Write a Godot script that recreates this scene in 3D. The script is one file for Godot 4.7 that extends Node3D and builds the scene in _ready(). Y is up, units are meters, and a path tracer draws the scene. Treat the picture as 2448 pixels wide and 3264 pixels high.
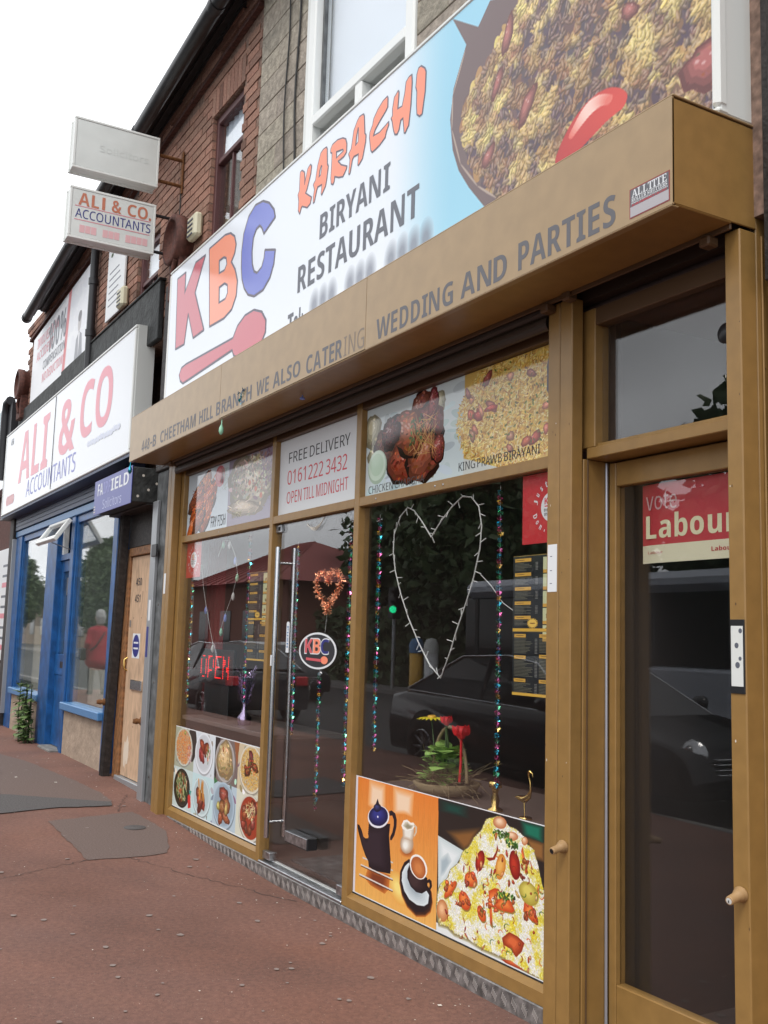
extends Node3D

const CAM := Vector3(0, 1.445, 2.6)
var M := {}
var used := {}
var rng := RandomNumberGenerator.new()
var root_base := {}

# ------------------------------------------------------------------ helpers
func numbered(n: String) -> String:
	if not used.has(n):
		used[n] = 0
		return n
	used[n] += 1
	return "%s_%03d" % [n, used[n]]

func thing(called: String, label: String, category: String, at: Vector3, group := "") -> Node3D:
	var o := Node3D.new()
	o.name = numbered(called)
	add_child(o)
	o.position = at
	tag(o, label, category, group)
	return o

func tag(o: Node, label: String, category := "", group := "", kind := "") -> void:
	o.set_meta("label", label)
	if category: o.set_meta("category", category)
	if group: o.set_meta("group", group)
	if kind: o.set_meta("kind", kind)

# world position of a node without needing the tree
func wpos(n: Node) -> Vector3:
	var p := Vector3.ZERO
	while n != self and n is Node3D:
		p += n.position
		n = n.get_parent()
	return p

# a mesh given in world coordinates becomes one part of its thing
func part(called: String, mesh: Mesh, m: Material, parent: Node, here := true) -> MeshInstance3D:
	var o := MeshInstance3D.new()
	o.name = called
	o.mesh = mesh
	o.material_override = m
	parent.add_child(o, true)
	if here and parent != self:
		o.position = -wpos(parent)
	return o

# local-space part at a place
func put(called: String, mesh: Mesh, m: Material, parent: Node, at: Vector3, b := Basis()) -> MeshInstance3D:
	var o := MeshInstance3D.new()
	o.name = called
	o.mesh = mesh
	o.material_override = m
	parent.add_child(o, true)
	o.transform = Transform3D(b, at - (wpos(parent) if parent != self else Vector3.ZERO))
	return o

func structure(called: String, mesh: Mesh, m: Material, label: String) -> MeshInstance3D:
	var o := part(numbered(called), mesh, m, self, false)
	o.set_meta("kind", "structure")
	o.set_meta("label", label)
	o.set_meta("category", called.replace("_", " "))
	return o

func S() -> SurfaceTool:
	var st := SurfaceTool.new()
	st.begin(Mesh.PRIMITIVE_TRIANGLES)
	st.set_smooth_group(-1)
	return st

func fin(st: SurfaceTool) -> ArrayMesh:
	st.generate_normals()
	return st.commit()

func tri(st: SurfaceTool, a: Vector3, b: Vector3, c: Vector3) -> void:
	st.add_vertex(a); st.add_vertex(b); st.add_vertex(c)

# a b c d clockwise as seen from the front
func quad(st: SurfaceTool, a: Vector3, b: Vector3, c: Vector3, d: Vector3) -> void:
	tri(st, a, b, c); tri(st, a, c, d)

func uvquad(st: SurfaceTool, a: Vector3, b: Vector3, c: Vector3, d: Vector3) -> void:
	var p := [a, b, c, a, c, d]
	var u := [Vector2(0, 0), Vector2(1, 0), Vector2(1, 1), Vector2(0, 0), Vector2(1, 1), Vector2(0, 1)]
	for i in 6:
		st.set_uv(u[i]); st.add_vertex(p[i])

# eight corners: 0-3 the front (z high) tl tr br bl, 4-7 the back likewise
func hexa(st: SurfaceTool, c: Array) -> void:
	quad(st, c[0], c[1], c[2], c[3])
	quad(st, c[5], c[4], c[7], c[6])
	quad(st, c[4], c[5], c[1], c[0])
	quad(st, c[3], c[2], c[6], c[7])
	quad(st, c[1], c[5], c[6], c[2])
	quad(st, c[4], c[0], c[3], c[7])

func bx(st: SurfaceTool, x0: float, x1: float, y0: float, y1: float, z0: float, z1: float) -> void:
	hexa(st, [Vector3(x0, y1, z1), Vector3(x1, y1, z1), Vector3(x1, y0, z1), Vector3(x0, y0, z1), Vector3(x0, y1, z0), Vector3(x1, y1, z0), Vector3(x1, y0, z0), Vector3(x0, y0, z0)])

func box(x0: float, x1: float, y0: float, y1: float, z0: float, z1: float) -> ArrayMesh:
	var st := S()
	bx(st, x0, x1, y0, y1, z0, z1)
	return fin(st)

# box with chamfered edges
func cbx(st: SurfaceTool, x0: float, x1: float, y0: float, y1: float, z0: float, z1: float, r := 0.004) -> void:
	r = minf(r, 0.45 * minf(x1 - x0, minf(y1 - y0, z1 - z0)))
	var lo := Vector3(x0, y0, z0)
	var hi := Vector3(x1, y1, z1)
	var f := func(ax: int, sx: int, sy: int, sz: int) -> Vector3:
		var s := [sx, sy, sz]
		var v := Vector3.ZERO
		for k in 3:
			var inset: float = 0.0 if k == ax else r
			v[k] = (hi[k] - inset) if s[k] > 0 else (lo[k] + inset)
		return v
	for ax in 3:
		var b := (ax + 1) % 3
		var c := (ax + 2) % 3
		for sg in [-1, 1]:
			var q := []
			for t in [[-1, 1], [1, 1], [1, -1], [-1, -1]]:
				var s := [0, 0, 0]
				s[ax] = sg; s[b] = t[0]; s[c] = t[1]
				q.append(f.call(ax, s[0], s[1], s[2]))
			if sg > 0: quad(st, q[0], q[1], q[2], q[3])
			else: quad(st, q[3], q[2], q[1], q[0])
		for sb in [-1, 1]:
			for sc in [-1, 1]:
				var s0 := [0, 0, 0]
				var s1 := [0, 0, 0]
				s0[ax] = -1; s1[ax] = 1
				s0[b] = sb; s1[b] = sb; s0[c] = sc; s1[c] = sc
				var p0: Vector3 = f.call(b, s0[0], s0[1], s0[2])
				var p1: Vector3 = f.call(b, s1[0], s1[1], s1[2])
				var p2: Vector3 = f.call(c, s1[0], s1[1], s1[2])
				var p3: Vector3 = f.call(c, s0[0], s0[1], s0[2])
				if sb * sc > 0: quad(st, p3, p2, p1, p0)
				else: quad(st, p0, p1, p2, p3)
	for a in [-1, 1]:
		for b in [-1, 1]:
			for c in [-1, 1]:
				var p: Vector3 = f.call(0, a, b, c)
				var q: Vector3 = f.call(1, a, b, c)
				var w: Vector3 = f.call(2, a, b, c)
				if a * b * c > 0: tri(st, p, w, q)
				else: tri(st, p, q, w)

func cbox(x0: float, x1: float, y0: float, y1: float, z0: float, z1: float, r := 0.004) -> ArrayMesh:
	var st := S()
	cbx(st, x0, x1, y0, y1, z0, z1, r)
	return fin(st)

func tube(st: SurfaceTool, pts: Array, r, n := 8, cap := true) -> void:
	var rings := []
	var up := Vector3.UP
	for i in pts.size():
		var d: Vector3 = (pts[mini(i + 1, pts.size() - 1)] - pts[maxi(i - 1, 0)]).normalized()
		if absf(d.dot(up)) > 0.95: up = Vector3.RIGHT if absf(d.x) < 0.8 else Vector3.BACK
		var a := d.cross(up).normalized()
		up = a.cross(d).normalized()
		var rr: float = r[i] if r is Array else r
		var ring := []
		for k in n:
			var t := TAU * k / n
			ring.append(pts[i] + (a * cos(t) + up * sin(t)) * rr)
		rings.append(ring)
	st.set_smooth_group(0)
	for i in rings.size() - 1:
		for k in n:
			var k2 := (k + 1) % n
			quad(st, rings[i][k], rings[i][k2], rings[i + 1][k2], rings[i + 1][k])
	st.set_smooth_group(-1)
	if cap:
		for k in range(1, n - 1):
			tri(st, rings[0][0], rings[0][k + 1], rings[0][k])
			tri(st, rings[-1][0], rings[-1][k], rings[-1][k + 1])

func tubemesh(pts: Array, r, n := 8) -> ArrayMesh:
	var st := S()
	tube(st, pts, r, n)
	return fin(st)

# profile of Vector2(radius, along) turned about an axis through o
func lathe(st: SurfaceTool, prof: Array, o: Vector3, axis := Vector3.UP, n := 16) -> void:
	var a := axis.cross(Vector3.RIGHT if absf(axis.x) < 0.9 else Vector3.UP).normalized()
	var b := axis.cross(a).normalized()
	st.set_smooth_group(0)
	for i in prof.size() - 1:
		for k in n:
			var t0 := TAU * k / n
			var t1 := TAU * (k + 1) / n
			var p := []
			for q in [[i, t0], [i, t1], [i + 1, t1], [i + 1, t0]]:
				var pr: Vector2 = prof[q[0]]
				p.append(o + axis * pr.y + (a * cos(q[1]) + b * sin(q[1])) * pr.x)
			quad(st, p[3], p[2], p[1], p[0])
	st.set_smooth_group(-1)

func lathemesh(prof: Array, o: Vector3, axis := Vector3.UP, n := 16) -> ArrayMesh:
	var st := S()
	lathe(st, prof, o, axis, n)
	return fin(st)

# flat shape of given thickness, outline in x y, front at z
func plate(st: SurfaceTool, pts: PackedVector2Array, z: float, thick := 0.0015) -> void:
	var ids := Geometry2D.triangulate_polygon(pts)
	var cw := Geometry2D.is_polygon_clockwise(pts)
	for i in range(0, ids.size(), 3):
		var a := pts[ids[i]]; var b := pts[ids[i + 1]]; var c := pts[ids[i + 2]]
		if (b - a).cross(c - a) > 0:
			var t := b; b = c; c = t
		tri(st, Vector3(a.x, a.y, z), Vector3(b.x, b.y, z), Vector3(c.x, c.y, z))
	var n := pts.size()
	for i in n:
		var p := pts[i]; var q := pts[(i + 1) % n]
		if not cw:
			var t := p; p = q; q = t
		quad(st, Vector3(q.x, q.y, z), Vector3(p.x, p.y, z), Vector3(p.x, p.y, z - thick), Vector3(q.x, q.y, z - thick))

func platemesh(pts: PackedVector2Array, z: float, thick := 0.0015) -> ArrayMesh:
	var st := S()
	plate(st, pts, z, thick)
	return fin(st)

# millimetres to outline
func mm(a: Array) -> PackedVector2Array:
	var p := PackedVector2Array()
	for i in range(0, a.size(), 2): p.append(Vector2(a[i] * 0.001, a[i + 1] * 0.001))
	return p

# outline less its holes, cut into strips through the holes so that each piece is plain
func pieces_without(outer: PackedVector2Array, holes: Array) -> Array:
	var todo := [outer]
	for h: PackedVector2Array in holes:
		var c := Vector2.ZERO
		for p in h: c += p
		c /= h.size()
		var nxt := []
		for o: PackedVector2Array in todo:
			for r in [[-50.0, c.x], [c.x, 50.0]]:
				var half := PackedVector2Array([Vector2(r[0], -50), Vector2(r[1], -50), Vector2(r[1], 50), Vector2(r[0], 50)])
				for q in Geometry2D.intersect_polygons(o, half):
					for w in Geometry2D.clip_polygons(q, h): nxt.append(w)
		todo = nxt
	return todo

func cutmesh(outer: PackedVector2Array, holes: Array, z: float, thick: float) -> ArrayMesh:
	var st := S()
	for p in pieces_without(outer, holes): plate(st, p, z, thick)
	return fin(st)

func ellipse_pts(cx: float, cy: float, rx: float, ry: float, n := 32) -> PackedVector2Array:
	var p := PackedVector2Array()
	for k in n: p.append(Vector2(cx + rx * cos(TAU * k / n), cy + ry * sin(TAU * k / n)))
	return p

var fonts := {}
func font(serif: bool, bold: bool) -> Font:
	var k := "%s%s" % [serif, bold]
	if not fonts.has(k):
		var f := SystemFont.new()
		f.font_names = PackedStringArray(["Droid Serif" if serif else "Droid Sans"])
		f.font_weight = 700 if bold else 400
		fonts[k] = f
	return fonts[k]

# lettering that fills the box x0..x1, y0..y1 at depth z, facing +z
func letters(text: String, x0: float, x1: float, y0: float, y1: float, z: float, m: Material, parent: Node, called := "lettering", bold := true, lean := 0.0, serif := false, turn := 0.0) -> MeshInstance3D:
	var plain := text == text.to_upper() and not ("-" in text or ":" in text or "." in text or " " in text)
	if plain and text.length() > 1 and text.length() < 6 and called == "lettering":
		letters_each(text, x0, x1, y0, y1, z, m, parent, bold)
		return null
	if " " in text and called == "lettering":
		var f := font(serif, bold)
		var gap := 15.0
		var words := text.split(" ")
		var all := gap * (words.size() - 1)
		for wd in words: all += f.get_string_size(wd, HORIZONTAL_ALIGNMENT_LEFT, -1, 48).x
		var at := 0.0
		for wd in words:
			var w := f.get_string_size(wd, HORIZONTAL_ALIGNMENT_LEFT, -1, 48).x
			letters(wd, lerpf(x0, x1, at / all), lerpf(x0, x1, (at + w) / all), y0, y1, z, m, parent, "word", bold, lean, serif, turn)
			at += w + gap
		return null
	var t := TextMesh.new()
	t.text = text
	t.font = font(serif, bold)
	t.font_size = 48
	t.pixel_size = 0.01
	t.depth = 0.0
	t.curve_step = 2.0
	var bb := t.get_aabb()
	var sx := (x1 - x0) / maxf(bb.size.x, 1e-4)
	var sy := (y1 - y0) / maxf(bb.size.y, 1e-4)
	var o := MeshInstance3D.new()
	o.name = called
	o.mesh = t
	o.material_override = m
	parent.add_child(o, true)
	var b := Basis(Vector3(sx, 0, 0), Vector3(lean * sy, sy, 0), Vector3(0, 0, 1))
	var c := Vector3((x0 + x1) / 2, (y0 + y1) / 2, z)
	if turn != 0.0: b = Basis(Vector3.BACK, turn) * b
	o.transform = Transform3D(b, c - b * bb.get_center() - (wpos(parent) if parent != self else Vector3.ZERO))
	return o

# the same, each letter a part of its own
func letters_each(text: String, x0: float, x1: float, y0: float, y1: float, z: float, m: Material, parent: Node, bold := true) -> void:
	var ws := []
	var total := 0.0
	for ch in text:
		var t := TextMesh.new()
		t.text = ch
		t.font = font(false, bold)
		t.font_size = 48
		t.pixel_size = 0.01
		var w := t.get_aabb().size.x
		ws.append(w)
		total += w + 0.045
	total -= 0.045
	var k := (x1 - x0) / total
	var x := x0
	for i in text.length():
		letters(text[i], x, x + ws[i] * k, y0, y1, z, m, parent, "letter", bold)
		x += (ws[i] + 0.045) * k

func lin(r: float, g: float, b: float) -> Color:
	return Color(r, g, b).linear_to_srgb()

func mat(called: String, c: Color, rough := 0.7, metal := 0.0) -> StandardMaterial3D:
	var m := StandardMaterial3D.new()
	m.resource_name = called
	m.albedo_color = c
	m.roughness = rough
	m.metallic = metal
	M[called] = m
	return m

func seamless(size: int, freq: float, sd: int, oct := 4, type := FastNoiseLite.TYPE_SIMPLEX_SMOOTH) -> Image:
	var n := FastNoiseLite.new()
	n.noise_type = type
	n.seed = sd
	n.frequency = freq
	n.fractal_octaves = oct
	return n.get_seamless_image(size, size)

# grey noise between two levels as a triplanar colour map
func weathered(m: StandardMaterial3D, sd: int, lo: float, hi: float, scale: float, freq := 0.02, bump := 0.0, size := 256) -> void:
	var im := seamless(size, freq, sd, 5)
	im.convert(Image.FORMAT_L8)
	var d := im.get_data()
	for i in d.size():
		d[i] = int(255.0 * lerpf(lo, hi, d[i] / 255.0))
	var q := Image.create_from_data(size, size, false, Image.FORMAT_L8, d)
	q.convert(Image.FORMAT_RGB8)
	m.albedo_texture = ImageTexture.create_from_image(q)
	m.uv1_triplanar = true
	m.uv1_world_triplanar = true
	m.uv1_scale = Vector3.ONE * scale
	if bump > 0.0:
		var nm: Image = seamless(size, freq * 3.0, sd + 7, 5)
		nm.bump_map_to_normal_map(bump)
		m.normal_enabled = true
		m.normal_texture = ImageTexture.create_from_image(nm)
		m.normal_scale = 0.6

# ------------------------------------------------------------------ printing on images
var PS := 2

func fr(im: Image, r: Rect2i, c: Color) -> void:
	im.fill_rect(Rect2i(r.position * PS, r.size * PS), c)

func ell(im: Image, cx: float, cy: float, rx: float, ry: float, ang: float, c: Color) -> void:
	cx *= PS; cy *= PS; rx = maxf(rx * PS, 0.6); ry = maxf(ry * PS, 0.6)
	var ca := cos(ang); var sa := sin(ang)
	var A := ca * ca / (rx * rx) + sa * sa / (ry * ry)
	var h := sqrt(rx * rx * sa * sa + ry * ry * ca * ca)
	var B0 := 2.0 * ca * sa * (1.0 / (rx * rx) - 1.0 / (ry * ry))
	var C0 := sa * sa / (rx * rx) + ca * ca / (ry * ry)
	for y in range(maxi(0, int(ceil(cy - h))), mini(im.get_height() - 1, int(floor(cy + h))) + 1):
		var dy := y - cy
		var b := B0 * dy
		var q := b * b - 4.0 * A * (C0 * dy * dy - 1.0)
		if q < 0.0: continue
		q = sqrt(q)
		var x0 := int(round(cx + (-b - q) / (2.0 * A)))
		var x1 := int(round(cx + (-b + q) / (2.0 * A)))
		im.fill_rect(Rect2i(x0, y, maxi(1, x1 - x0), 1), c)

func pol(im: Image, pts: Array, c: Color) -> void:
	var lo := 1e9; var hi := -1e9
	for p in pts:
		lo = minf(lo, p[1]); hi = maxf(hi, p[1])
	for y in range(maxi(0, int(lo * PS)), mini(im.get_height() - 1, int(hi * PS)) + 1):
		var v := y / float(PS)
		var xs := []
		for i in pts.size():
			var a = pts[i]; var b = pts[(i + 1) % pts.size()]
			if (a[1] <= v) != (b[1] <= v):
				xs.append(a[0] + (v - a[1]) * (b[0] - a[0]) / float(b[1] - a[1]))
		xs.sort()
		for k in range(0, xs.size() - 1, 2):
			var x0 := int(round(xs[k] * PS))
			im.fill_rect(Rect2i(x0, y, maxi(1, int(round(xs[k + 1] * PS)) - x0), 1), c)

# flat list of numbers to points, drawn in towards their middle by k and moved
func flatpts(a: Array, k := 1.0, dx := 0.0, dy := 0.0) -> Array:
	var c := Vector2.ZERO
	for i in range(0, a.size(), 2): c += Vector2(a[i], a[i + 1])
	c /= a.size() / 2
	var r := []
	for i in range(0, a.size(), 2): r.append([c.x + (a[i] - c.x) * k + dx, c.y + (a[i + 1] - c.y) * k + dy])
	return r

# a rounded body as a camera printed it: tones from rim to middle
func tones(im: Image, a: Array, rim: Color, mid: Color, n := 7, dx := -3.0, dy := -4.0, least := 0.35) -> void:
	for i in n:
		var u := i / float(n - 1)
		pol(im, flatpts(a, lerpf(1.0, least, u), dx * u, dy * u), rim.lerp(mid, u))

func ln(im: Image, x0: float, y0: float, x1: float, y1: float, w: float, c: Color) -> void:
	ell(im, (x0 + x1) / 2, (y0 + y1) / 2, Vector2(x1 - x0, y1 - y0).length() / 2, w / 2, atan2(y1 - y0, x1 - x0), c)

func jit(c: Color, a := 0.08) -> Color:
	var k := rng.randf_range(1.0 - a * 1.6, 1.0 + a)
	return Color(clampf(c.r * k + rng.randf_range(-a, a) * 0.3, 0, 1), clampf(c.g * k + rng.randf_range(-a, a) * 0.3, 0, 1), clampf(c.b * k + rng.randf_range(-a, a) * 0.3, 0, 1))

# many grains of rice within an ellipse, laid loosely along a drift
func grains(im: Image, cx: float, cy: float, rx: float, ry: float, n: int, l: float, w: float, cols: Array, ang := 0.0, spread := PI, rot := 0.0) -> void:
	for i in n:
		var t := rng.randf() * TAU
		var r := sqrt(rng.randf())
		var p := Vector2(cos(t) * r * rx, sin(t) * r * ry).rotated(rot)
		var a := ang + rng.randf_range(-spread, spread) * 0.5
		var c: Color = cols[rng.randi() % cols.size()]
		var k := rng.randf_range(0.7, 1.3)
		ell(im, cx + p.x, cy + p.y, l * k, w * rng.randf_range(0.8, 1.2), a, jit(c))

# uneven lump of food, toned as photographed
func lump(im: Image, cx: float, cy: float, rx: float, ry: float, ang: float, c: Color, crumbs := 30) -> void:
	var pts := []
	var ph := rng.randf() * TAU
	for k in 22:
		var t := TAU * k / 22.0
		var r := 1.0 + 0.09 * sin(3 * t + ph) + 0.06 * sin(7 * t + ph * 2) + rng.randf_range(-0.04, 0.04)
		var p := Vector2(cos(t) * rx * r, sin(t) * ry * r).rotated(ang)
		pts.append(p)
	for s in 4:
		var k := 1.0 - 0.2 * s
		var q := []
		for p: Vector2 in pts: q.append([cx + p.x * k - 0.05 * s * minf(rx, ry), cy + p.y * k - 0.09 * s * minf(rx, ry)])
		pol(im, q, c.darkened(0.4).lerp(c.lightened(0.1), s / 3.0))
	for i in crumbs:
		var t := rng.randf() * TAU
		var r := sqrt(rng.randf()) * 0.88
		var p := Vector2(cos(t) * rx * r, sin(t) * ry * r).rotated(ang)
		var d := jit(c, 0.24)
		if p.y < -ry * 0.1: d = d.lightened(0.12)
		else: d = d.darkened(0.15)
		ell(im, cx + p.x, cy + p.y, maxf(0.8, rx * rng.randf_range(0.04, 0.15)), maxf(0.6, ry * rng.randf_range(0.03, 0.09)), ang + rng.randf_range(-0.7, 0.7), d)
	for i in 2 + crumbs / 8:
		ell(im, cx + rng.randf_range(-0.45, 0.25) * rx, cy - rng.randf_range(0.1, 0.55) * ry, rx * 0.07 + 0.5, ry * 0.05 + 0.4, ang, c.lightened(0.45))

func picture(w: int, h: int, c: Color) -> Image:
	var im := Image.create(w * PS, h * PS, false, Image.FORMAT_RGB8)
	im.fill(c)
	return im

# the finished print: brought down to size, so that edges are as soft as a photograph's
func developed(im: Image) -> Image:
	im.resize(im.get_width() / PS, im.get_height() / PS, Image.INTERPOLATE_LANCZOS)
	return im

func printed(called: String, im: Image, rough := 0.35) -> StandardMaterial3D:
	var m := mat(called, Color.WHITE, rough)
	m.albedo_texture = ImageTexture.create_from_image(im)
	return m

# sheet in the x y plane that carries a picture
func sheet(x0: float, x1: float, y0: float, y1: float, z: float, thick := 0.0015) -> ArrayMesh:
	var st := S()
	uvquad(st, Vector3(x0, y1, z), Vector3(x1, y1, z), Vector3(x1, y0, z), Vector3(x0, y0, z))
	st.set_uv(Vector2(0.005, 0.005))
	quad(st, Vector3(x1, y1, z - thick), Vector3(x0, y1, z - thick), Vector3(x0, y0, z - thick), Vector3(x1, y0, z - thick))
	quad(st, Vector3(x0, y1, z - thick), Vector3(x1, y1, z - thick), Vector3(x1, y1, z), Vector3(x0, y1, z))
	quad(st, Vector3(x1, y1, z), Vector3(x1, y1, z - thick), Vector3(x1, y0, z - thick), Vector3(x1, y0, z))
	return fin(st)

func gy(x: float) -> float:
	return 0.13 * smoothstep(-5.2, -9.8, x)

# outlines of the painted letters on the long sign, in millimetres
var OUT := {
	"K": [-7709,4276,-7508,4271,-7506,4104,-7283,4281,-7066,4271,-7262,4034,-7018,3678,-7251,3674,-7396,3903,-7455,3676,-7666,3684],
	"B": [-6989,4293,-6817,4291,-6666,4291,-6561,4268,-6478,4217,-6441,4145,-6462,4086,-6518,4043,-6438,3964,-6384,3866,-6393,3761,-6467,3685,-6612,3659,-6901,3673],
	"B1": [-6764,4128,-6674,4127,-6621,4103,-6606,4055,-6646,4023,-6751,4031],
	"B2": [-6736,3921,-6632,3921,-6573,3890,-6563,3832,-6602,3799,-6726,3804],
	"C": [-5949,4054,-5773,4104,-5798,4164,-5883,4241,-5987,4292,-6117,4312,-6230,4273,-6307,4176,-6330,4055,-6322,3944,-6300,3852,-6251,3773,-6177,3707,-6069,3665,-5919,3666,-5816,3716,-5764,3790,-5750,3880,-5919,3934,-5928,3882,-5962,3832,-6035,3815,-6089,3842,-6127,3904,-6142,3993,-6129,4084,-6083,4131,-6025,4136,-5987,4108],
	"SP": [-7490,3494,-7385,3501,-6417,3468,-6343,3534,-6213,3574,-6058,3570,-5928,3522,-5851,3447,-5850,3367,-5905,3316,-6024,3274,-6178,3274,-6314,3306,-6387,3338,-6420,3383,-7432,3359,-7501,3392,-7536,3447],
	"k": [-5391,4265,-5354,4238,-5346,4196,-5345,4157,-5310,4242,-5275,4256,-5256,4239,-5264,4191,-5310,4110,-5327,4095,-5241,4038,-5254,4002,-5296,3992,-5370,4028,-5383,4017,-5400,3989,-5424,4021,-5421,4080,-5436,4125,-5417,4146,-5418,4224,-5415,4262],
	"a": [-5064,4276,-5052,4260,-5044,4166,-5029,4144,-5043,4076,-5056,4034,-5103,3998,-5112,4010,-5105,4063,-5160,4069,-5173,4052,-5200,3990,-5214,3990,-5215,4036,-5204,4070,-5222,4109,-5194,4125,-5172,4208,-5137,4269,-5104,4279],
	"ah": [-5122,4185,-5112,4177,-5126,4130,-5148,4126,-5140,4162],
	"r": [-5006,4240,-4985,4258,-4921,4259,-4856,4242,-4821,4221,-4805,4186,-4806,4136,-4837,4123,-4905,4123,-4865,4086,-4795,4050,-4799,4036,-4839,4006,-4892,4022,-4942,4047,-4947,4018,-4961,4007,-4983,4019,-4992,4056,-4987,4132,-4987,4206,-5006,4217],
	"rh": [-4932,4191,-4851,4172,-4844,4159,-4929,4153],
	"a2": [-4620,4277,-4609,4262,-4596,4156,-4582,4140,-4584,4102,-4601,4054,-4613,4020,-4656,3998,-4666,4004,-4662,4065,-4715,4072,-4730,4063,-4755,3990,-4767,3990,-4771,3999,-4761,4076,-4779,4114,-4750,4132,-4726,4229,-4688,4268,-4665,4282],
	"a2h": [-4675,4221,-4670,4214,-4670,4139,-4699,4131,-4692,4178],
	"c": [-4361,4257,-4353,4242,-4353,4194,-4379,4177,-4428,4155,-4481,4126,-4499,4099,-4433,4090,-4370,4101,-4339,4108,-4338,4086,-4359,4062,-4371,4034,-4429,4016,-4474,4011,-4507,4010,-4522,4026,-4542,4108,-4539,4136,-4512,4164,-4500,4198,-4460,4228,-4406,4252],
	"h": [-4249,4235,-4240,4221,-4248,4136,-4205,4130,-4182,4189,-4172,4245,-4144,4259,-4117,4258,-4112,4212,-4119,4095,-4135,3996,-4151,3985,-4167,3969,-4178,3976,-4184,4013,-4193,4061,-4216,4058,-4229,4015,-4249,3998,-4272,4008,-4287,4040,-4303,4094,-4315,4114,-4300,4122,-4302,4161,-4287,4216],
	"i": [-4029,4260,-3995,4232,-3982,4207,-3986,4105,-3999,4048,-4009,3999,-4033,3998,-4058,4019,-4064,4069,-4064,4142,-4075,4170,-4068,4236,-4053,4261],
	"pan": [-3757,4360,-3638,4169,-3684,4092,-3737,4000,-3760,3859,-3733,3697,-3680,3577,-3595,3463,-3474,3329,-3076,3262,-2160,3138,-2152,3606,-2981,4089,-3456,4284,-3545,4206],
	"rim": [-3645,4147,-3743,3969,-3744,3802,-3667,3604,-3529,3445,-3387,3337],
}

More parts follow.
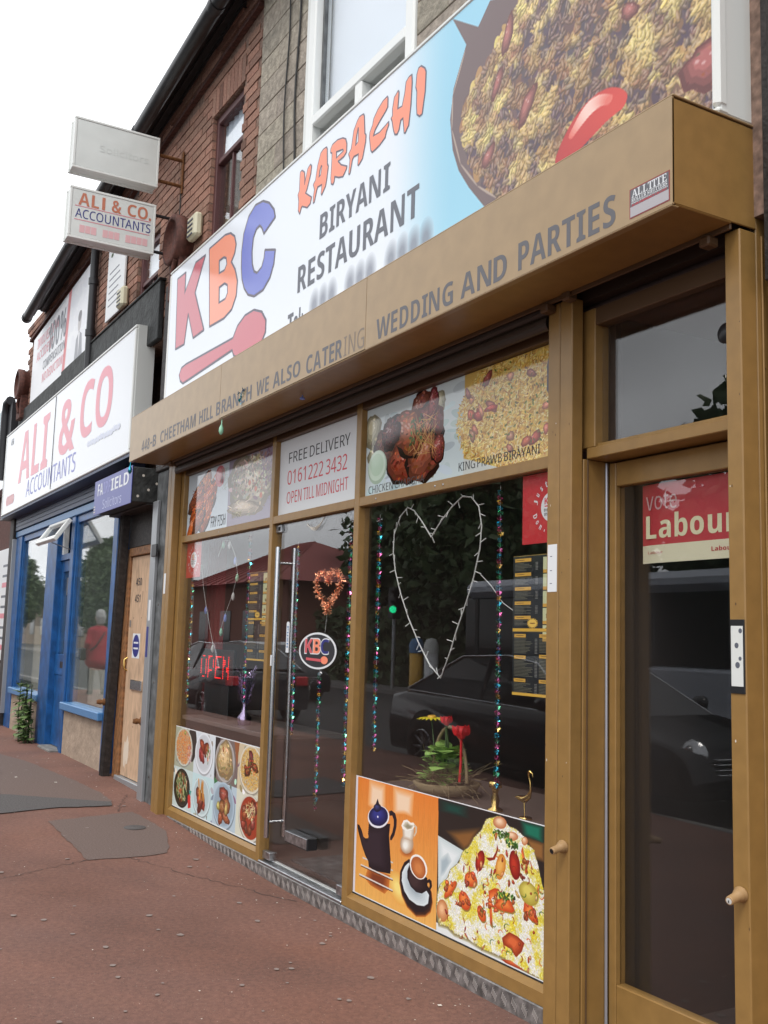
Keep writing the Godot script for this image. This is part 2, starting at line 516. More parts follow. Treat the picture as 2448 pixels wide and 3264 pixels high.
# outlines of what is printed on the window poster, in its own pixels
var TEA := {
	"pot": [92,152,104,174,92,206,74,210,61,207,49,187,30,171,17,172,20,185,36,212,52,238,77,268,97,283,102,301,139,307,236,295,240,271,232,226,223,171,228,132],
	"lidrim": [220,119,213,130,201,141,186,150,168,157,148,161,129,162,112,160,98,154,89,146,85,136,87,124,94,113,107,102,123,93,141,86,161,82,179,82,196,84,209,90,218,98,221,108],
	"lid": [212,117,206,127,195,136,182,144,166,150,148,153,131,154,116,152,104,147,95,140,92,131,93,121,100,111,110,102,125,94,141,88,159,85,175,84,190,86,202,91,210,98,213,107],
	"lidhi": [172,108,169,113,164,117,157,120,149,123,140,124,132,124,124,124,118,122,113,118,111,115,112,110,115,106,120,102,127,99,135,96,144,95,152,94,160,95,166,97,170,100,172,104],
	"knob": [170,88,169,92,166,96,162,100,156,103,150,105,143,107,136,107,130,105,126,103,122,100,121,96,122,92,125,87,129,84,135,80,141,78,148,77,155,77,161,78,166,81,169,84],
	"tip": [132,84,146,61,160,83],
	"handle": [219,92,234,86,256,92,267,111,266,135,255,165,239,184,230,185,230,175,242,158,250,133,249,114,239,102,223,105],
	"bar1": [48,303,252,307,252,312,48,308],
	"bar2": [40,337,253,343,254,348,41,343],
	"bar3": [209,280,252,278,252,283,209,286],
	"bar4": [221,253,251,253,251,258,221,259],
	"bar5": [59,276,101,277,101,282,59,282],
	"trsh": [98,302,236,300,230,348,205,368,115,361,79,345],
	"jugsh": [377,199,372,205,365,211,354,215,343,219,330,221,317,222,306,221,297,218,291,213,288,208,289,202,294,195,302,190,312,185,324,181,337,179,349,179,360,180,369,183,375,187,378,193],
	"jug": [367,171,366,180,362,189,355,197,346,204,336,208,325,211,315,210,305,207,298,202,293,195,291,186,292,177,296,167,303,159,312,152,322,148,333,146,344,146,353,149,360,155,365,162],
	"neck": [300,122,371,121,365,153,355,164,306,164],
	"jrim": [295,125,307,106,327,100,348,106,364,103,375,110,361,126,329,137,304,135],
	"jin": [305,124,316,111,329,107,346,113,364,112,355,124,329,132],
	"jh": [370,107,385,113,384,131,372,147,367,144,376,130,375,117,365,113],
	"jhi": [334,182,333,188,332,194,329,199,326,203,322,206,318,207,314,206,310,203,307,199,305,194,304,188,304,182,306,175,308,170,312,166,316,164,320,163,324,164,328,166,331,171,333,176],
	"sau": [345,223,317,240,296,272,295,304,309,338,339,366,388,381,434,369,460,349,469,321,463,292],
	"sau2": [343,235,322,251,306,275,305,302,321,330,351,350,395,357,433,351,454,338,459,310],
	"cup": [350,235,336,263,337,286,357,308,389,318,420,315,450,297,447,261],
	"cuph": [444,270,457,261,470,264,473,281,462,297,443,299,443,293,456,291,461,281,458,272,446,277],
	"cuprim": [440,220,445,230,446,241,443,251,437,260,427,268,415,273,402,275,388,274,375,270,363,264,355,255,349,244,348,234,351,223,357,213,367,206,380,201,393,199,407,200,420,204,431,211],
	"tea": [432,225,436,233,438,243,436,251,430,259,423,266,413,270,401,272,390,271,379,267,369,261,361,254,357,245,355,235,358,226,363,218,371,212,381,208,392,206,404,207,415,211,425,217],
	"glare": [95,9,186,13,191,106,146,104,90,89],
	"glare2": [247,9,356,13,351,83,310,81,251,91],
	"dark": [496,5,976,2,977,72,906,52,798,53,657,130,500,114],
	"teal": [496,5,653,3,654,42,498,44],
	"teal2": [881,4,976,2,976,49,894,42],
	"tan": [558,98,695,64,657,121,630,135],
	"tan2": [905,48,976,49,977,94,946,93],
	"plate": [499,118,630,139,590,194,506,281],
	"pl2": [510,186,553,159,572,181,534,232,512,246],
	"plate2": [499,382,596,389,978,390,978,419,500,409],
	"heap": [797,8,772,15,734,28,712,63,679,92,657,121,626,144,610,177,569,207,555,236,520,261,506,290,502,326,517,382,560,378,596,389,664,387,723,394,823,392,900,399,981,404,978,176,966,149,952,107,935,73,906,63,894,46,864,32,834,30],
	"pep1": [728,150,725,158,721,167,716,174,710,180,704,183,698,184,693,182,689,178,686,171,686,163,687,154,689,145,693,137,699,130,705,124,711,121,717,120,722,122,726,127,728,133,729,141],
	"pep2": [882,124,883,135,883,146,881,156,877,163,871,168,865,170,858,169,852,165,846,158,841,148,837,138,836,126,837,115,839,106,843,98,849,93,855,91,862,93,868,97,874,105,879,114],
	"pep3": [822,145,819,155,815,165,810,174,804,181,798,185,792,186,786,184,781,179,778,171,777,162,777,152,780,141,784,131,789,122,795,115,801,112,808,111,813,113,818,118,821,125,822,134],
	"on1": [821,30,817,35,810,39,803,41,794,43,786,43,778,42,771,39,766,35,764,31,764,26,766,21,771,16,777,12,785,10,794,8,802,8,810,9,816,12,821,16,823,20,823,25],
	"on2": [872,54,870,57,865,60,860,63,853,65,845,66,838,66,831,65,826,63,822,60,820,57,820,53,823,50,827,47,833,44,840,42,848,41,855,41,862,42,867,44,871,47,873,50],
	"on3": [913,54,912,58,911,61,908,64,905,66,902,68,898,69,895,68,892,67,889,65,888,62,887,59,887,56,889,53,891,50,894,47,898,46,901,45,905,45,908,46,910,48,912,51],
	"lem": [949,176,955,184,958,193,958,201,955,209,949,216,941,221,931,224,920,225,909,223,898,219,889,212,883,205,879,196,879,187,882,179,889,172,897,166,908,164,919,163,930,165,940,170],
	"tom1": [768,267,789,242,820,226,844,232,862,254,851,263,808,268],
	"tom2": [902,217,931,221,954,249,954,264,932,263,897,245],
	"tom3": [660,273,664,280,665,288,664,295,660,301,655,305,649,308,641,309,633,308,626,305,619,300,614,293,611,286,610,279,611,272,614,266,619,261,626,258,634,257,641,258,649,262,655,267],
	"tom4": [690,203,693,208,694,214,693,220,689,225,684,230,677,233,669,235,661,236,653,234,647,231,641,227,638,221,637,215,638,209,642,204,648,199,655,195,663,194,671,193,678,195,685,198],
	"tom5": [734,292,736,298,737,304,737,310,735,315,732,318,727,320,722,321,716,319,711,316,706,312,702,307,699,301,698,295,698,289,700,284,703,281,708,279,713,278,719,280,725,283,730,287],
	"tom6": [580,269,572,278,564,285,555,292,548,296,542,298,538,297,537,294,538,289,541,282,547,274,554,265,562,256,571,248,579,242,586,238,592,236,596,237,597,240,596,245,593,252,587,260],
	"strip1": [748,228,776,213,795,213,776,225,758,241,765,295,769,322,757,317],
	"strip2": [891,74,901,103,913,135,904,144,895,119,886,87],
	"egg": [559,331,559,340,558,349,554,358,548,365,541,370,533,373,525,373,517,370,510,365,505,358,501,349,501,339,502,330,506,321,512,314,519,309,527,307,536,307,544,310,550,315,555,322],
	"curl": [723,132,749,143,774,134,789,102,783,88,780,108,765,130,736,136],
	"meat": [810,342,840,318,875,320,904,330,893,356,870,378,846,362,816,359],
	"chil": [805,401,847,393,888,399,911,403,871,405,829,406],
	"herb": [834,55,831,58,827,61,819,63,810,65,800,67,790,67,780,67,771,66,765,64,761,62,761,59,763,56,768,53,776,50,785,48,795,47,806,46,815,47,824,48,830,50,833,52],
	"herb2": [872,81,868,84,863,85,857,86,850,86,842,86,835,84,829,81,824,78,821,75,820,72,822,69,825,66,830,65,837,64,844,64,852,65,859,66,865,69,869,72,872,75,873,78],
	"herb3": [860,223,858,226,852,229,845,231,836,233,826,235,817,235,807,235,800,234,794,232,791,229,791,226,793,223,799,220,806,218,815,216,825,215,835,214,844,215,851,216,857,218,860,220],
}

# ------------------------------------------------------------------ camera, sky, light
func setup() -> void:
	var cam := Camera3D.new()
	cam.name = "camera"
	add_child(cam)
	cam.position = CAM
	cam.rotation_degrees = Vector3(7.16, 60.126, 1.66)
	cam.fov = 53.327
	cam.near = 0.05
	cam.far = 600.0
	cam.current = true
	# an overcast sky: grey-white cloud, uneven, the same all round
	var n := FastNoiseLite.new()
	n.seed = 11
	n.frequency = 1.6
	n.fractal_octaves = 5
	var w := 512
	var h := 256
	var im := Image.create(w, h, false, Image.FORMAT_RGBF)
	for y in h:
		var up := PI * (0.5 - (y + 0.5) / h)
		for x in w:
			var a := TAU * (x + 0.5) / w
			var d := Vector3(cos(a) * cos(up), sin(up), sin(a) * cos(up))
			var k := d.y + 0.25
			var c := n.get_noise_3d(d.x / maxf(k, 0.15), 3.0, d.z / maxf(k, 0.15))
			var b := clampf(0.94 + 0.42 * c, 0.62, 1.2)
			im.set_pixel(x, y, Color(b * 0.975, b * 1.0, b * 1.035) if up > 0 else Color(0.3, 0.29, 0.28))
	var sm := PanoramaSkyMaterial.new()
	sm.panorama = ImageTexture.create_from_image(im)
	var sky := Sky.new()
	sky.sky_material = sm
	var env := Environment.new()
	env.background_mode = Environment.BG_SKY
	env.sky = sky
	env.tonemap_mode = Environment.TONE_MAPPER_LINEAR
	env.tonemap_exposure = 1.7
	env.sdfgi_enabled = true
	env.ssao_enabled = true
	env.ssil_enabled = true
	var we := WorldEnvironment.new()
	we.name = "environment"
	we.environment = env
	add_child(we)
	var sun := DirectionalLight3D.new()
	sun.name = "sun"
	sun.light_energy = 0.3
	sun.light_angular_distance = 18.0
	sun.light_color = Color(1.0, 0.97, 0.93)
	sun.shadow_enabled = true
	add_child(sun)
	sun.look_at_from_position(Vector3.ZERO, -Vector3(0.32, 0.8, 0.5), Vector3.UP)

func materials() -> void:
	var g := mat("gold_paint", lin(0.3, 0.172, 0.053), 0.36)
	weathered(g, 3, 0.91, 1.0, 1.3, 0.03)
	var cp := mat("canopy_sheen_paint", lin(0.36, 0.245, 0.125), 0.34)  # the gold paint made paler, with the sky sheen of the front in its colour
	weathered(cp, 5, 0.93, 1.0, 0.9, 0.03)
	mat("gold_knob", lin(0.36, 0.22, 0.1), 0.45)
	mat("dark_slat", lin(0.045, 0.03, 0.022), 0.5)
	mat("brown_head", lin(0.1, 0.055, 0.026), 0.45)
	mat("hinge_strip", lin(0.42, 0.44, 0.5), 0.35, 0.6)
	var al := mat("aluminium", lin(0.62, 0.63, 0.66), 0.32, 0.9)
	weathered(al, 9, 0.6, 1.0, 3.0, 0.03)
	var tp := mat("tread_plate", lin(0.46, 0.44, 0.43), 0.45, 0.5)
	weathered(tp, 15, 0.45, 0.95, 2.0, 0.03)
	mat("tread_rib", lin(0.75, 0.74, 0.72), 0.35, 0.6)
	mat("chrome", lin(0.6, 0.61, 0.63), 0.18, 1.0)
	mat("black_plastic", lin(0.012, 0.012, 0.014), 0.4)
	mat("rubber", lin(0.02, 0.02, 0.02), 0.8)
	var gl := mat("glass", Color(0.3, 0.36, 0.34, 0.012), 0.0)
	gl.transparency = BaseMaterial3D.TRANSPARENCY_ALPHA
	var gd := mat("dusty_glass", Color(0.6, 0.66, 0.62, 0.07), 0.02)
	gd.transparency = BaseMaterial3D.TRANSPARENCY_ALPHA
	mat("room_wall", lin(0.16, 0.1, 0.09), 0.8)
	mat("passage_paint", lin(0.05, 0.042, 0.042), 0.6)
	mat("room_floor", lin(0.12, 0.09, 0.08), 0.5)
	mat("sign_white", lin(0.66, 0.69, 0.73), 0.22)
	mat("frame_white", lin(0.7, 0.72, 0.7), 0.3)
	mat("box_white", lin(0.66, 0.68, 0.66), 0.4)
	mat("paper_white", lin(0.7, 0.72, 0.74), 0.5)
	mat("letter_grey", lin(0.105, 0.115, 0.145), 0.4)
	mat("letter_edge", lin(0.13, 0.12, 0.16), 0.4)
	mat("letter_red", lin(0.62, 0.1, 0.12), 0.35)
	mat("letter_orange", lin(0.9, 0.27, 0.16), 0.35)
	mat("letter_blue", lin(0.12, 0.16, 0.62), 0.35)
	mat("canopy_letter", lin(0.1, 0.098, 0.11), 0.45)
	mat("faded_letter", lin(0.21, 0.165, 0.125), 0.5)
	mat("black_ink", lin(0.02, 0.02, 0.025), 0.5)
	mat("red_ink", lin(0.6, 0.03, 0.05), 0.4)
	mat("navy_ink", lin(0.02, 0.025, 0.2), 0.4)
	mat("poster_red", lin(0.5, 0.012, 0.02), 0.4)
	mat("gold_ink", lin(0.75, 0.42, 0.05), 0.4)
	var st := mat("stone_block", Color.WHITE, 0.85)
	weathered(st, 21, 0.72, 1.0, 1.6, 0.03, 3.0)
	st.vertex_color_use_as_albedo = true
	var bk := mat("brick", Color.WHITE, 0.88)
	weathered(bk, 31, 0.74, 1.0, 3.1, 0.05, 3.0)
	bk.vertex_color_use_as_albedo = true
	var mo := mat("mortar", lin(0.33, 0.215, 0.165), 0.95)
	weathered(mo, 37, 0.6, 1.0, 2.0, 0.04)
	mat("slate", lin(0.05, 0.05, 0.058), 0.6)
	var gu := mat("gutter_black", lin(0.022, 0.021, 0.024), 0.4)
	weathered(gu, 41, 0.55, 1.0, 1.3, 0.02)
	mat("pipe_black", lin(0.02, 0.02, 0.024), 0.4)
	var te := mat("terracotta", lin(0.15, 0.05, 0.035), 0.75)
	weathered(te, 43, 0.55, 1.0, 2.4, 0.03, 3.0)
	var fb := mat("fascia_grey", lin(0.055, 0.06, 0.06), 0.7)
	weathered(fb, 47, 0.45, 1.0, 1.1, 0.02, 2.0)
	mat("sash_paint", lin(0.09, 0.03, 0.03), 0.5)
	mat("net_curtain", lin(0.62, 0.7, 0.79), 0.9)
	mat("grey_curtain", lin(0.3, 0.31, 0.33), 0.9)
	var bl := mat("blue_paint", lin(0.012, 0.115, 0.36), 0.38)
	weathered(bl, 51, 0.7, 1.0, 1.2, 0.02)
	mat("light_blue_paint", lin(0.08, 0.21, 0.42), 0.4)
	mat("blue_slat", lin(0.03, 0.05, 0.11), 0.45)
	var re := mat("render_beige", lin(0.43, 0.33, 0.25), 0.9)
	weathered(re, 53, 0.84, 1.0, 0.9, 0.02, 2.0)
	mat("white_upvc", lin(0.75, 0.77, 0.76), 0.3)
	var pw := mat("plywood", lin(0.68, 0.49, 0.35), 0.7)
	pw.albedo_texture = ImageTexture.create_from_image(woodgrain(256, 512, 61))
	pw.uv1_triplanar = true
	pw.uv1_scale = Vector3(1.0, 0.55, 1.0)
	var ow := mat("orange_wood", lin(0.38, 0.17, 0.065), 0.6)
	weathered(ow, 65, 0.6, 1.0, 2.0, 0.03)
	var dw := mat("dark_timber", lin(0.05, 0.04, 0.037), 0.6)
	weathered(dw, 67, 0.45, 1.0, 2.2, 0.03, 2.0)
	var gp := mat("grey_post", lin(0.17, 0.18, 0.185), 0.5)
	weathered(gp, 71, 0.6, 1.0, 1.6, 0.02)
	mat("galvanised", lin(0.36, 0.38, 0.4), 0.4, 0.5)
	mat("plate_blue", lin(0.045, 0.055, 0.28), 0.35)
	mat("white_paint", lin(0.72, 0.74, 0.78), 0.5)
	mat("faded_pink", lin(0.66, 0.22, 0.27), 0.4)
	mat("faded_blue", lin(0.2, 0.22, 0.56), 0.4)
	mat("faded_orange", lin(0.5, 0.17, 0.1), 0.5)
	mat("cream_box", lin(0.6, 0.57, 0.42), 0.5)
	var ru := mat("rust", lin(0.3, 0.12, 0.035), 0.9)
	weathered(ru, 73, 0.45, 1.0, 6.0, 0.04)
	mat("cable", lin(0.02, 0.02, 0.02), 0.6)
	mat("leaf", lin(0.11, 0.18, 0.05), 0.55).backlight_enabled = true
	mat("leaf_mid", lin(0.05, 0.085, 0.026), 0.6)
	mat("bark", lin(0.05, 0.04, 0.03), 0.9)
	mat("brass", lin(0.7, 0.48, 0.16), 0.22, 1.0)
	mat("petal_yellow", lin(0.75, 0.62, 0.02), 0.6)
	mat("petal_red", lin(0.6, 0.015, 0.02), 0.55)
	mat("lettuce", lin(0.28, 0.46, 0.11), 0.6)
	mat("straw", lin(0.24, 0.18, 0.1), 0.9)
	mat("curtain_red", lin(0.16, 0.006, 0.008), 0.8)
	mat("foil_copper", lin(0.85, 0.36, 0.2), 0.22, 1.0)
	mat("foil_cyan", lin(0.06, 0.45, 0.6), 0.2, 1.0)
	mat("foil_magenta", lin(0.55, 0.12, 0.32), 0.2, 1.0)
	mat("foil_gold", lin(0.75, 0.55, 0.18), 0.2, 1.0)
	mat("foil_green", lin(0.12, 0.5, 0.3), 0.2, 1.0)
	mat("foil_lilac", lin(0.6, 0.48, 0.72), 0.2, 1.0)
	mat("wire_white", lin(0.6, 0.6, 0.58), 0.5)
	mat("bulb_green", lin(0.3, 0.6, 0.42), 0.15)
	mat("bulb_blue", lin(0.2, 0.26, 0.62), 0.15)
	mat("car_black", lin(0.012, 0.013, 0.018), 0.12)
	mat("car_grey", lin(0.03, 0.035, 0.04), 0.12)
	mat("car_glass", lin(0.02, 0.022, 0.025), 0.03)
	mat("bus_body", lin(0.5, 0.53, 0.6), 0.3)
	mat("roof_red", lin(0.22, 0.055, 0.05), 0.8)
	mat("far_brick", lin(0.17, 0.07, 0.05), 0.9)
	var ap := mat("asphalt", lin(0.06, 0.06, 0.06), 0.85)
	weathered(ap, 81, 0.7, 1.0, 0.8, 0.03, 2.0)
	var kb := mat("kerb_stone", lin(0.26, 0.25, 0.24), 0.85)
	weathered(kb, 83, 0.7, 1.0, 1.5, 0.03)
	var gt := mat("patch_grey", lin(0.185, 0.13, 0.112), 0.9)
	weathered(gt, 85, 0.72, 1.0, 3.5, 0.08, 3.0)
	var gt2 := mat("patch_dark", lin(0.12, 0.11, 0.108), 0.9)
	weathered(gt2, 86, 0.7, 1.0, 3.0, 0.08, 3.0)
	mat("patch_joint", lin(0.05, 0.042, 0.038), 0.95)
	mat("gum", lin(0.24, 0.19, 0.17), 0.9)
	mat("scrap", lin(0.62, 0.58, 0.52), 0.8)
	mat("skin", lin(0.55, 0.33, 0.24), 0.6)
	mat("hair_grey", lin(0.42, 0.42, 0.42), 0.8)

func woodgrain(w: int, h: int, sd: int) -> Image:
	var n := FastNoiseLite.new()
	n.seed = sd
	n.frequency = 0.01
	var im := Image.create(w, h, false, Image.FORMAT_RGB8)
	for y in h:
		for x in w:
			var k := n.get_noise_2d(x * 1.0, y * 0.16)
			var v := 0.9 + 0.035 * sin(k * 40.0) + 0.07 * n.get_noise_2d(x * 9.0, y * 0.9)
			v -= 0.16 * maxf(0.0, n.get_noise_2d(x * 2.0 + 900, y * 1.2))
			im.set_pixel(x, y, Color(v, v * 0.97, v * 0.93))
	return im

# ------------------------------------------------------------------ ground
func ground() -> void:
	# red-brown footway tarmac: stones and grit in two sizes, stains broad and faint
	PS = 1
	var size := 1024
	var im := picture(size, size, Color8(127, 92, 80))
	rng.seed = 5
	var fine := seamless(size, 0.03, 91, 4)
	fine.convert(Image.FORMAT_L8)
	var d := fine.get_data()
	var o := PackedByteArray()
	o.resize(size * size * 3)
	for i in size * size:
		var v := 0.8 + 0.2 * d[i] / 255.0 + rng.randf_range(-0.13, 0.13)
		o[i * 3] = clampi(int(130 * v), 0, 255)
		o[i * 3 + 1] = clampi(int(91 * v), 0, 255)
		o[i * 3 + 2] = clampi(int(78 * v), 0, 255)
	im = Image.create_from_data(size, size, false, Image.FORMAT_RGB8, o)
	for i in 9000:
		var v := rng.randf_range(0.62, 0.92)
		ell(im, rng.randf() * size, rng.randf() * size, rng.randf_range(0.8, 2.6), rng.randf_range(0.8, 1.8), rng.randf() * PI, Color(0.47 * v, 0.34 * v, 0.29 * v))
	for i in 4000:
		var v := rng.randf_range(0.9, 1.12)
		ell(im, rng.randf() * size, rng.randf() * size, rng.randf_range(0.8, 2.2), rng.randf_range(0.8, 1.6), rng.randf() * PI, Color(0.53 * v, 0.4 * v, 0.35 * v))
	for i in 240:
		ell(im, rng.randf() * size, rng.randf() * size, rng.randf_range(0.8, 2.0), rng.randf_range(0.6, 1.4), rng.randf() * PI, Color(0.72, 0.68, 0.62))
	var m := mat("footway", Color.WHITE, 0.9)
	m.albedo_texture = ImageTexture.create_from_image(im)
	m.vertex_color_use_as_albedo = true
	var nm := im.duplicate() as Image
	nm.convert(Image.FORMAT_L8)
	nm.bump_map_to_normal_map(5.0)
	m.normal_enabled = true
	m.normal_texture = ImageTexture.create_from_image(nm)
	m.normal_scale = 0.8
	var n := FastNoiseLite.new()
	n.seed = 4
	n.frequency = 0.9
	n.fractal_octaves = 4
	var st := S()
	st.set_smooth_group(0)
	var dx := 0.12
	for i in 215:
		for j in 34:
			var q := []
			for e in [[0, 0], [1, 0], [1, 1], [0, 1]]:
				q.append(Vector2(2.0 - (i + e[0]) * dx, -0.4 + (j + e[1]) * dx))
			for k in [0, 3, 2, 0, 2, 1]:
				var p: Vector2 = q[k]
				var s := 0.92 + 0.3 * n.get_noise_2d(p.x, p.y) + 0.1 * n.get_noise_2d(p.x * 4.0, p.y * 4.0)
				var rd := 1.0 + 0.12 * n.get_noise_2d(p.x * 0.8 + 40, p.y * 0.8)
				st.set_color(Color(s * rd, s, s * (2.0 - rd)))
				st.set_uv(p / 1.15)
				st.add_vertex(Vector3(p.x, gy(p.x), p.y))
	structure("pavement", fin(st), m, "worn red-brown tarmac pavement in front of the shops")
	# kerb, road and the far side, seen in the shop windows
	structure("kerb", cbox(-140, 30, -0.12, 0.012, 3.68, 3.83, 0.02), M.kerb_stone, "pale stone kerb along the road")
	structure("road", box(-140, 30, -0.3, -0.115, 3.83, 12.6), M.asphalt, "grey asphalt road beyond the kerb")
	structure("far_pavement", box(-140, 30, -0.3, 0.0, 12.6, 60.0), M.kerb_stone, "pavement on the far side of the road")
	structure("ground", box(-400, 300, -1.2, -0.32, -200, 300), M.asphalt, "ground under the street and buildings")
	# repairs in the tarmac
	var t := thing("tarmac_patch", "square grey tarmac repair with a round cover in the pavement", "patch", Vector3(-7.2, gy(-7.2), 0.55))
	var pts := [Vector2(-7.76, 0.86), Vector2(-7.9, 0.2), Vector2(-7.2, 0.16), Vector2(-6.62, 0.34), Vector2(-6.58, 0.5), Vector2(-6.6, 0.87)]
	part("repair", drape(ragged(pts), 0.004), M.patch_grey, t)
	var c := S()
	lathe(c, [Vector2(0, 0.004), Vector2(0.075, 0.004), Vector2(0.08, 0.0)], Vector3(-7.38, gy(-7.38) + 0.0045, 0.34), Vector3.UP, 24)
	part("cover", fin(c), M.patch_dark, t)
	var t2 := part("tarmac_strip", drape(ragged([Vector2(-13.4, 0.62), Vector2(-11.6, 0.56), Vector2(-10.96, 0.43), Vector2(-8.75, 0.24), Vector2(-8.33, 0.24), Vector2(-8.2, 0.73), Vector2(-8.87, 1.0), Vector2(-10.5, 1.15), Vector2(-13.4, 1.3)]), 0.004), M.patch_grey, self, false)
	tag(t2, "long grey tarmac strip laid along the pavement by the blue shop", "patch")
	var t3 := part("tarmac_trench", drape(ragged([Vector2(-8.85, 1.0), Vector2(-8.3, 0.26), Vector2(-8.15, 0.3), Vector2(-8.2, 0.75), Vector2(-8.1, 1.14), Vector2(-8.2, 1.9), Vector2(-8.95, 1.9)]), 0.0075), M.patch_dark, self, false)
	tag(t3, "dark narrow tarmac trench repair crossing the pavement", "patch")
	# cracks in the tarmac
	rng.seed = 19
	var ck := S()
	for q in [[-6.6, 0.62, -5.3, 0.06], [-7.95, 0.3, -8.6, 0.05], [-4.3, 2.4, -3.2, 1.7], [-6.62, 0.86, -6.3, 1.5]]:
		var prev := Vector2(q[0], q[1])
		for i in range(1, 33):
			var u := i / 32.0
			var p := Vector2(lerpf(q[0], q[2], u), lerpf(q[1], q[3], u)) + Vector2(rng.randf_range(-1, 1), rng.randf_range(-1, 1)) * 0.022
			var e := (p - prev).orthogonal().normalized() * rng.randf_range(0.0008, 0.0028)
			quad(ck, Vector3(prev.x - e.x, gy(prev.x) + 0.0025, prev.y - e.y), Vector3(p.x - e.x, gy(p.x) + 0.0025, p.y - e.y), Vector3(p.x + e.x, gy(p.x) + 0.0025, p.y + e.y), Vector3(prev.x + e.x, gy(prev.x) + 0.0025, prev.y + e.y))
			prev = p
	var co := part("tarmac_cracks", fin(ck), M.patch_joint, self, false)
	tag(co, "thin dirt filled cracks running through the pavement", "crack", "", "stuff")
	# trodden gum and scraps
	var gs := S()
	var ps := S()
	rng.seed = 8
	for i in 150:
		var x := -2.2 - 9.5 * pow(rng.randf(), 1.4)
		var z := rng.randf_range(0.12, 2.6)
		var r := rng.randf_range(0.006, 0.02)
		var y := gy(x) + 0.003
		var pp := []
		for k in 7:
			var a := TAU * k / 7.0
			var rr := r * rng.randf_range(0.7, 1.15)
			pp.append(Vector3(x + cos(a) * rr * 1.2, y + 0.001, z + sin(a) * rr))
		for k in range(1, 6): tri(gs, pp[0], pp[k], pp[k + 1])
	for i in 420:
		var x := -2.2 - 11.0 * pow(rng.randf(), 1.3)
		var z := rng.randf_range(0.1, 2.8) if rng.randf() < 0.7 else rng.randf_range(0.06, 0.3)
		var r := rng.randf_range(0.0015, 0.0042) if i > 16 else rng.randf_range(0.006, 0.014)
		var y := gy(x) + 0.006
		var b := Basis(Vector3.UP, rng.randf() * TAU) * Basis(Vector3.RIGHT, rng.randf_range(-0.3, 0.3))
		quad(ps, Vector3(x, y + r * 0.3, z) + b * Vector3(-r, 0, -r * 0.6), Vector3(x, y + r * 0.2, z) + b * Vector3(r, 0, -r * 0.7), Vector3(x, y, z) + b * Vector3(r * 1.1, 0, r * 0.6), Vector3(x, y + r * 0.15, z) + b * Vector3(-r * 0.8, 0, r * 0.7))
	var g1 := part("chewing_gum", fin(gs), M.gum, self, false)
	tag(g1, "trodden grey chewing gum spots on the pavement", "gum", "", "stuff")
	var g2 := part("litter", fin(ps), M.scrap, self, false)
	tag(g2, "small pale scraps of litter strewn over the pavement", "litter", "", "stuff")

# outline with worn, uneven edges
func ragged(pts: Array) -> Array:
	rng.seed = 29
	var r := []
	for i in pts.size():
		var a: Vector2 = pts[i]; var b: Vector2 = pts[(i + 1) % pts.size()]
		var n := maxi(1, int(a.distance_to(b) / 0.06))
		for k in n: r.append(a.lerp(b, k / float(n)) + Vector2(rng.randf_range(-1, 1), rng.randf_range(-1, 1)) * 0.009)
	return r

# polygon in x z laid on the pavement
func drape(pts: Array, lift: float) -> ArrayMesh:
	var pv := PackedVector2Array(pts)
	var st := S()
	var x0 := 1e9; var x1 := -1e9
	for p in pv:
		x0 = minf(x0, p.x); x1 = maxf(x1, p.x)
	var x := x0
	while x < x1:
		var strip := PackedVector2Array([Vector2(x, -9), Vector2(x + 0.25, -9), Vector2(x + 0.25, 9), Vector2(x, 9)])
		for piece in Geometry2D.intersect_polygons(pv, strip):
			var ids := Geometry2D.triangulate_polygon(piece)
			for i in range(0, ids.size(), 3):
				var a: Vector2 = piece[ids[i]]; var b: Vector2 = piece[ids[i + 1]]; var c: Vector2 = piece[ids[i + 2]]
				if (b - a).cross(c - a) < 0:
					var t := b; b = c; c = t
				for q: Vector2 in [a, b, c]:
					st.add_vertex(Vector3(q.x, gy(q.x) + lift, q.y))
		x += 0.25
	return fin(st)

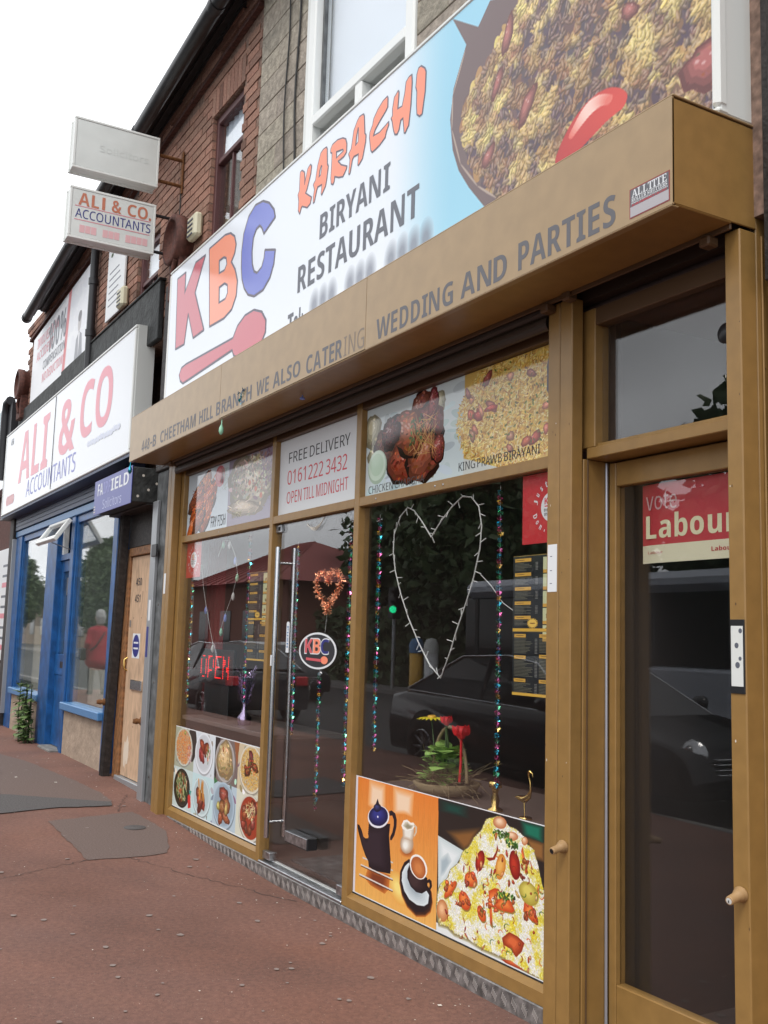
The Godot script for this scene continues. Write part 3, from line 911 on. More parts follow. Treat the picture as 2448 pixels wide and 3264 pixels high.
# ------------------------------------------------------------------ the restaurant front
func restaurant() -> void:
	var t := thing("restaurant_shopfront", "gold-brown metal framed restaurant shopfront with glass panes and tread plate base", "shopfront", Vector3(-5.4, 0, 0))
	var g: Material = M.gold_paint
	# uprights
	for a in [[-7.79, -7.7], [-5.995, -5.946], [-4.856, -4.801], [-3.15, -3.07]]:
		part("mullion", cbox(a[0], a[1], 0.078 if a[0] != -7.79 else 0.06, 2.73, -0.07, 0.0, 0.003), g, t)
	# cross bars butt against the uprights
	for a in [[-7.7, -5.995], [-5.946, -4.856], [-4.801, -3.15]]:
		part("transom", cbox(a[0], a[1], 2.156, 2.206, -0.068, -0.002, 0.003), g, t)
		part("head_rail", cbox(a[0], a[1], 2.69, 2.73, -0.068, -0.003, 0.003), M.brown_head, t)
		if a[0] == -5.946: continue
		# bottom rail with its sloping top bead
		var st := S()
		var z0 := -0.068
		var pr := [Vector2(0.079, -0.001), Vector2(0.128, -0.001), Vector2(0.146, -0.03), Vector2(0.146, z0), Vector2(0.079, z0)]
		for i in 5:
			var p: Vector2 = pr[i]; var q: Vector2 = pr[(i + 1) % 5]
			quad(st, Vector3(a[0], q.x, q.y), Vector3(a[1], q.x, q.y), Vector3(a[1], p.x, p.y), Vector3(a[0], p.x, p.y))
		part("bottom_rail", fin(st), g, t)
		# dark gasket between rail and pane
		part("gasket", box(a[0], a[1], 0.1462, 0.153, -0.043, -0.034), M.rubber, t)
	# panes
	for a in [[-7.7, -5.995, 0.15, 2.156], [-4.801, -3.15, 0.15, 2.156], [-7.7, -5.995, 2.206, 2.69], [-5.946, -4.856, 2.206, 2.69], [-4.801, -3.15, 2.206, 2.69]]:
		pane(t, a[0] + 0.001, a[1] - 0.001, a[2] + 0.001, a[3] - 0.001, -0.04)
	# tread plate kick board in two lengths with ribs
	for a in [[-7.7, -4.862], [-4.858, -3.14]]:
		var k := part("kick_plate", cbox(a[0], a[1], -0.01, 0.078, -0.05, 0.006, 0.004), M.tread_plate, t)
		var rib := S()
		for i in 5:
			var u := (i - 2) * 0.0062
			var y := -u * 0.9
			tube(rib, [Vector3(u - 0.004, y - 0.013, 0.0), Vector3(u + 0.004, y + 0.013, 0.0)], 0.0016, 5)
		var rm := fin(rib)
		var x: float = a[0] + 0.03
		while x < a[1] - 0.03:
			var lo := gy(x)
			if lo < 0.05:
				put("tread_rib", rm, M.tread_rib, k, Vector3(x, (lo + 0.074) / 2, 0.0066))
			x += 0.066
	# screws in the bars
	var sc := lathemesh([Vector2(0, 0.002), Vector2(0.005, 0.0015), Vector2(0.006, 0)], Vector3.ZERO, Vector3.BACK, 8)
	for x in [-6.9, -6.02 + 0.045, -4.84, -4.62, -4.05, -3.98]:
		put("screw", sc, M.aluminium, t, Vector3(x, 2.18, -0.0018))
	# threshold
	part("threshold", cbox(-5.946, -4.856, 0.0785, 0.094, -0.12, 0.004, 0.004), M.aluminium, t)
	part("threshold_lip", cbox(-5.946, -4.856, 0.0945, 0.1, -0.075, -0.05, 0.002), M.frame_white, t)
	glass_door(t)
	# shutter guide rails, outside the frame
	for a in [[-7.925, -7.852], [-7.848, -7.77], [-3.135, -3.064], [-3.061, -2.99]]:
		var st := S()
		cbx(st, a[0], a[1], gy(a[0]) - 0.01, 2.8, 0.0025, 0.06, 0.004)
		part("shutter_guide", fin(st), g, t)
	# rolled up shutter curtain behind the canopy: the last laths show
	for i in 4:
		var y := 2.735 + i * 0.062
		var st := S()
		lathe_half(st, -7.76, -3.14, y, 0.03 + 0.0 * i)
		part("shutter_lath", fin(st), M.dark_slat, t)
	part("shutter_stop", cbox(-7.76, -3.14, 2.731, 2.76, -0.06, 0.005, 0.004), M.brown_head, t)
	for a in [[-3.13, 0.075, 2.76], [-3.0, 0.068, 2.775], [-2.3, 0.07, 2.76], [-7.8, 0.08, 2.77]]:
		part("guide_catch", cbox(a[0], a[0] + 0.045, a[2], a[2] + 0.035, 0.0605, 0.0605 + 0.05, 0.006), M.brown_head, t)
	# locks that stand out of the guides
	for a in [[-3.017, 0.712, false], [-2.2, 0.722, true]]:
		var o := Vector3(a[0], a[1], 0.06)
		var st := S()
		var ax := Vector3(0.1, -0.22, 1.0).normalized()
		lathe(st, [Vector2(0.0, 0.0), Vector2(0.022, 0.0), Vector2(0.024, 0.008), Vector2(0.018, 0.014), Vector2(0.02, 0.02), Vector2(0.0145, 0.026), Vector2(0.0135, 0.062), Vector2(0.0125, 0.066), Vector2(0.009, 0.066)], o, ax, 20)
		var k := part("shutter_lock", fin(st), M.gold_knob, t)
		part("lock_face", lathemesh([Vector2(0.0, 0.0665), Vector2(0.0095, 0.0662)], o, ax, 16), M.box_white if a[2] else M.black_plastic, k)
		part("keyhole", box(o.x + 0.0045, o.x + 0.0075, o.y - 0.019, o.y - 0.012, 0.1252, 0.1262), M.black_plastic, k)
	# chips and specks in the paint of the posts
	rng.seed = 208
	for i in 26:
		var px := -3.135 + rng.randf() * 0.14 if i % 2 else -2.235 + rng.randf() * 0.06
		part("paint_chip", platemesh(ellipse_pts(px, rng.randf_range(0.1, 2.6), rng.randf_range(0.0012, 0.003), rng.randf_range(0.0015, 0.006), 7), 0.0607, 0.0004), M.scrap if i % 3 == 0 else M.brown_head, t)
	white_strip(t)
	side_door()
	shop_room()
	canopy()
	long_sign()

func lathe_half(st: SurfaceTool, x0: float, x1: float, y: float, r: float) -> void:
	var prev := Vector2.ZERO
	for k in 7:
		var a := -PI / 2 + PI * k / 6.0
		var p := Vector2(y + 0.03 * sin(a), 0.05 + 0.02 * cos(a))
		if k > 0:
			quad(st, Vector3(x0, p.x, p.y), Vector3(x1, p.x, p.y), Vector3(x1, prev.x, prev.y), Vector3(x0, prev.x, prev.y))
		prev = p
	quad(st, Vector3(x1, y + 0.03, 0.05), Vector3(x0, y + 0.03, 0.05), Vector3(x0, y - 0.03, 0.05), Vector3(x1, y - 0.03, 0.05))

func pane(parent: Node, x0: float, x1: float, y0: float, y1: float, z: float, m: Material = null, thick := 0.006, called := "glass_pane") -> MeshInstance3D:
	var b := BoxMesh.new()
	b.size = Vector3(x1 - x0, y1 - y0, thick)
	return put(called, b, M.glass if m == null else m, parent, Vector3((x0 + x1) / 2, (y0 + y1) / 2, z))

func white_strip(_t: Node) -> void:
	var a := part("notice_strip", platemesh(PackedVector2Array([Vector2(-3.125, 1.649), Vector2(-3.07, 1.649), Vector2(-3.07, 1.833), Vector2(-3.125, 1.833)]), 0.0615), M.paper_white, self, false)
	tag(a, "white paper strip stuck on the gold post beside the menu", "sticker")
	for y in [1.68, 1.73, 1.785]:
		part("print", box(-3.11, -3.098, y, y + 0.003, 0.0616, 0.0619), M.letter_grey, a)
	var b := part("notice_strip_001", platemesh(PackedVector2Array([Vector2(-7.9, 1.76), Vector2(-7.855, 1.76), Vector2(-7.855, 1.92), Vector2(-7.9, 1.92)]), 0.0615), M.paper_white, self, false)
	tag(b, "white paper strip on the gold post next to the grey post", "sticker")
	var c := thing("number_plate", "narrow white door number plate in a dark frame on the end post", "plate", Vector3(-2.2, 1.313, 0.06))
	part("frame", cbox(-2.23, -2.174, 1.313, 1.54, 0.0604, 0.064, 0.001), M.black_plastic, c)
	part("face", cbox(-2.225, -2.179, 1.335, 1.52, 0.0642, 0.0652, 0.0005), M.box_white, c)
	for a2 in [[-2.203, 1.46, 0.008], [-2.2, 1.4, 0.009], [-2.188, 1.505, 0.007], [-2.19, 1.42, 0.006]]:
		part("mark", platemesh(ellipse_pts(a2[0], a2[1], a2[2], a2[2] * 1.1, 10), 0.0656, 0.0003), M.letter_grey, c)

func glass_door(t: Node3D) -> void:
	var d := pane(t, -5.94, -4.862, 0.103, 2.15, -0.04, null, 0.01, "door")
	var at := d
	var bar := S()
	for z in [0.018, -0.098]:
		tube(bar, [Vector3(-5.8, 0.25, z), Vector3(-5.8, 2.0, z)], 0.0155, 14)
	for y in [0.34, 1.9]:
		tube(bar, [Vector3(-5.8, y, -0.098), Vector3(-5.8, y, 0.018)], 0.009, 10)
	part("handle", fin(bar), M.chrome, at)
	for a in [[-5.94, -5.86, 2.1, 2.149], [-4.94, -4.862, 2.09, 2.149], [-5.938, -5.83, 0.104, 0.15], [-4.96, -4.866, 0.104, 0.155]]:
		part("patch_fitting", cbox(a[0], a[1], a[2], a[3], -0.056, -0.022, 0.003), M.aluminium, at)
	part("hinge_pin", cbox(-5.895, -5.875, 2.112, 2.135, -0.0218, -0.012, 0.003), M.black_plastic, at)
	var lb := part("letterbox", cbox(-5.51, -5.22, 0.278, 0.345, -0.034, 0.03, 0.004), M.black_plastic, at)
	part("flap", cbox(-5.507, -5.223, 0.286, 0.342, 0.0304, 0.034, 0.002), M.aluminium, lb)
	# things stuck on the door
	var o := thing("oval_sticker", "black oval sticker with white rim, letters and spoon on the glass door", "sticker", Vector3(-5.31, 1.27, -0.034))
	part("rim", platemesh(ellipse_pts(-5.31, 1.373, 0.242, 0.105, 48), -0.0335, 0.0005), M.paper_white, o)
	part("ground", platemesh(ellipse_pts(-5.31, 1.373, 0.222, 0.094, 48), -0.033, 0.0004), M.black_ink, o)
	var cx := [[-5.47, -5.365, "K", M.letter_red], [-5.36, -5.27, "B", M.letter_orange], [-5.262, -5.16, "C", M.navy_ink]]
	for a in cx:
		letters(a[2], a[0] - 0.006, a[1] + 0.006, 1.352, 1.446, -0.0326, M.paper_white, o, "letter_rim")
		letters(a[2], a[0], a[1], 1.358, 1.44, -0.0322, a[3], o, "letter")
	part("spoon", platemesh(ellipse_pts(-5.215, 1.322, 0.045, 0.022, 20), -0.0324, 0.0004), M.letter_orange, o)
	part("spoon", platemesh(PackedVector2Array([Vector2(-5.45, 1.332), Vector2(-5.45, 1.317), Vector2(-5.25, 1.312), Vector2(-5.25, 1.327)]), -0.0321, 0.0004), M.letter_red, o)
	var pu := thing("push_sticker", "narrow white and blue sticker reading PUSH beside the door handle", "sticker", Vector3(-5.72, 1.35, -0.034))
	part("backing", platemesh(PackedVector2Array([Vector2(-5.742, 1.353), Vector2(-5.7, 1.353), Vector2(-5.7, 1.53), Vector2(-5.71, 1.54), Vector2(-5.732, 1.54), Vector2(-5.742, 1.53)]), -0.0335, 0.0005), M.white_paint, pu)
	var yy := 1.51
	for ch in ["P", "U", "S", "H"]:
		letters(ch, -5.735, -5.707, yy - 0.022, yy, -0.033, M.light_blue_paint, pu, "letter", true, 0, false, -PI / 2)
		yy -= 0.034
	var b := part("smile_decal", decal_smile(), M.scrap, self, false)
	tag(b, "small white curved fruit decal at the top of the glass door", "sticker")
	var ws := part("white_tag", platemesh(PackedVector2Array([Vector2(-5.812, 1.27), Vector2(-5.79, 1.27), Vector2(-5.79, 1.335), Vector2(-5.812, 1.335)]), 0.0355, 0.0006), M.paper_white, self, false)
	tag(ws, "little white paper tag on the long door handle", "sticker")

func decal_smile() -> ArrayMesh:
	var st := S()
	for j in 4:
		var pts := []
		for k in 9:
			var u := k / 8.0
			pts.append(Vector3(-5.5 + 0.22 * u, 2.085 + 0.05 * pow(2 * u - 1, 2) * (0.6 + 0.2 * j) + 0.022 * u - j * 0.006, -0.0335))
		tube(st, pts, 0.0022, 4)
	return fin(st)

func side_door() -> void:
	var g: Material = M.gold_paint
	var t := thing("side_door_front", "narrow gold-brown side entrance with dark glass door and top light", "doorway", Vector3(-2.6, 0, 0))
	# frame set back from the shutter guides; the leaf lies deeper still
	part("jamb", cbox(-3.055, -2.988, 0.0, 2.163, -0.19, 0.0, 0.003), g, t)
	part("jamb_stop", cbox(-2.9875, -2.982, 0.045, 2.162, -0.021, -0.016, 0.001), M.brown_head, t)
	part("jamb", cbox(-2.29, -2.236, 0.0, 2.163, -0.19, -0.018, 0.003), g, t)
	part("frame", cbox(-3.055, -2.945, 2.207, 2.76, -0.09, -0.018, 0.003), g, t)
	part("frame", cbox(-2.29, -2.236, 2.207, 2.76, -0.09, -0.018, 0.003), g, t)
	part("transom", cbox(-2.988, -2.236, 2.163, 2.206, -0.19, -0.014, 0.003), g, t)
	part("head_rail", cbox(-2.945, -2.29, 2.69, 2.76, -0.085, -0.02, 0.003), M.brown_head, t)
	part("top_bead", cbox(-2.945, -2.29, 2.2065, 2.22, -0.06, -0.03, 0.002), g, t)
	pane(t, -2.944, -2.291, 2.221, 2.689, -0.058, null, 0.006)
	# leaf
	var d := part("door", cbox(-2.976, -2.94, 0.05, 2.155, -0.17, -0.12, 0.003), g, t)
	part("hinge_strip", tubemesh([Vector3(-2.981, 0.05, -0.112), Vector3(-2.981, 2.155, -0.112)], 0.0062, 8), M.hinge_strip, d)
	part("stile", cbox(-2.375, -2.295, 0.05, 2.155, -0.17, -0.12, 0.003), g, d)
	part("top_rail", cbox(-2.94, -2.375, 2.062, 2.155, -0.168, -0.122, 0.003), g, d)
	part("kick_rail", cbox(-2.94, -2.375, 0.05, 0.222, -0.168, -0.122, 0.004), g, d)
	pane(d, -2.94, -2.375, 0.222, 2.062, -0.145, null, 0.006)
	part("sill", cbox(-2.985, -2.236, -0.01, 0.045, -0.2, 0.0, 0.004), M.kerb_stone, t)
	# end guide and its boxing
	part("shutter_guide", cbox(-2.235, -2.172, -0.01, 2.8, -0.017, 0.06, 0.004), g, t)
	part("boxing", cbox(-2.2345, -2.1725, -0.01, 3.14, -0.16, -0.0175, 0.003), g, t)
	part("corner_bead", tubemesh([Vector3(-2.2 + 0.032, 0.0, -0.04), Vector3(-2.2 + 0.032, 2.79, -0.04)], 0.004, 6), g, t)
	var sc := lathemesh([Vector2(0, 0.002), Vector2(0.004, 0.001), Vector2(0.005, 0)], Vector3.ZERO, Vector3.RIGHT, 8)
	for y in [0.62, 1.2, 1.78, 2.35]:
		put("screw", sc, M.dark_slat, t, Vector3(-2.1725, y, -0.05))
	# next door's gold boarding, a strip of it
	var n := thing("gold_boarding", "plain gold-brown boarding next to the end post with a rounded bead", "boarding", Vector3(-1.9, 0, -0.08))
	part("board", cbox(-2.168, -1.3, -0.02, 2.62, -0.14, -0.06, 0.004), g, n)
	part("bead", tubemesh([Vector3(-2.15, 0.0, -0.055), Vector3(-2.15, 2.62, -0.055)], 0.008, 8), g, n)
	for y in [0.55, 1.1, 1.66, 2.2]:
		part("bead_joint", tubemesh([Vector3(-2.15, y, -0.055), Vector3(-2.15, y + 0.012, -0.055)], 0.0095, 8), M.gold_knob, n)
	# the dark round vent on the top light
	var v := S()
	lathe(v, [Vector2(0, 0.008), Vector2(0.03, 0.006), Vector2(0.036, 0.0)], Vector3(-2.335, 2.51, -0.0545), Vector3.BACK, 24)
	var vo := part("round_vent", fin(v), M.black_plastic, self, false)
	tag(vo, "small dark round vent fixed on the glass over the side door", "vent")
	# election poster hung inside the glass
	var p := thing("election_poster", "red and white election poster reading vote Labour inside the side door", "poster", Vector3(-2.62, 1.76, -0.16))
	part("red_field", curled(-2.845, -2.385, 1.825, 2.055, -0.158), M.poster_faded, p)
	part("white_band", curled(-2.845, -2.385, 1.758, 1.825, -0.158), M.poster_band, p)
	letters("vote", -2.815, -2.66, 1.955, 2.02, -0.1568, M.poster_thin, p, "lettering", false)
	letters("Labour", -2.815, -2.39, 1.848, 1.94, -0.1568, M.poster_cream, p)
	letters("Labour", -2.805, -2.73, 1.792, 1.803, -0.1568, M.poster_faded, p, "lettering", false)
	letters("Labour", -2.5, -2.4, 1.786, 1.803, -0.1568, M.poster_faded, p)

func curled(x0: float, x1: float, y0: float, y1: float, z: float) -> ArrayMesh:
	var st := S()
	st.set_smooth_group(0)
	for i in 8:
		var a := lerpf(x0, x1, i / 8.0)
		var b := lerpf(x0, x1, (i + 1) / 8.0)
		var f := func(x: float) -> float: return z - 0.012 * pow(maxf(0.0, (x0 + 0.08 - x) / 0.08), 2)
		quad(st, Vector3(a, y1, f.call(a)), Vector3(b, y1, f.call(b)), Vector3(b, y0, f.call(b)), Vector3(a, y0, f.call(a)))
	return fin(st)

func shop_room() -> void:
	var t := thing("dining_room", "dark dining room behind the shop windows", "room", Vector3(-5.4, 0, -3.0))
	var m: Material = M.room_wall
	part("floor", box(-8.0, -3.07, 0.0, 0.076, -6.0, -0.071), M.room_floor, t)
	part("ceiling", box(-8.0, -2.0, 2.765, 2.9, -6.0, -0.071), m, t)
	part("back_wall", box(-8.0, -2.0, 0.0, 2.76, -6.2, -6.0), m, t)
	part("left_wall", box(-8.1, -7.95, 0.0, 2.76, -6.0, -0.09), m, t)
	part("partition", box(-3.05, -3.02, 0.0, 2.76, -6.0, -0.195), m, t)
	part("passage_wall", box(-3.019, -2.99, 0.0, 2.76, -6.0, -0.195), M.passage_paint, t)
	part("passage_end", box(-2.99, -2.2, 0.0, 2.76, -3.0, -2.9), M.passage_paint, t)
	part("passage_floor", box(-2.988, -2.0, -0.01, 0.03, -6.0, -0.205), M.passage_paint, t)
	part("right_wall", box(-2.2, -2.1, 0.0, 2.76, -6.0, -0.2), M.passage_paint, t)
	# ledges inside the two windows
	part("window_ledge", cbox(-4.79, -3.16, 0.66, 0.7, -0.75, -0.075, 0.004), M.room_floor, t)
	part("window_ledge", cbox(-7.69, -6.0, 0.8, 0.83, -0.6, -0.075, 0.004), M.room_floor, t)
	part("door_mat", box(-5.9, -4.9, 0.0775, 0.088, -1.1, -0.2), M.grey_post, t)
	# red curtain at the side of the left window
	var st := S()
	st.set_smooth_group(0)
	for i in 24:
		var u0 := i / 24.0
		var u1 := (i + 1) / 24.0
		var f := func(u: float) -> Vector2: return Vector2(-7.9 + 0.3 * u, -0.32 + 0.025 * sin(u * 30.0))
		var a: Vector2 = f.call(u0)
		var b: Vector2 = f.call(u1)
		quad(st, Vector3(a.x, 2.6, a.y), Vector3(b.x, 2.6, b.y), Vector3(b.x, 0.84, b.y), Vector3(a.x, 0.84, a.y))
	var c := part("curtain", fin(st), M.curtain_red, self, false)
	tag(c, "dark red curtain at the edge of the left shop window", "curtain")
	var c2 := part("curtain_001", box(-3.7, -3.55, 0.9, 2.2, -1.6, -1.57), M.curtain_red, self, false)
	tag(c2, "dark red cloth hanging deep inside behind the menu board", "curtain")
	# lit letters
	var o := thing("open_sign", "black panel with red light dots spelling OPEN in the window", "sign", Vector3(-7.36, 1.05, -0.2))
	part("panel", cbox(-7.71, -7.0, 1.08, 1.34, -0.225, -0.2, 0.004), M.black_plastic, o)
	part("stand", cbox(-7.6, -7.1, 0.835, 1.08, -0.22, -0.21, 0.003), M.black_plastic, o)
	var dots := S()
	var glyph := {"O": ["0110", "1001", "1001", "1001", "1001", "1001", "0110"], "P": ["1110", "1001", "1001", "1001", "1110", "1000", "1000"], "E": ["1111", "1000", "1000", "1110", "1000", "1000", "1111"], "N": ["1001", "1101", "1101", "1011", "1011", "1001", "1001"]}
	var x := -7.66
	var n := 0
	for ch in ["O", "P", "E", "N"]:
		for r in 13:
			for q in 7:
				var rows: Array = glyph[ch]
				var on: bool = rows[r >> 1][q >> 1] == "1"
				if r % 2 == 1 and r < 12: on = on and rows[(r >> 1) + 1][q >> 1] == "1"
				if q % 2 == 1 and q < 6: on = on and String(rows[r >> 1])[(q >> 1) + 1] == "1"
				if on:
					lathe(dots, [Vector2(0, 0.003), Vector2(0.0045, 0.002), Vector2(0.0055, 0)], Vector3(x + q * 0.0175, 1.285 - r * 0.013, -0.1998), Vector3.BACK, 5)
					n += 1
		x += 0.155
	var led := mat("led_red", lin(0.5, 0.0, 0.0), 0.5)
	led.emission_enabled = true
	led.emission = Color(1.0, 0.03, 0.05)
	led.emission_energy_multiplier = 1.1
	part("led", fin(dots), led, o)
	var li := OmniLight3D.new()
	li.name = "open_sign_glow"
	li.light_color = Color(1, 0.05, 0.06)
	li.light_energy = 0.003
	li.light_size = 0.15
	li.shadow_enabled = true
	li.position = Vector3(0, 0.14, 0.03)
	o.add_child(li)

func canopy() -> void:
	var t := thing("shutter_canopy", "long gold-brown shutter box with catering lettering along its front", "canopy", Vector3(-5.1, 2.81, 0.2))
	var m: Material = M.canopy_sheen_paint
	# front sheets butt with thin dark seams
	var xs := [-8.03, -6.034, -4.126, -2.17]
	for i in 3:
		var a: float = xs[i] + (0.002 if i > 0 else 0.0)
		var b: float = xs[i + 1] - (0.002 if i < 2 else 0.0)
		var st := S()
		var y0 := 2.806 + (0.004 if i == 1 else 0.0)
		hexa(st, [Vector3(a, 3.16, 0.36), Vector3(b, 3.16, 0.36), Vector3(b, y0, 0.36), Vector3(a, y0, 0.36), Vector3(a, 3.16, 0.352), Vector3(b, 3.16, 0.352), Vector3(b, y0, 0.352), Vector3(a, y0, 0.352)])
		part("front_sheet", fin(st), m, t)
	part("seam_backing", box(-6.04, -4.12, 2.82, 3.15, 0.3455, 0.3515), M.dark_slat, t)
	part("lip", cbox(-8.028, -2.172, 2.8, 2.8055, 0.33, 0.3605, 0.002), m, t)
	part("underside", cbox(-8.028, -2.172, 2.806, 2.818, 0.095, 0.345, 0.003), M.gold_paint, t)
	part("underside_lip", cbox(-8.02, -2.18, 2.79, 2.83, 0.085, 0.0945, 0.002), M.brown_head, t)
	part("back_board", box(-8.02, -2.18, 2.79, 3.14, -0.05, 0.0), M.dark_slat, t)
	part("end_plate", cbox(-2.178, -2.17, 2.81, 3.155, -0.017, 0.3595, 0.002), M.gold_paint, t)
	part("end_plate", cbox(-8.03, -8.022, 2.81, 3.155, -0.04, 0.3595, 0.002), M.gold_paint, t)
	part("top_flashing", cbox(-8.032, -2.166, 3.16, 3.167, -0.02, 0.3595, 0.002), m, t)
	letters("448", -7.702, -7.5, 2.834, 2.923, 0.3606, M.canopy_letter, t)
	part("hyphen", box(-7.482, -7.437, 2.866, 2.88, 0.3602, 0.3608), M.canopy_letter, t)
	letters("B", -7.42, -7.34, 2.834, 2.923, 0.3606, M.canopy_letter, t, "letter")
	for a in [["CHEETHAM", -7.24, -6.476], ["HILL", -6.409, -6.15], ["BRANCH", -6.094, -5.51], ["WE", -5.44, -5.259], ["ALSO", -5.201, -4.842]]:
		letters(a[0], a[1], a[2], 2.834, 2.923, 0.3606, M.canopy_letter, t)
	letters("CATER", -4.769, -4.36, 2.822, 2.921, 0.3606, M.canopy_letter, t)
	letters("ING", -4.345, -4.135, 2.822, 2.921, 0.3606, M.faded_letter, t, "worn_lettering", false)
	letters("WEDDING", -4.02, -3.382, 2.825, 2.925, 0.3606, M.canopy_letter, t)
	letters("AND", -3.326, -3.016, 2.826, 2.928, 0.3606, M.canopy_letter, t)
	letters("PARTIES", -2.945, -2.422, 2.828, 2.936, 0.3606, M.canopy_letter, t)
	# maker's sticker
	var s := thing("shutter_sticker", "small dark sticker reading ALLTITE ROLLER SHUTTERS on the canopy corner", "sticker", Vector3(-2.27, 2.82, 0.361))
	part("backing", sheet(-2.356, -2.18, 2.82, 2.92, 0.3609, 0.0006), M.sticker_red, s)
	part("field", sheet(-2.352, -2.184, 2.824, 2.916, 0.3612, 0.0002), M.sticker_dark, s)
	part("field", sheet(-2.352, -2.184, 2.824, 2.858, 0.3614, 0.0001), M.sticker_grey, s)
	letters("ALLTITE", -2.345, -2.192, 2.888, 2.914, 0.3617, M.paper_white, s, "lettering", true, 0, true)
	letters("ROLLER SHUTTERS", -2.346, -2.19, 2.874, 2.886, 0.3617, M.paper_white, s, "lettering", true, 0, true)
	letters("SERVICE - INSTALLATION - REPAIRS", -2.347, -2.188, 2.867, 2.872, 0.3617, M.paper_white, s, "lettering", true)
	letters("24 HR EMERGENCY CALLOUT", -2.345, -2.192, 2.859, 2.866, 0.3617, M.red_ink, s, "lettering", true)
	# scraps of balloon left on the box
	var st := S()
	for k in 9:
		var a := Vector3(-5.66 + rng.randf_range(-0.03, 0.03), 2.87 + rng.randf_range(-0.05, 0.05), 0.363)
		tri(st, a, a + Vector3(rng.randf_range(-0.03, 0.03), rng.randf_range(-0.04, 0.04), 0.012), a + Vector3(rng.randf_range(-0.02, 0.03), rng.randf_range(-0.05, 0.02), 0.004))
	var b := part("balloon_scrap", fin(st), M.foil_cyan, self, false)
	tag(b, "torn blue-green balloon scrap stuck on the canopy lettering", "balloon")
	for a in [[-6.0, 2.8, 0.352, "deflated green balloon hanging from the canopy lip over the left window", 0.1, M.bulb_green], [-8.0, 2.805, 0.355, "small teal balloon shred dangling from the canopy's far end", 0.1, M.foil_cyan], [-5.1, 2.8, 0.22, "tiny dark blue balloon knot under the canopy", 0.03, M.bulb_blue]]:
		var s2 := S()
		var o := Vector3(a[0], a[1], a[2])
		var l: float = a[4]
		lathe(s2, [Vector2(0.002, 0), Vector2(0.005, -l * 0.2), Vector2(0.003, -l * 0.3), Vector2(0.014, -l * 0.55), Vector2(0.016, -l * 0.8), Vector2(0.007, -l * 0.97), Vector2(0, -l)], o, Vector3(0.1, 1, 0).normalized(), 10)
		var q := part(numbered("balloon"), fin(s2), a[5], self, false)
		tag(q, a[3], "balloon")

func outlined(called: String, key: String, holes: Array, fill: Material, t: Node, z: float, w := 0.012) -> void:
	var o := mm(OUT[key])
	var hs := []
	var hs2 := []
	for h in holes:
		var hp := mm(OUT[h])
		hs.append(hp.duplicate())
		var shrunk := Geometry2D.offset_polygon(hp if not Geometry2D.is_polygon_clockwise(hp) else rev(hp), -w * 0.5)
		if shrunk.size() > 0: hs2.append(shrunk[0])
	var oo := o if not Geometry2D.is_polygon_clockwise(o) else rev(o)
	var big := Geometry2D.offset_polygon(oo, w * 0.5, Geometry2D.JOIN_ROUND)
	part(called + "_edge", cutmesh(big[0], hs2, z, 0.0005), M.letter_edge, t)
	var small := Geometry2D.offset_polygon(oo, -w * 0.5)
	var hs3 := []
	for h in hs:
		var g := Geometry2D.offset_polygon(h if not Geometry2D.is_polygon_clockwise(h) else rev(h), w * 0.5)
		if g.size() > 0: hs3.append(g[0])
	part(called, cutmesh(small[0], hs3, z + 0.0006, 0.0005), fill, t)

func rev(p: PackedVector2Array) -> PackedVector2Array:
	var q := p.duplicate()
	q.reverse()
	return q

func long_sign() -> void:
	var t := thing("restaurant_sign", "long white lightbox sign with KBC letters, red spoon and rice photograph", "sign", Vector3(-5.0, 3.17, 0.08))
	var x0 := -7.89
	var x1 := -2.17
	var y0 := 3.17
	var y1 := 4.385
	part("box", cbox(x0 + 0.004, x1 - 0.004, y0 + 0.002, y1 - 0.004, -0.03, 0.136, 0.006), M.box_white, t)
	part("face", sheet(x0 + 0.03, x1 - 0.03, y0 + 0.02, y1 - 0.025, 0.146, 0.006), M.sign_face, t)
	part("top_trim", cbox(x0, x1, y1 - 0.028, y1, 0.1, 0.152, 0.008), M.frame_white, t)
	part("bottom_trim", cbox(x0, x1, y0, y0 + 0.022, 0.1, 0.152, 0.008), M.frame_white, t)
	part("end_trim", cbox(x0, x0 + 0.032, y0 + 0.0225, y1 - 0.0285, 0.1, 0.151, 0.008), M.frame_white, t)
	part("end_trim", cbox(x1 - 0.036, x1, y0 + 0.0225, y1 - 0.0285, 0.1, 0.153, 0.014), M.frame_white, t)
	var z := 0.1475
	outlined("letter_k", "K", [], M.sign_red, t, z, 0.016)
	outlined("letter_b", "B", ["B1", "B2"], M.sign_orange, t, z, 0.016)
	outlined("letter_c", "C", [], M.sign_blue, t, z, 0.016)
	outlined("spoon", "SP", [], M.sign_red, t, z, 0.016)
	outlined("letter", "k", [], M.letter_orange, t, z, 0.009)
	outlined("letter", "a", ["ah"], M.letter_orange, t, z, 0.009)
	outlined("letter", "r", ["rh"], M.letter_orange, t, z, 0.009)
	outlined("letter", "a2", ["a2h"], M.letter_orange, t, z, 0.009)
	outlined("letter", "c", [], M.letter_orange, t, z, 0.009)
	outlined("letter", "h", [], M.letter_orange, t, z, 0.009)
	outlined("letter", "i", [], M.letter_orange, t, z, 0.009)
	letters("BIRYANI", -5.112, -4.308, 3.731, 3.879, z, M.letter_grey, t)
	letters("RESTAURANT", -5.388, -4.02, 3.488, 3.65, z, M.letter_grey, t)
	for a in [["T", -5.51, -5.432, 3.385], ["e", -5.428, -5.366, 3.352], ["l", -5.352, -5.334, 3.39], [":", -5.315, -5.297, 3.345]]: letters(a[0], a[1], a[2], 3.24, a[3], z, M.letter_grey, t, "letter")

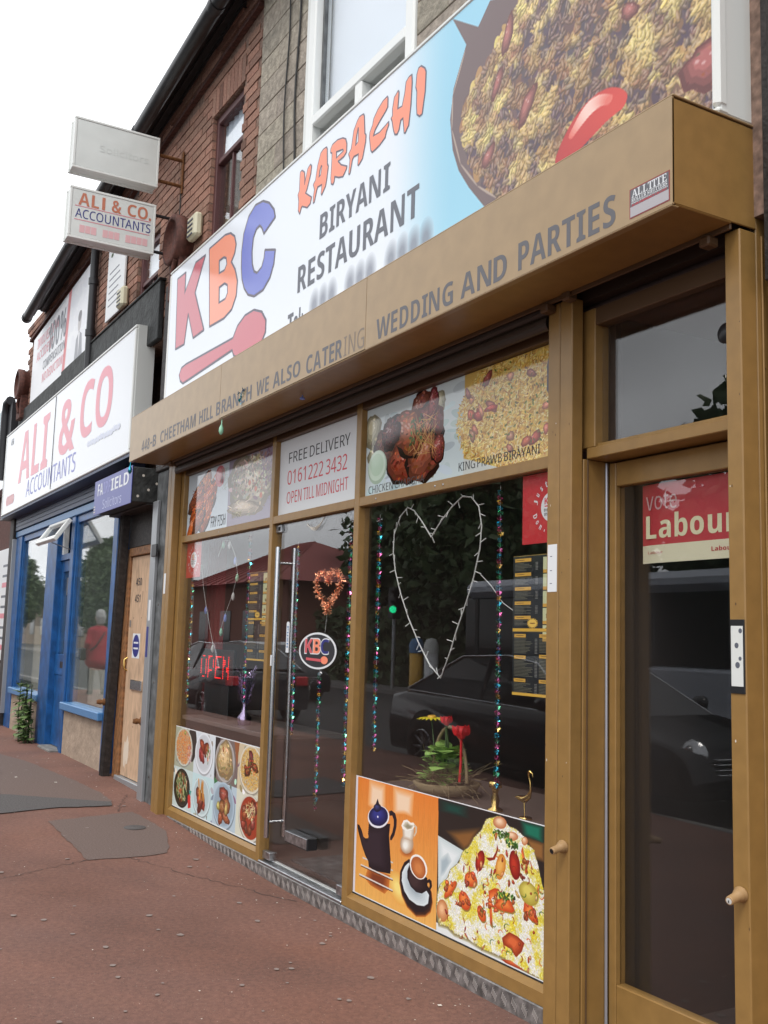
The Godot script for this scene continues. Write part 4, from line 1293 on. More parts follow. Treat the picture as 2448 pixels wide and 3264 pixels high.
# picture printed on the sign: pale ground turning blue, a pan of rice at the right end
func sign_picture() -> Image:
	var W := 2048
	var H := 430
	var ax := -7.86
	var bx_ := -2.2
	var ay := 4.36
	var by := 3.19
	var im := picture(W, H, Color8(224, 231, 240))
	for x in W:
		var wx := lerpf(ax, bx_, x / float(W))
		var k := smoothstep(-4.35, -3.7, wx)
		fr(im, Rect2i(x, 0, 1, H), Color8(224, 231, 240).lerp(Color8(146, 202, 226), k))
	# the blurred telephone line
	rng.seed = 71
	var base := im.duplicate() as Image
	for r in 9:
		for i in 12:
			if i in [3, 7]: continue
			var px := (lerpf(-5.15, -3.95, i / 11.0) - ax) / (bx_ - ax) * W
			var py := (ay - 3.345) / (ay - by) * H
			var c := base.get_pixel(int(px) * PS, 0).lerp(Color8(112, 118, 132), 0.09 * (r + 1))
			ell(im, px, py, 27 - r * 2.3, 40 - r * 3.4, 0.05, c)
	var P := func(x: float, y: float) -> Vector2: return Vector2((x - ax) / (bx_ - ax) * W, (ay - y) / (ay - by) * H)
	var pan := []
	var o: Array = OUT["pan"]
	for i in range(0, o.size(), 2):
		var q: Vector2 = P.call(o[i] * 0.001, o[i + 1] * 0.001)
		pan.append([q.x, q.y])
	pol(im, pan, Color8(104, 84, 84))
	# food heap, drawn on a copy and kept inside the pan's rim
	var heap := [[-3.65, 3.87], [-3.56, 3.95], [-3.42, 4.03], [-3.26, 4.14], [-3.08, 4.28], [-2.95, 4.36], [-2.2, 4.36], [-2.2, 3.19], [-3.3, 3.19], [-3.37, 3.33], [-3.5, 3.46], [-3.6, 3.6], [-3.66, 3.74]]
	var hp := []
	for q0 in heap:
		var q: Vector2 = P.call(q0[0], q0[1])
		hp.append([q.x, q.y])
	pol(im, hp, Color8(92, 74, 80))
	var pv := PackedVector2Array()
	for q0 in hp: pv.append(Vector2(q0[0], q0[1]))
	var gap := [[-3.06, 3.89, 62, 44], [-2.81, 3.82, 90, 60], [-2.68, 3.52, 52, 60], [-3.39, 3.46, 60, 36], [-3.22, 3.76, 34, 40], [-2.91, 3.54, 70, 30], [-2.45, 3.95, 60, 70], [-2.35, 3.55, 40, 40], [-3.55, 3.6, 26, 30], [-2.6, 4.2, 80, 50], [-3.5, 3.98, 24, 26]]
	var n := FastNoiseLite.new()
	n.seed = 12
	n.frequency = 0.012
	n.fractal_octaves = 3
	var dark := func(p: Vector2) -> float:
		var d := 0.25 * n.get_noise_2d(p.x, p.y) * 3.0
		for g in gap:
			var c: Vector2 = P.call(g[0], g[1])
			var e := Vector2((p.x - c.x) / g[2], (p.y - c.y) / g[3])
			d += maxf(0.0, 1.25 - e.length())
		return d
	# broad soft tones first: shade and meat, then rice from ochre to cream
	for i in 2600:
		var p := Vector2(rng.randf_range(1460, W), rng.randf_range(-10, H + 10))
		if not Geometry2D.is_point_in_polygon(p, pv): continue
		var d: float = dark.call(p)
		var cl := n.get_noise_2d(p.x * 2.3 + 70, p.y * 2.3 + 20) * 1.9 + 0.22 - d * 0.7
		var c := Color8(86, 68, 78).lerp(Color8(150, 104, 68), clampf(cl * 2.0 + 1.0, 0, 1)).lerp(Color8(222, 196, 118), clampf(cl * 1.7, 0, 1))
		ell(im, p.x, p.y, rng.randf_range(8, 20), rng.randf_range(6, 13), rng.randf() * PI, jit(c, 0.05))
	var soft := im.duplicate() as Image
	soft.resize(W / 9, H / 9, Image.INTERPOLATE_LANCZOS)
	soft.resize(W, H, Image.INTERPOLATE_CUBIC)
	for i in 11000:
		var p := Vector2(rng.randf_range(1470, W - 1), rng.randf_range(0, H - 1))
		if not Geometry2D.is_point_in_polygon(p, pv): continue
		var k := soft.get_pixelv(Vector2i(p))
		var a := -0.85 + 1.5 * n.get_noise_2d(p.x * 0.8 + 300, p.y * 0.8) + rng.randf_range(-1.3, 1.3)
		var v := k.get_luminance()
		if v < 0.4:
			if rng.randf() < 0.75: continue
			k = k.lerp(Color8(170, 120, 78), 0.35)
		var l := rng.randf_range(5, 10)
		var w := rng.randf_range(1.8, 3.3)
		ell(im, p.x + 1.2, p.y + 2.0, l, w * 1.1, a, k.darkened(0.34))
		ell(im, p.x, p.y, l, w, a, jit(k.lightened(0.06), 0.06))
		ell(im, p.x - 0.6, p.y - w * 0.35, l * 0.6, w * 0.42, a, k.lightened(0.3))
	for q0 in [[-3.32, 4.05, 12, 34, 0.3], [-3.39, 3.86, 10, 28, 0.5], [-3.18, 3.66, 14, 34, 0.6], [-2.58, 3.75, 18, 12, 0.5], [-2.45, 4.1, 14, 24, 0.4], [-3.45, 3.55, 12, 22, 0.8]]:
		var q: Vector2 = P.call(q0[0], q0[1])
		lump(im, q.x, q.y, q0[2], q0[3], q0[4], Color8(166, 92, 84), 3)
	# tomatoes
	var q1: Vector2 = P.call(-2.8, 3.4)
	for k in 26:
		var u := k / 25.0
		var c := Vector2(q1.x - 52 + 112 * u, q1.y + 14 - 34 * sin(u * 2.2))
		ell(im, c.x, c.y + 6, 12 + 22 * sin(PI * (0.1 + 0.85 * u)), 10 + 18 * sin(PI * (0.1 + 0.85 * u)), -0.3, Color8(176, 46, 48).lerp(Color8(206, 66, 56), u))
	for k in 20:
		var u := k / 19.0
		ell(im, q1.x - 34 + 74 * u, q1.y - 4 - 24 * sin(u * 2.4), 8, 6 + 5 * sin(PI * u), -0.4, Color8(220, 110, 98).lerp(Color8(238, 200, 190), sin(PI * u)))
	var q2: Vector2 = P.call(-2.215, 3.36)
	lump(im, q2.x, q2.y, 44, 34, 0, Color8(160, 78, 74), 16)
	var rim: Array = OUT["rim"]
	for i in range(0, rim.size() - 2, 2):
		var a: Vector2 = P.call(rim[i] * 0.001, rim[i + 1] * 0.001)
		var b: Vector2 = P.call(rim[i + 2] * 0.001, rim[i + 3] * 0.001)
		ln(im, a.x, a.y, b.x, b.y, 4, Color8(168, 150, 138))
	# the enlarged photograph is soft, its blacks washed with violet
	im = developed(im)
	im.resize(W / 2, H / 2, Image.INTERPOLATE_CUBIC)
	im.resize(W, H, Image.INTERPOLATE_CUBIC)
	return im

# ------------------------------------------------------------------ printed pictures
func tea_picture() -> Image:
	var im := picture(1040, 410, Color8(226, 146, 66))
	rng.seed = 101
	var T := func(k: String, c: Color) -> void: pol(im, flatpts(TEA[k]), c)
	# polished table: long grain, reflected light
	for y in 410:
		fr(im, Rect2i(0, y, 500, 1), Color8(222, 126, 52).lerp(Color8(232, 176, 92), y / 410.0))
	for i in 2600:
		var x := rng.randi() % 500
		var y := rng.randi() % 400
		var c := im.get_pixel(x * PS, y * PS)
		fr(im, Rect2i(x, y, 1, rng.randi_range(10, 60)), c.lightened(0.05) if rng.randf() < 0.5 else c.darkened(0.05))
	for k in 12:
		var u := k / 11.0
		for g in ["glare", "glare2"]: pol(im, flatpts(TEA[g], 1.15 - 0.55 * u), Color8(230, 152, 84).lerp(Color8(238, 208, 178), u))
	for k in 10: ell(im, 290, 330, 70 - k * 5, 50 - k * 4, 0.3, Color8(228, 166, 80).lerp(Color8(244, 220, 130), k / 9.0))
	fr(im, Rect2i(0, 0, 14, 410), Color8(222, 220, 232))
	tones(im, TEA.trsh, Color8(196, 112, 46), Color8(120, 56, 30), 6, 0, 0, 0.5)
	for k in ["bar3", "bar4", "bar5"]: T.call(k, Color8(206, 200, 196))
	tones(im, TEA.pot, Color8(22, 16, 26), Color8(44, 34, 44), 6, -10, 10, 0.6)
	T.call("handle", Color8(30, 22, 32))
	for k in ["bar1", "bar2"]:
		pol(im, flatpts(TEA[k], 1.0, 1, 3), Color8(90, 52, 36))
		T.call(k, Color8(216, 210, 206))
	T.call("lidrim", Color8(226, 226, 234))
	tones(im, TEA.lid, Color8(22, 24, 70), Color8(46, 54, 132), 6, -6, -6, 0.4)
	tones(im, TEA.knob, Color8(18, 18, 46), Color8(60, 66, 120), 5, -4, -4, 0.3)
	T.call("tip", Color8(20, 18, 38))
	ell(im, 150, 122, 4, 4, 0, Color8(236, 238, 250))
	tones(im, TEA.jugsh, Color8(214, 132, 62), Color8(150, 78, 40), 5, 0, 0, 0.4)
	tones(im, TEA.jug, Color8(176, 148, 122), Color8(240, 238, 230), 8, -8, 6, 0.3)
	tones(im, TEA.neck, Color8(190, 166, 142), Color8(234, 230, 220), 5, -3, 0, 0.5)
	T.call("jrim", Color8(240, 238, 230))
	tones(im, TEA.jin, Color8(206, 198, 178), Color8(150, 142, 118), 4, 2, 3, 0.5)
	T.call("jh", Color8(206, 190, 168))
	for k in 6: pol(im, flatpts(TEA.sau, 1.08 - 0.01 * k, 3, 9 - k), Color8(206, 122, 50).lerp(Color8(60, 34, 26), k / 5.0))
	T.call("sau", Color8(30, 22, 28))
	tones(im, TEA.sau2, Color8(214, 224, 228), Color8(158, 172, 180), 7, 6, -4, 0.3)
	tones(im, TEA.cup, Color8(26, 18, 24), Color8(62, 44, 46), 6, -14, 4, 0.4)
	T.call("cuph", Color8(28, 20, 26))
	T.call("cuprim", Color8(240, 238, 234))
	tones(im, TEA.tea, Color8(170, 92, 48), Color8(206, 128, 72), 6, 2, 3, 0.4)
	# the rice: dark room behind, plate, heap
	fr(im, Rect2i(499, 0, 541, 410), Color8(40, 34, 32))
	for k in 10:
		pol(im, flatpts(TEA.teal, 1.0 - k * 0.08), Color8(36, 36, 34).lerp(Color8(20, 66, 58), k / 9.0))
		pol(im, flatpts(TEA.teal2, 1.05 - k * 0.06), Color8(34, 48, 42).lerp(Color8(22, 112, 88), k / 9.0))
		pol(im, flatpts(TEA.tan, 1.3 - k * 0.08), Color8(56, 44, 34).lerp(Color8(132, 88, 46), k / 9.0))
		pol(im, flatpts(TEA.tan2, 1.2 - k * 0.06), Color8(70, 52, 36).lerp(Color8(140, 96, 52), k / 9.0))
	tones(im, TEA.plate, Color8(200, 212, 214), Color8(226, 232, 234), 5, 0, 0, 0.5)
	tones(im, TEA.pl2, Color8(206, 216, 218), Color8(166, 182, 190), 5, 0, 0, 0.5)
	T.call("plate2", Color8(222, 226, 226))
	for k in 8: pol(im, flatpts(TEA.heap, 1.02, -2, 8 - k), Color8(206, 208, 196).lerp(Color8(140, 128, 86), k / 7.0))
	T.call("heap", Color8(222, 214, 150))
	var pv := PackedVector2Array()
	for q in flatpts(TEA.heap): pv.append(Vector2(q[0], q[1]))
	var n := FastNoiseLite.new()
	n.seed = 5
	n.frequency = 0.013
	for i in 17000:
		var p := Vector2(rng.randf_range(500, 1040), rng.randf_range(2, 410))
		if not Geometry2D.is_point_in_polygon(p, pv): continue
		var s := n.get_noise_2d(p.x, p.y)
		var c: Color = [Color8(242, 238, 196), Color8(238, 230, 138), Color8(232, 220, 92), Color8(246, 244, 226)][rng.randi() % 4]
		if s > 0.04: c = [Color8(250, 250, 248), Color8(242, 244, 240), Color8(246, 246, 232)][rng.randi() % 3]
		elif s < -0.24: c = [Color8(236, 218, 60), Color8(226, 204, 56), Color8(240, 230, 120)][rng.randi() % 3]
		var a := rng.randf() * PI
		var l := rng.randf_range(2.6, 5.5)
		ell(im, p.x + 0.7, p.y + 1.2, l, rng.randf_range(1.0, 1.6), a, c.darkened(0.13))
		ell(im, p.x, p.y, l, rng.randf_range(0.9, 1.5), a, jit(c, 0.07))
	for k in ["tom1", "tom2", "tom3", "tom4", "tom5", "tom6", "strip1", "strip2"]:
		pol(im, flatpts(TEA[k], 1.06, 2, 3), Color8(150, 120, 60))
		var c := flatpts(TEA[k])
		var mx := 0.0; var my := 0.0; var ext := 0.0
		for q in c: mx += q[0] / c.size(); my += q[1] / c.size()
		for q in c: ext = maxf(ext, absf(q[0] - mx))
		tones(im, TEA[k], Color8(196, 74, 34), Color8(236, 132, 66), 5, -3, -4, 0.4)
		for i in 5: lump(im, mx + rng.randf_range(-0.8, 0.8) * ext, my + rng.randf_range(-20, 20), rng.randf_range(5, 14), rng.randf_range(4, 10), rng.randf() * PI, jit(Color8(224, 96, 48), 0.15), 4)
	for k in ["pep1", "pep2"]: tones(im, TEA[k], Color8(124, 26, 22), Color8(190, 56, 38), 6, -4, -3, 0.3)
	tones(im, TEA.pep3, Color8(204, 128, 50), Color8(232, 176, 92), 5, -3, -3, 0.4)
	tones(im, TEA.lem, Color8(170, 152, 60), Color8(216, 202, 100), 6, -5, -6, 0.4)
	tones(im, TEA.egg, Color8(190, 120, 70), Color8(236, 186, 140), 6, -4, -6, 0.3)
	for k in ["meat", "chil"]: tones(im, TEA[k], Color8(150, 54, 28), Color8(216, 104, 58), 5, -2, -4, 0.4)
	T.call("curl", Color8(140, 44, 26))
	for k in ["on1", "on2", "on3"]: tones(im, TEA[k], Color8(188, 116, 76), Color8(240, 206, 172), 6, -3, -4, 0.3)
	for k in ["herb", "herb2", "herb3"]:
		var b := flatpts(TEA[k])
		for i in 46:
			var q = b[rng.randi() % b.size()]
			var m = b[rng.randi() % b.size()]
			var u := rng.randf()
			ell(im, lerpf(q[0], m[0], u), lerpf(q[1], m[1], u), rng.randf_range(2, 7), rng.randf_range(1.5, 4), rng.randf() * PI, jit([Color8(62, 96, 40), Color8(96, 140, 62), Color8(48, 76, 34)][i % 3], 0.15))
	# slivers of pepper, onion and carrot strewn over it
	for i in 90:
		var p := Vector2(rng.randf_range(520, 1030), rng.randf_range(60, 400))
		if not Geometry2D.is_point_in_polygon(p, pv): continue
		lump(im, p.x, p.y, rng.randf_range(3, 13), rng.randf_range(2, 6), rng.randf_range(0.6, 2.4), jit([Color8(232, 120, 56), Color8(206, 70, 36), Color8(240, 160, 90), Color8(176, 46, 30), Color8(240, 206, 120)][i % 5], 0.12), 4)
	for i in 60:
		var p := Vector2(rng.randf_range(560, 1030), rng.randf_range(100, 390))
		if not Geometry2D.is_point_in_polygon(p, pv): continue
		var a := rng.randf() * TAU
		var c: Color = [Color8(140, 50, 26), Color8(206, 96, 44), Color8(80, 112, 46)][i % 3]
		for k in 9: ell(im, p.x + cos(a + k * 0.2) * k * 2.2, p.y + sin(a + k * 0.2) * k * 2.2, 2.0, 1.3, 0, c)
	fr(im, Rect2i(0, 0, 1040, 3), Color8(232, 232, 236))
	fr(im, Rect2i(0, 406, 1040, 4), Color8(226, 228, 232))
	im = developed(im)
	im.resize(700, 276, Image.INTERPOLATE_LANCZOS)
	return im

func dish(im: Image, cx: float, cy: float, rx: float, ry: float, plate_: Color, kind: int) -> void:
	for k in 5: ell(im, cx + 2, cy + 5 - k, rx + 5 - k, ry + 5 - k, 0, plate_.darkened(0.12 + 0.06 * k))
	for k in 7: ell(im, cx - k * 0.4, cy - k * 0.6, rx - k * rx * 0.03, ry - k * ry * 0.03, 0, plate_.lightened(0.12 - 0.05 * k) if k < 3 else plate_.darkened(0.02 * k))
	match kind:
		0:
			grains(im, cx, cy, rx * 0.9, ry * 0.9, 2400, 4, 1.2, [Color8(190, 92, 34), Color8(230, 130, 48), Color8(222, 152, 80), Color8(236, 170, 96), Color8(206, 104, 34)])
			grains(im, cx + rx * 0.7, cy + ry * 0.3, rx * 0.3, ry * 0.5, 60, 8, 1.3, [Color8(232, 214, 220), Color8(172, 84, 112)], 1.2, 1.5)
			lump(im, cx + rx * 0.1, cy - ry * 0.75, 12, 10, 0, Color8(180, 196, 90), 4)
		1:
			for i in 7: lump(im, cx + rng.randf_range(-0.4, 0.4) * rx, cy + rng.randf_range(-0.6, 0.6) * ry, rx * 0.36, ry * 0.24, rng.randf() * PI, jit(Color8(158, 42, 28), 0.2), 14)
			grains(im, cx + rx * 0.5, cy - ry * 0.1, rx * 0.22, ry * 0.5, 40, 8, 3, [Color8(96, 132, 48), Color8(210, 96, 60), Color8(226, 220, 200)], 1.4, 1.0)
		2:
			lump(im, cx, cy, rx * 0.85, ry * 0.92, 0.2, Color8(226, 190, 132), 40)
			grains(im, cx, cy, rx * 0.6, ry * 0.8, 60, 3, 2, [Color8(172, 104, 54), Color8(196, 132, 76)])
			lump(im, cx - rx * 0.2, cy - ry * 0.5, 10, 12, 0, Color8(206, 116, 56), 6)
		3:
			grains(im, cx, cy, rx * 0.9, ry * 0.9, 2200, 4, 1.2, [Color8(176, 124, 46), Color8(226, 176, 66), Color8(232, 196, 96), Color8(214, 152, 54)])
			for i in 5: lump(im, cx + rng.randf_range(-0.35, 0.35) * rx, cy + rng.randf_range(-0.5, 0.2) * ry, rx * 0.3, ry * 0.18, rng.randf() * PI, jit(Color8(158, 60, 34), 0.2), 8)
			grains(im, cx, cy - ry * 0.1, rx * 0.5, ry * 0.4, 50, 5, 2, [Color8(228, 70, 40), Color8(96, 120, 40)])
		4:
			ell(im, cx, cy, rx * 0.88, ry * 0.88, 0, Color8(32, 34, 24))
			grains(im, cx, cy, rx * 0.7, ry * 0.75, 170, 15, 2.6, [Color8(92, 122, 54), Color8(196, 196, 158), Color8(60, 92, 40), Color8(166, 178, 120), Color8(196, 96, 60)], 1.3, 1.6)
		5:
			for i in 9: lump(im, cx + rng.randf_range(-0.3, 0.3) * rx, cy + rng.randf_range(-0.2, 0.5) * ry, rx * 0.4, ry * 0.28, rng.randf() * PI, jit(Color8(176, 64, 34), 0.2), 10)
			for i in 7: ln(im, cx + rng.randf_range(-0.6, 0.3) * rx, cy - ry * 0.9, cx + rng.randf_range(-0.5, 0.4) * rx, cy + ry * 0.2, 13, jit(Color8(226, 152, 62), 0.12))
		6:
			for a in [[0, -0.4, 0.45, 0.4], [-0.1, 0.15, 0.4, 0.35], [0.25, 0.5, 0.4, 0.2], [-0.25, 0.6, 0.22, 0.3], [0.3, 0.0, 0.3, 0.4]]: lump(im, cx + a[0] * rx, cy + a[1] * ry, a[2] * rx, a[3] * ry, 0.3, jit(Color8(164, 86, 46), 0.15), 20)
			lump(im, cx - rx * 0.5, cy + ry * 0.1, rx * 0.16, ry * 0.2, 0, Color8(222, 206, 110), 4)
			lump(im, cx + rx * 0.25, cy + ry * 0.1, rx * 0.14, ry * 0.3, 0.2, Color8(228, 190, 110), 4)
		7:
			ell(im, cx, cy, rx * 0.9, ry * 0.9, 0, Color8(158, 58, 32))
			for i in 14: lump(im, cx + rng.randf_range(-0.6, 0.6) * rx, cy + rng.randf_range(-0.6, 0.6) * ry, rx * 0.24, ry * 0.2, rng.randf() * PI, jit(Color8(176, 70, 36), 0.22), 8)
			grains(im, cx, cy - ry * 0.3, rx * 0.4, ry * 0.4, 50, 12, 1.6, [Color8(236, 226, 180), Color8(226, 212, 150)])

func eight_picture() -> Image:
	var im := picture(1080, 410, Color8(206, 218, 224))
	rng.seed = 131
	var bg := [Color8(170, 176, 158), Color8(214, 222, 228), Color8(120, 104, 100), Color8(206, 190, 160), Color8(200, 216, 214), Color8(196, 222, 226), Color8(182, 200, 212), Color8(214, 214, 196)]
	for i in 8:
		fr(im, Rect2i((i % 4) * 270, (i / 4) * 205, 270, 205), bg[i])
	for i in 90:
		ell(im, rng.randf() * 1080, rng.randf() * 410, rng.randf_range(4, 26), rng.randf_range(3, 14), rng.randf() * PI, jit(bg[rng.randi() % 8], 0.25))
	ell(im, 240, 70, 60, 90, 0, Color8(48, 44, 40))
	dish(im, 126, 98, 118, 96, Color8(196, 200, 186), 0)
	dish(im, 400, 100, 112, 98, Color8(226, 230, 236), 1)
	pol(im, [[540, 0], [600, 0], [560, 200], [540, 180]], Color8(40, 34, 34))
	dish(im, 660, 102, 112, 98, Color8(176, 170, 166), 2)
	pol(im, [[760, 0], [820, 0], [800, 120]], Color8(150, 92, 56))
	dish(im, 950, 104, 122, 104, Color8(214, 206, 186), 3)
	dish(im, 124, 300, 110, 92, Color8(30, 28, 28), 4)
	pol(im, [[214, 330], [250, 310], [262, 380], [226, 390]], Color8(206, 46, 38))
	pol(im, [[226, 300], [262, 300], [246, 330]], Color8(70, 150, 140))
	dish(im, 392, 308, 112, 92, Color8(206, 224, 228), 5)
	pol(im, [[540, 190], [590, 205], [548, 222]], Color8(60, 120, 72))
	dish(im, 668, 304, 124, 104, Color8(170, 190, 206), 6)
	dish(im, 962, 310, 118, 100, Color8(206, 200, 186), 7)
	fr(im, Rect2i(0, 0, 1080, 4), Color8(232, 234, 236))
	fr(im, Rect2i(0, 404, 1080, 6), Color8(226, 230, 232))
	return developed(im)

func fish_picture() -> Image:
	var im := picture(760, 230, Color8(204, 216, 224))
	rng.seed = 151
	for a in [[150, 60, 90, 44, -0.45], [90, 92, 86, 40, -0.5], [200, 116, 104, 52, -0.6], [100, 140, 76, 40, -0.5], [190, 160, 90, 44, -0.8], [70, 196, 92, 40, -0.7], [120, 178, 76, 34, -0.6]]:
		lump(im, a[0], a[1] + 6, a[2], a[3], a[4], Color8(78, 24, 16), 6)
		lump(im, a[0], a[1], a[2] * 0.94, a[3] * 0.9, a[4], jit(Color8(198, 88, 34), 0.16), 60)
	for k in 40: ln(im, rng.randf_range(20, 280), rng.randf_range(30, 210), rng.randf_range(20, 280), rng.randf_range(30, 210), 2.5, jit(Color8(150, 56, 24), 0.2)) if k < 12 else ell(im, rng.randf_range(20, 260), rng.randf_range(30, 210), 9, 4, -0.6, jit(Color8(224, 130, 60), 0.15))
	ell(im, 305, 40, 44, 38, 0.2, Color8(206, 118, 128))
	ell(im, 300, 34, 26, 22, 0.2, Color8(226, 158, 164))
	for i in 30: ln(im, rng.randf_range(310, 380), rng.randf_range(10, 100), rng.randf_range(310, 380), rng.randf_range(10, 100), 2, Color8(160, 180, 170))
	# flat bread
	fr(im, Rect2i(384, 0, 376, 230), Color8(150, 142, 160))
	lump(im, 566, 96, 200, 96, 0.05, Color8(214, 200, 178), 120)
	lump(im, 590, 110, 170, 74, 0.1, Color8(228, 214, 190), 60)
	lump(im, 520, 176, 140, 28, 0.1, Color8(216, 196, 170), 30)
	grains(im, 580, 70, 170, 70, 260, 6, 3, [Color8(150, 140, 140), Color8(120, 126, 104), Color8(178, 130, 120), Color8(196, 190, 180)])
	grains(im, 700, 60, 50, 60, 60, 9, 4, [Color8(128, 104, 124), Color8(150, 126, 140)])
	for a in [[610, 122], [652, 148], [560, 96]]: ell(im, a[0], a[1], 11, 9, 0.3, Color8(206, 126, 104))
	return developed(im)

func chicken_picture() -> Image:
	var im := picture(760, 230, Color8(206, 218, 220))
	rng.seed = 171
	for i in 40: ell(im, rng.randf() * 430, rng.randf() * 230, rng.randf_range(10, 40), rng.randf_range(4, 14), rng.randf_range(-0.4, 0.4), jit(Color8(196, 212, 216), 0.06))
	for a in [[30, 60, 40, 46], [60, 130, 52, 40], [330, 40, 30, 26], [296, 200, 30, 14]]: lump(im, a[0], a[1], a[2], a[3], 0.3, Color8(212, 206, 170), 6)
	for a in [[250, 50, 40, 60, 0.5], [110, 110, 70, 46, 0.2], [290, 90, 66, 60, 0.3], [190, 160, 80, 60, 0.0], [270, 160, 76, 60, -0.3], [200, 90, 84, 58, 0.4], [330, 150, 30, 34, 0.2], [120, 80, 46, 40, -0.3], [306, 40, 22, 44, 0.2]]:
		lump(im, a[0], a[1] + 4, a[2], a[3], a[4], Color8(66, 28, 22), 6)
		lump(im, a[0], a[1], a[2] * 0.95, a[3] * 0.94, a[4], jit(Color8(146, 70, 48), 0.2), 60)
	for i in 60: ln(im, rng.randf_range(200, 330), rng.randf_range(50, 170), rng.randf_range(200, 330), rng.randf_range(50, 170), 2, jit(Color8(198, 150, 96), 0.15))
	grains(im, 240, 95, 40, 40, 24, 6, 3, [Color8(74, 98, 60), Color8(96, 120, 70)])
	ell(im, 58, 158, 46, 44, 0, Color8(170, 190, 170))
	ell(im, 56, 154, 42, 39, 0, Color8(206, 224, 206))
	ell(im, 56, 152, 32, 29, 0, Color8(190, 214, 190))
	# prawn rice
	fr(im, Rect2i(432, 0, 328, 230), Color8(204, 168, 92))
	grains(im, 596, 112, 190, 130, 5200, 7, 1.4, [Color8(230, 206, 124), Color8(222, 184, 86), Color8(234, 218, 160), Color8(206, 160, 76), Color8(176, 124, 60)], -0.5, 2.6)
	for i in 22: lump(im, rng.randf_range(440, 740), rng.randf_range(10, 200), rng.randf_range(10, 24), rng.randf_range(6, 13), rng.randf() * PI, jit([Color8(214, 120, 96), Color8(196, 84, 66), Color8(226, 150, 116)][i % 3], 0.12), 6)
	grains(im, 596, 112, 170, 110, 120, 4, 2, [Color8(96, 110, 50), Color8(124, 96, 60)])
	lump(im, 742, 60, 34, 56, 0, Color8(96, 86, 120), 8)
	pol(im, [[432, 190], [560, 228], [432, 230]], Color8(206, 210, 206))
	return developed(im)

func menu_picture(sd: int) -> Image:
	var im := picture(280, 600, Color8(20, 22, 26))
	rng.seed = sd
	for half in 2:
		var top := half * 326
		fr(im, Rect2i(0, top, 280, 3), Color8(146, 122, 60))
		for col in 2:
			var x := 10 + col * 140
			var y := top + 12
			while y < top + (306 if half == 0 else 258):
				if col == 1 and half == 0:
					fr(im, Rect2i(168, y, 112, 54), Color8(198, 202, 160))
					for k in 5: lump(im, 190 + rng.randf() * 70, y + 12 + rng.randf() * 30, rng.randf_range(6, 13), rng.randf_range(5, 10), rng.randf(), jit([Color8(84, 116, 50), Color8(176, 132, 60), Color8(150, 76, 40)][k % 3], 0.2), 5)
					fr(im, Rect2i(168, y + 54, 112, 14), Color8(206, 158, 62))
					y += 72
					continue
				fr(im, Rect2i(x, y, 92 if half == 0 else 66, 15), Color8(204, 160, 66))
				ln(im, x + 8, y + 7, x + 56, y + 7, 3, Color8(96, 70, 26))
				y += 20
				for k in rng.randi_range(3, 7) + half * 6:
					var w := rng.randi_range(50, 110)
					fr(im, Rect2i(x, y, w, 2), Color8(122, 118, 96))
					fr(im, Rect2i(x + 116, y, 14, 2), Color8(150, 148, 140))
					y += 6
				y += 6
	for k in 18:
		var a := TAU * k / 18.0
		pol(im, [[112, 292], [112 + 30 * cos(a), 292 + 22 * sin(a)], [112 + 30 * cos(a + 0.2), 292 + 22 * sin(a + 0.2)]], Color8(222, 176, 60))
	ell(im, 112, 292, 24, 17, 0, Color8(226, 190, 84))
	ln(im, 96, 292, 128, 292, 5, Color8(120, 70, 30))
	fr(im, Rect2i(0, 314, 280, 12), Color8(212, 168, 58))
	fr(im, Rect2i(0, 588, 280, 12), Color8(214, 172, 72))
	return developed(im)

func banner_picture() -> Image:
	var im := picture(900, 300, Color8(232, 234, 238))
	rng.seed = 191
	for k in 120: ell(im, 450 + rng.randf() * 450, rng.randf() * 300, rng.randf_range(6, 60), rng.randf_range(5, 24), 0.3, Color8(226, 228, 234))
	pol(im, [[560, 0], [600, 0], [560, 300], [520, 300]], Color8(214, 128, 132))
	# a grey figure in a suit
	pol(im, [[690, 300], [706, 210], [740, 190], [780, 210], [800, 300]], Color8(150, 152, 160))
	ell(im, 742, 160, 22, 32, 0, Color8(186, 182, 184))
	ell(im, 742, 140, 23, 18, 0, Color8(120, 118, 122))
	pol(im, [[732, 196], [752, 196], [744, 280]], Color8(228, 228, 232))
	return developed(im)

func pictures() -> void:
	var f := printed("sign_face", sign_picture(), 0.2)
	f.clearcoat_enabled = false
	printed("tea_print", tea_picture(), 0.3)
	printed("eight_print", eight_picture(), 0.3)
	printed("fish_print", fish_picture(), 0.06)
	printed("chicken_print", chicken_picture(), 0.06)
	printed("menu_print", menu_picture(181))
	printed("banner_print", banner_picture(), 0.5)
	mat("sign_red", lin(0.56, 0.13, 0.17), 0.2)
	mat("sign_orange", lin(0.88, 0.3, 0.18), 0.2)
	mat("sign_blue", lin(0.13, 0.17, 0.58), 0.2)
	mat("sticker_red", lin(0.25, 0.03, 0.03), 0.4)
	mat("sticker_dark", lin(0.1, 0.1, 0.115), 0.4)
	mat("sticker_grey", lin(0.4, 0.38, 0.4), 0.4)
	mat("poster_faded", lin(0.4, 0.03, 0.04), 0.5)
	mat("poster_band", lin(0.6, 0.58, 0.42), 0.5)
	mat("poster_thin", lin(0.5, 0.3, 0.3), 0.5)
	mat("poster_cream", lin(0.62, 0.6, 0.4), 0.5)

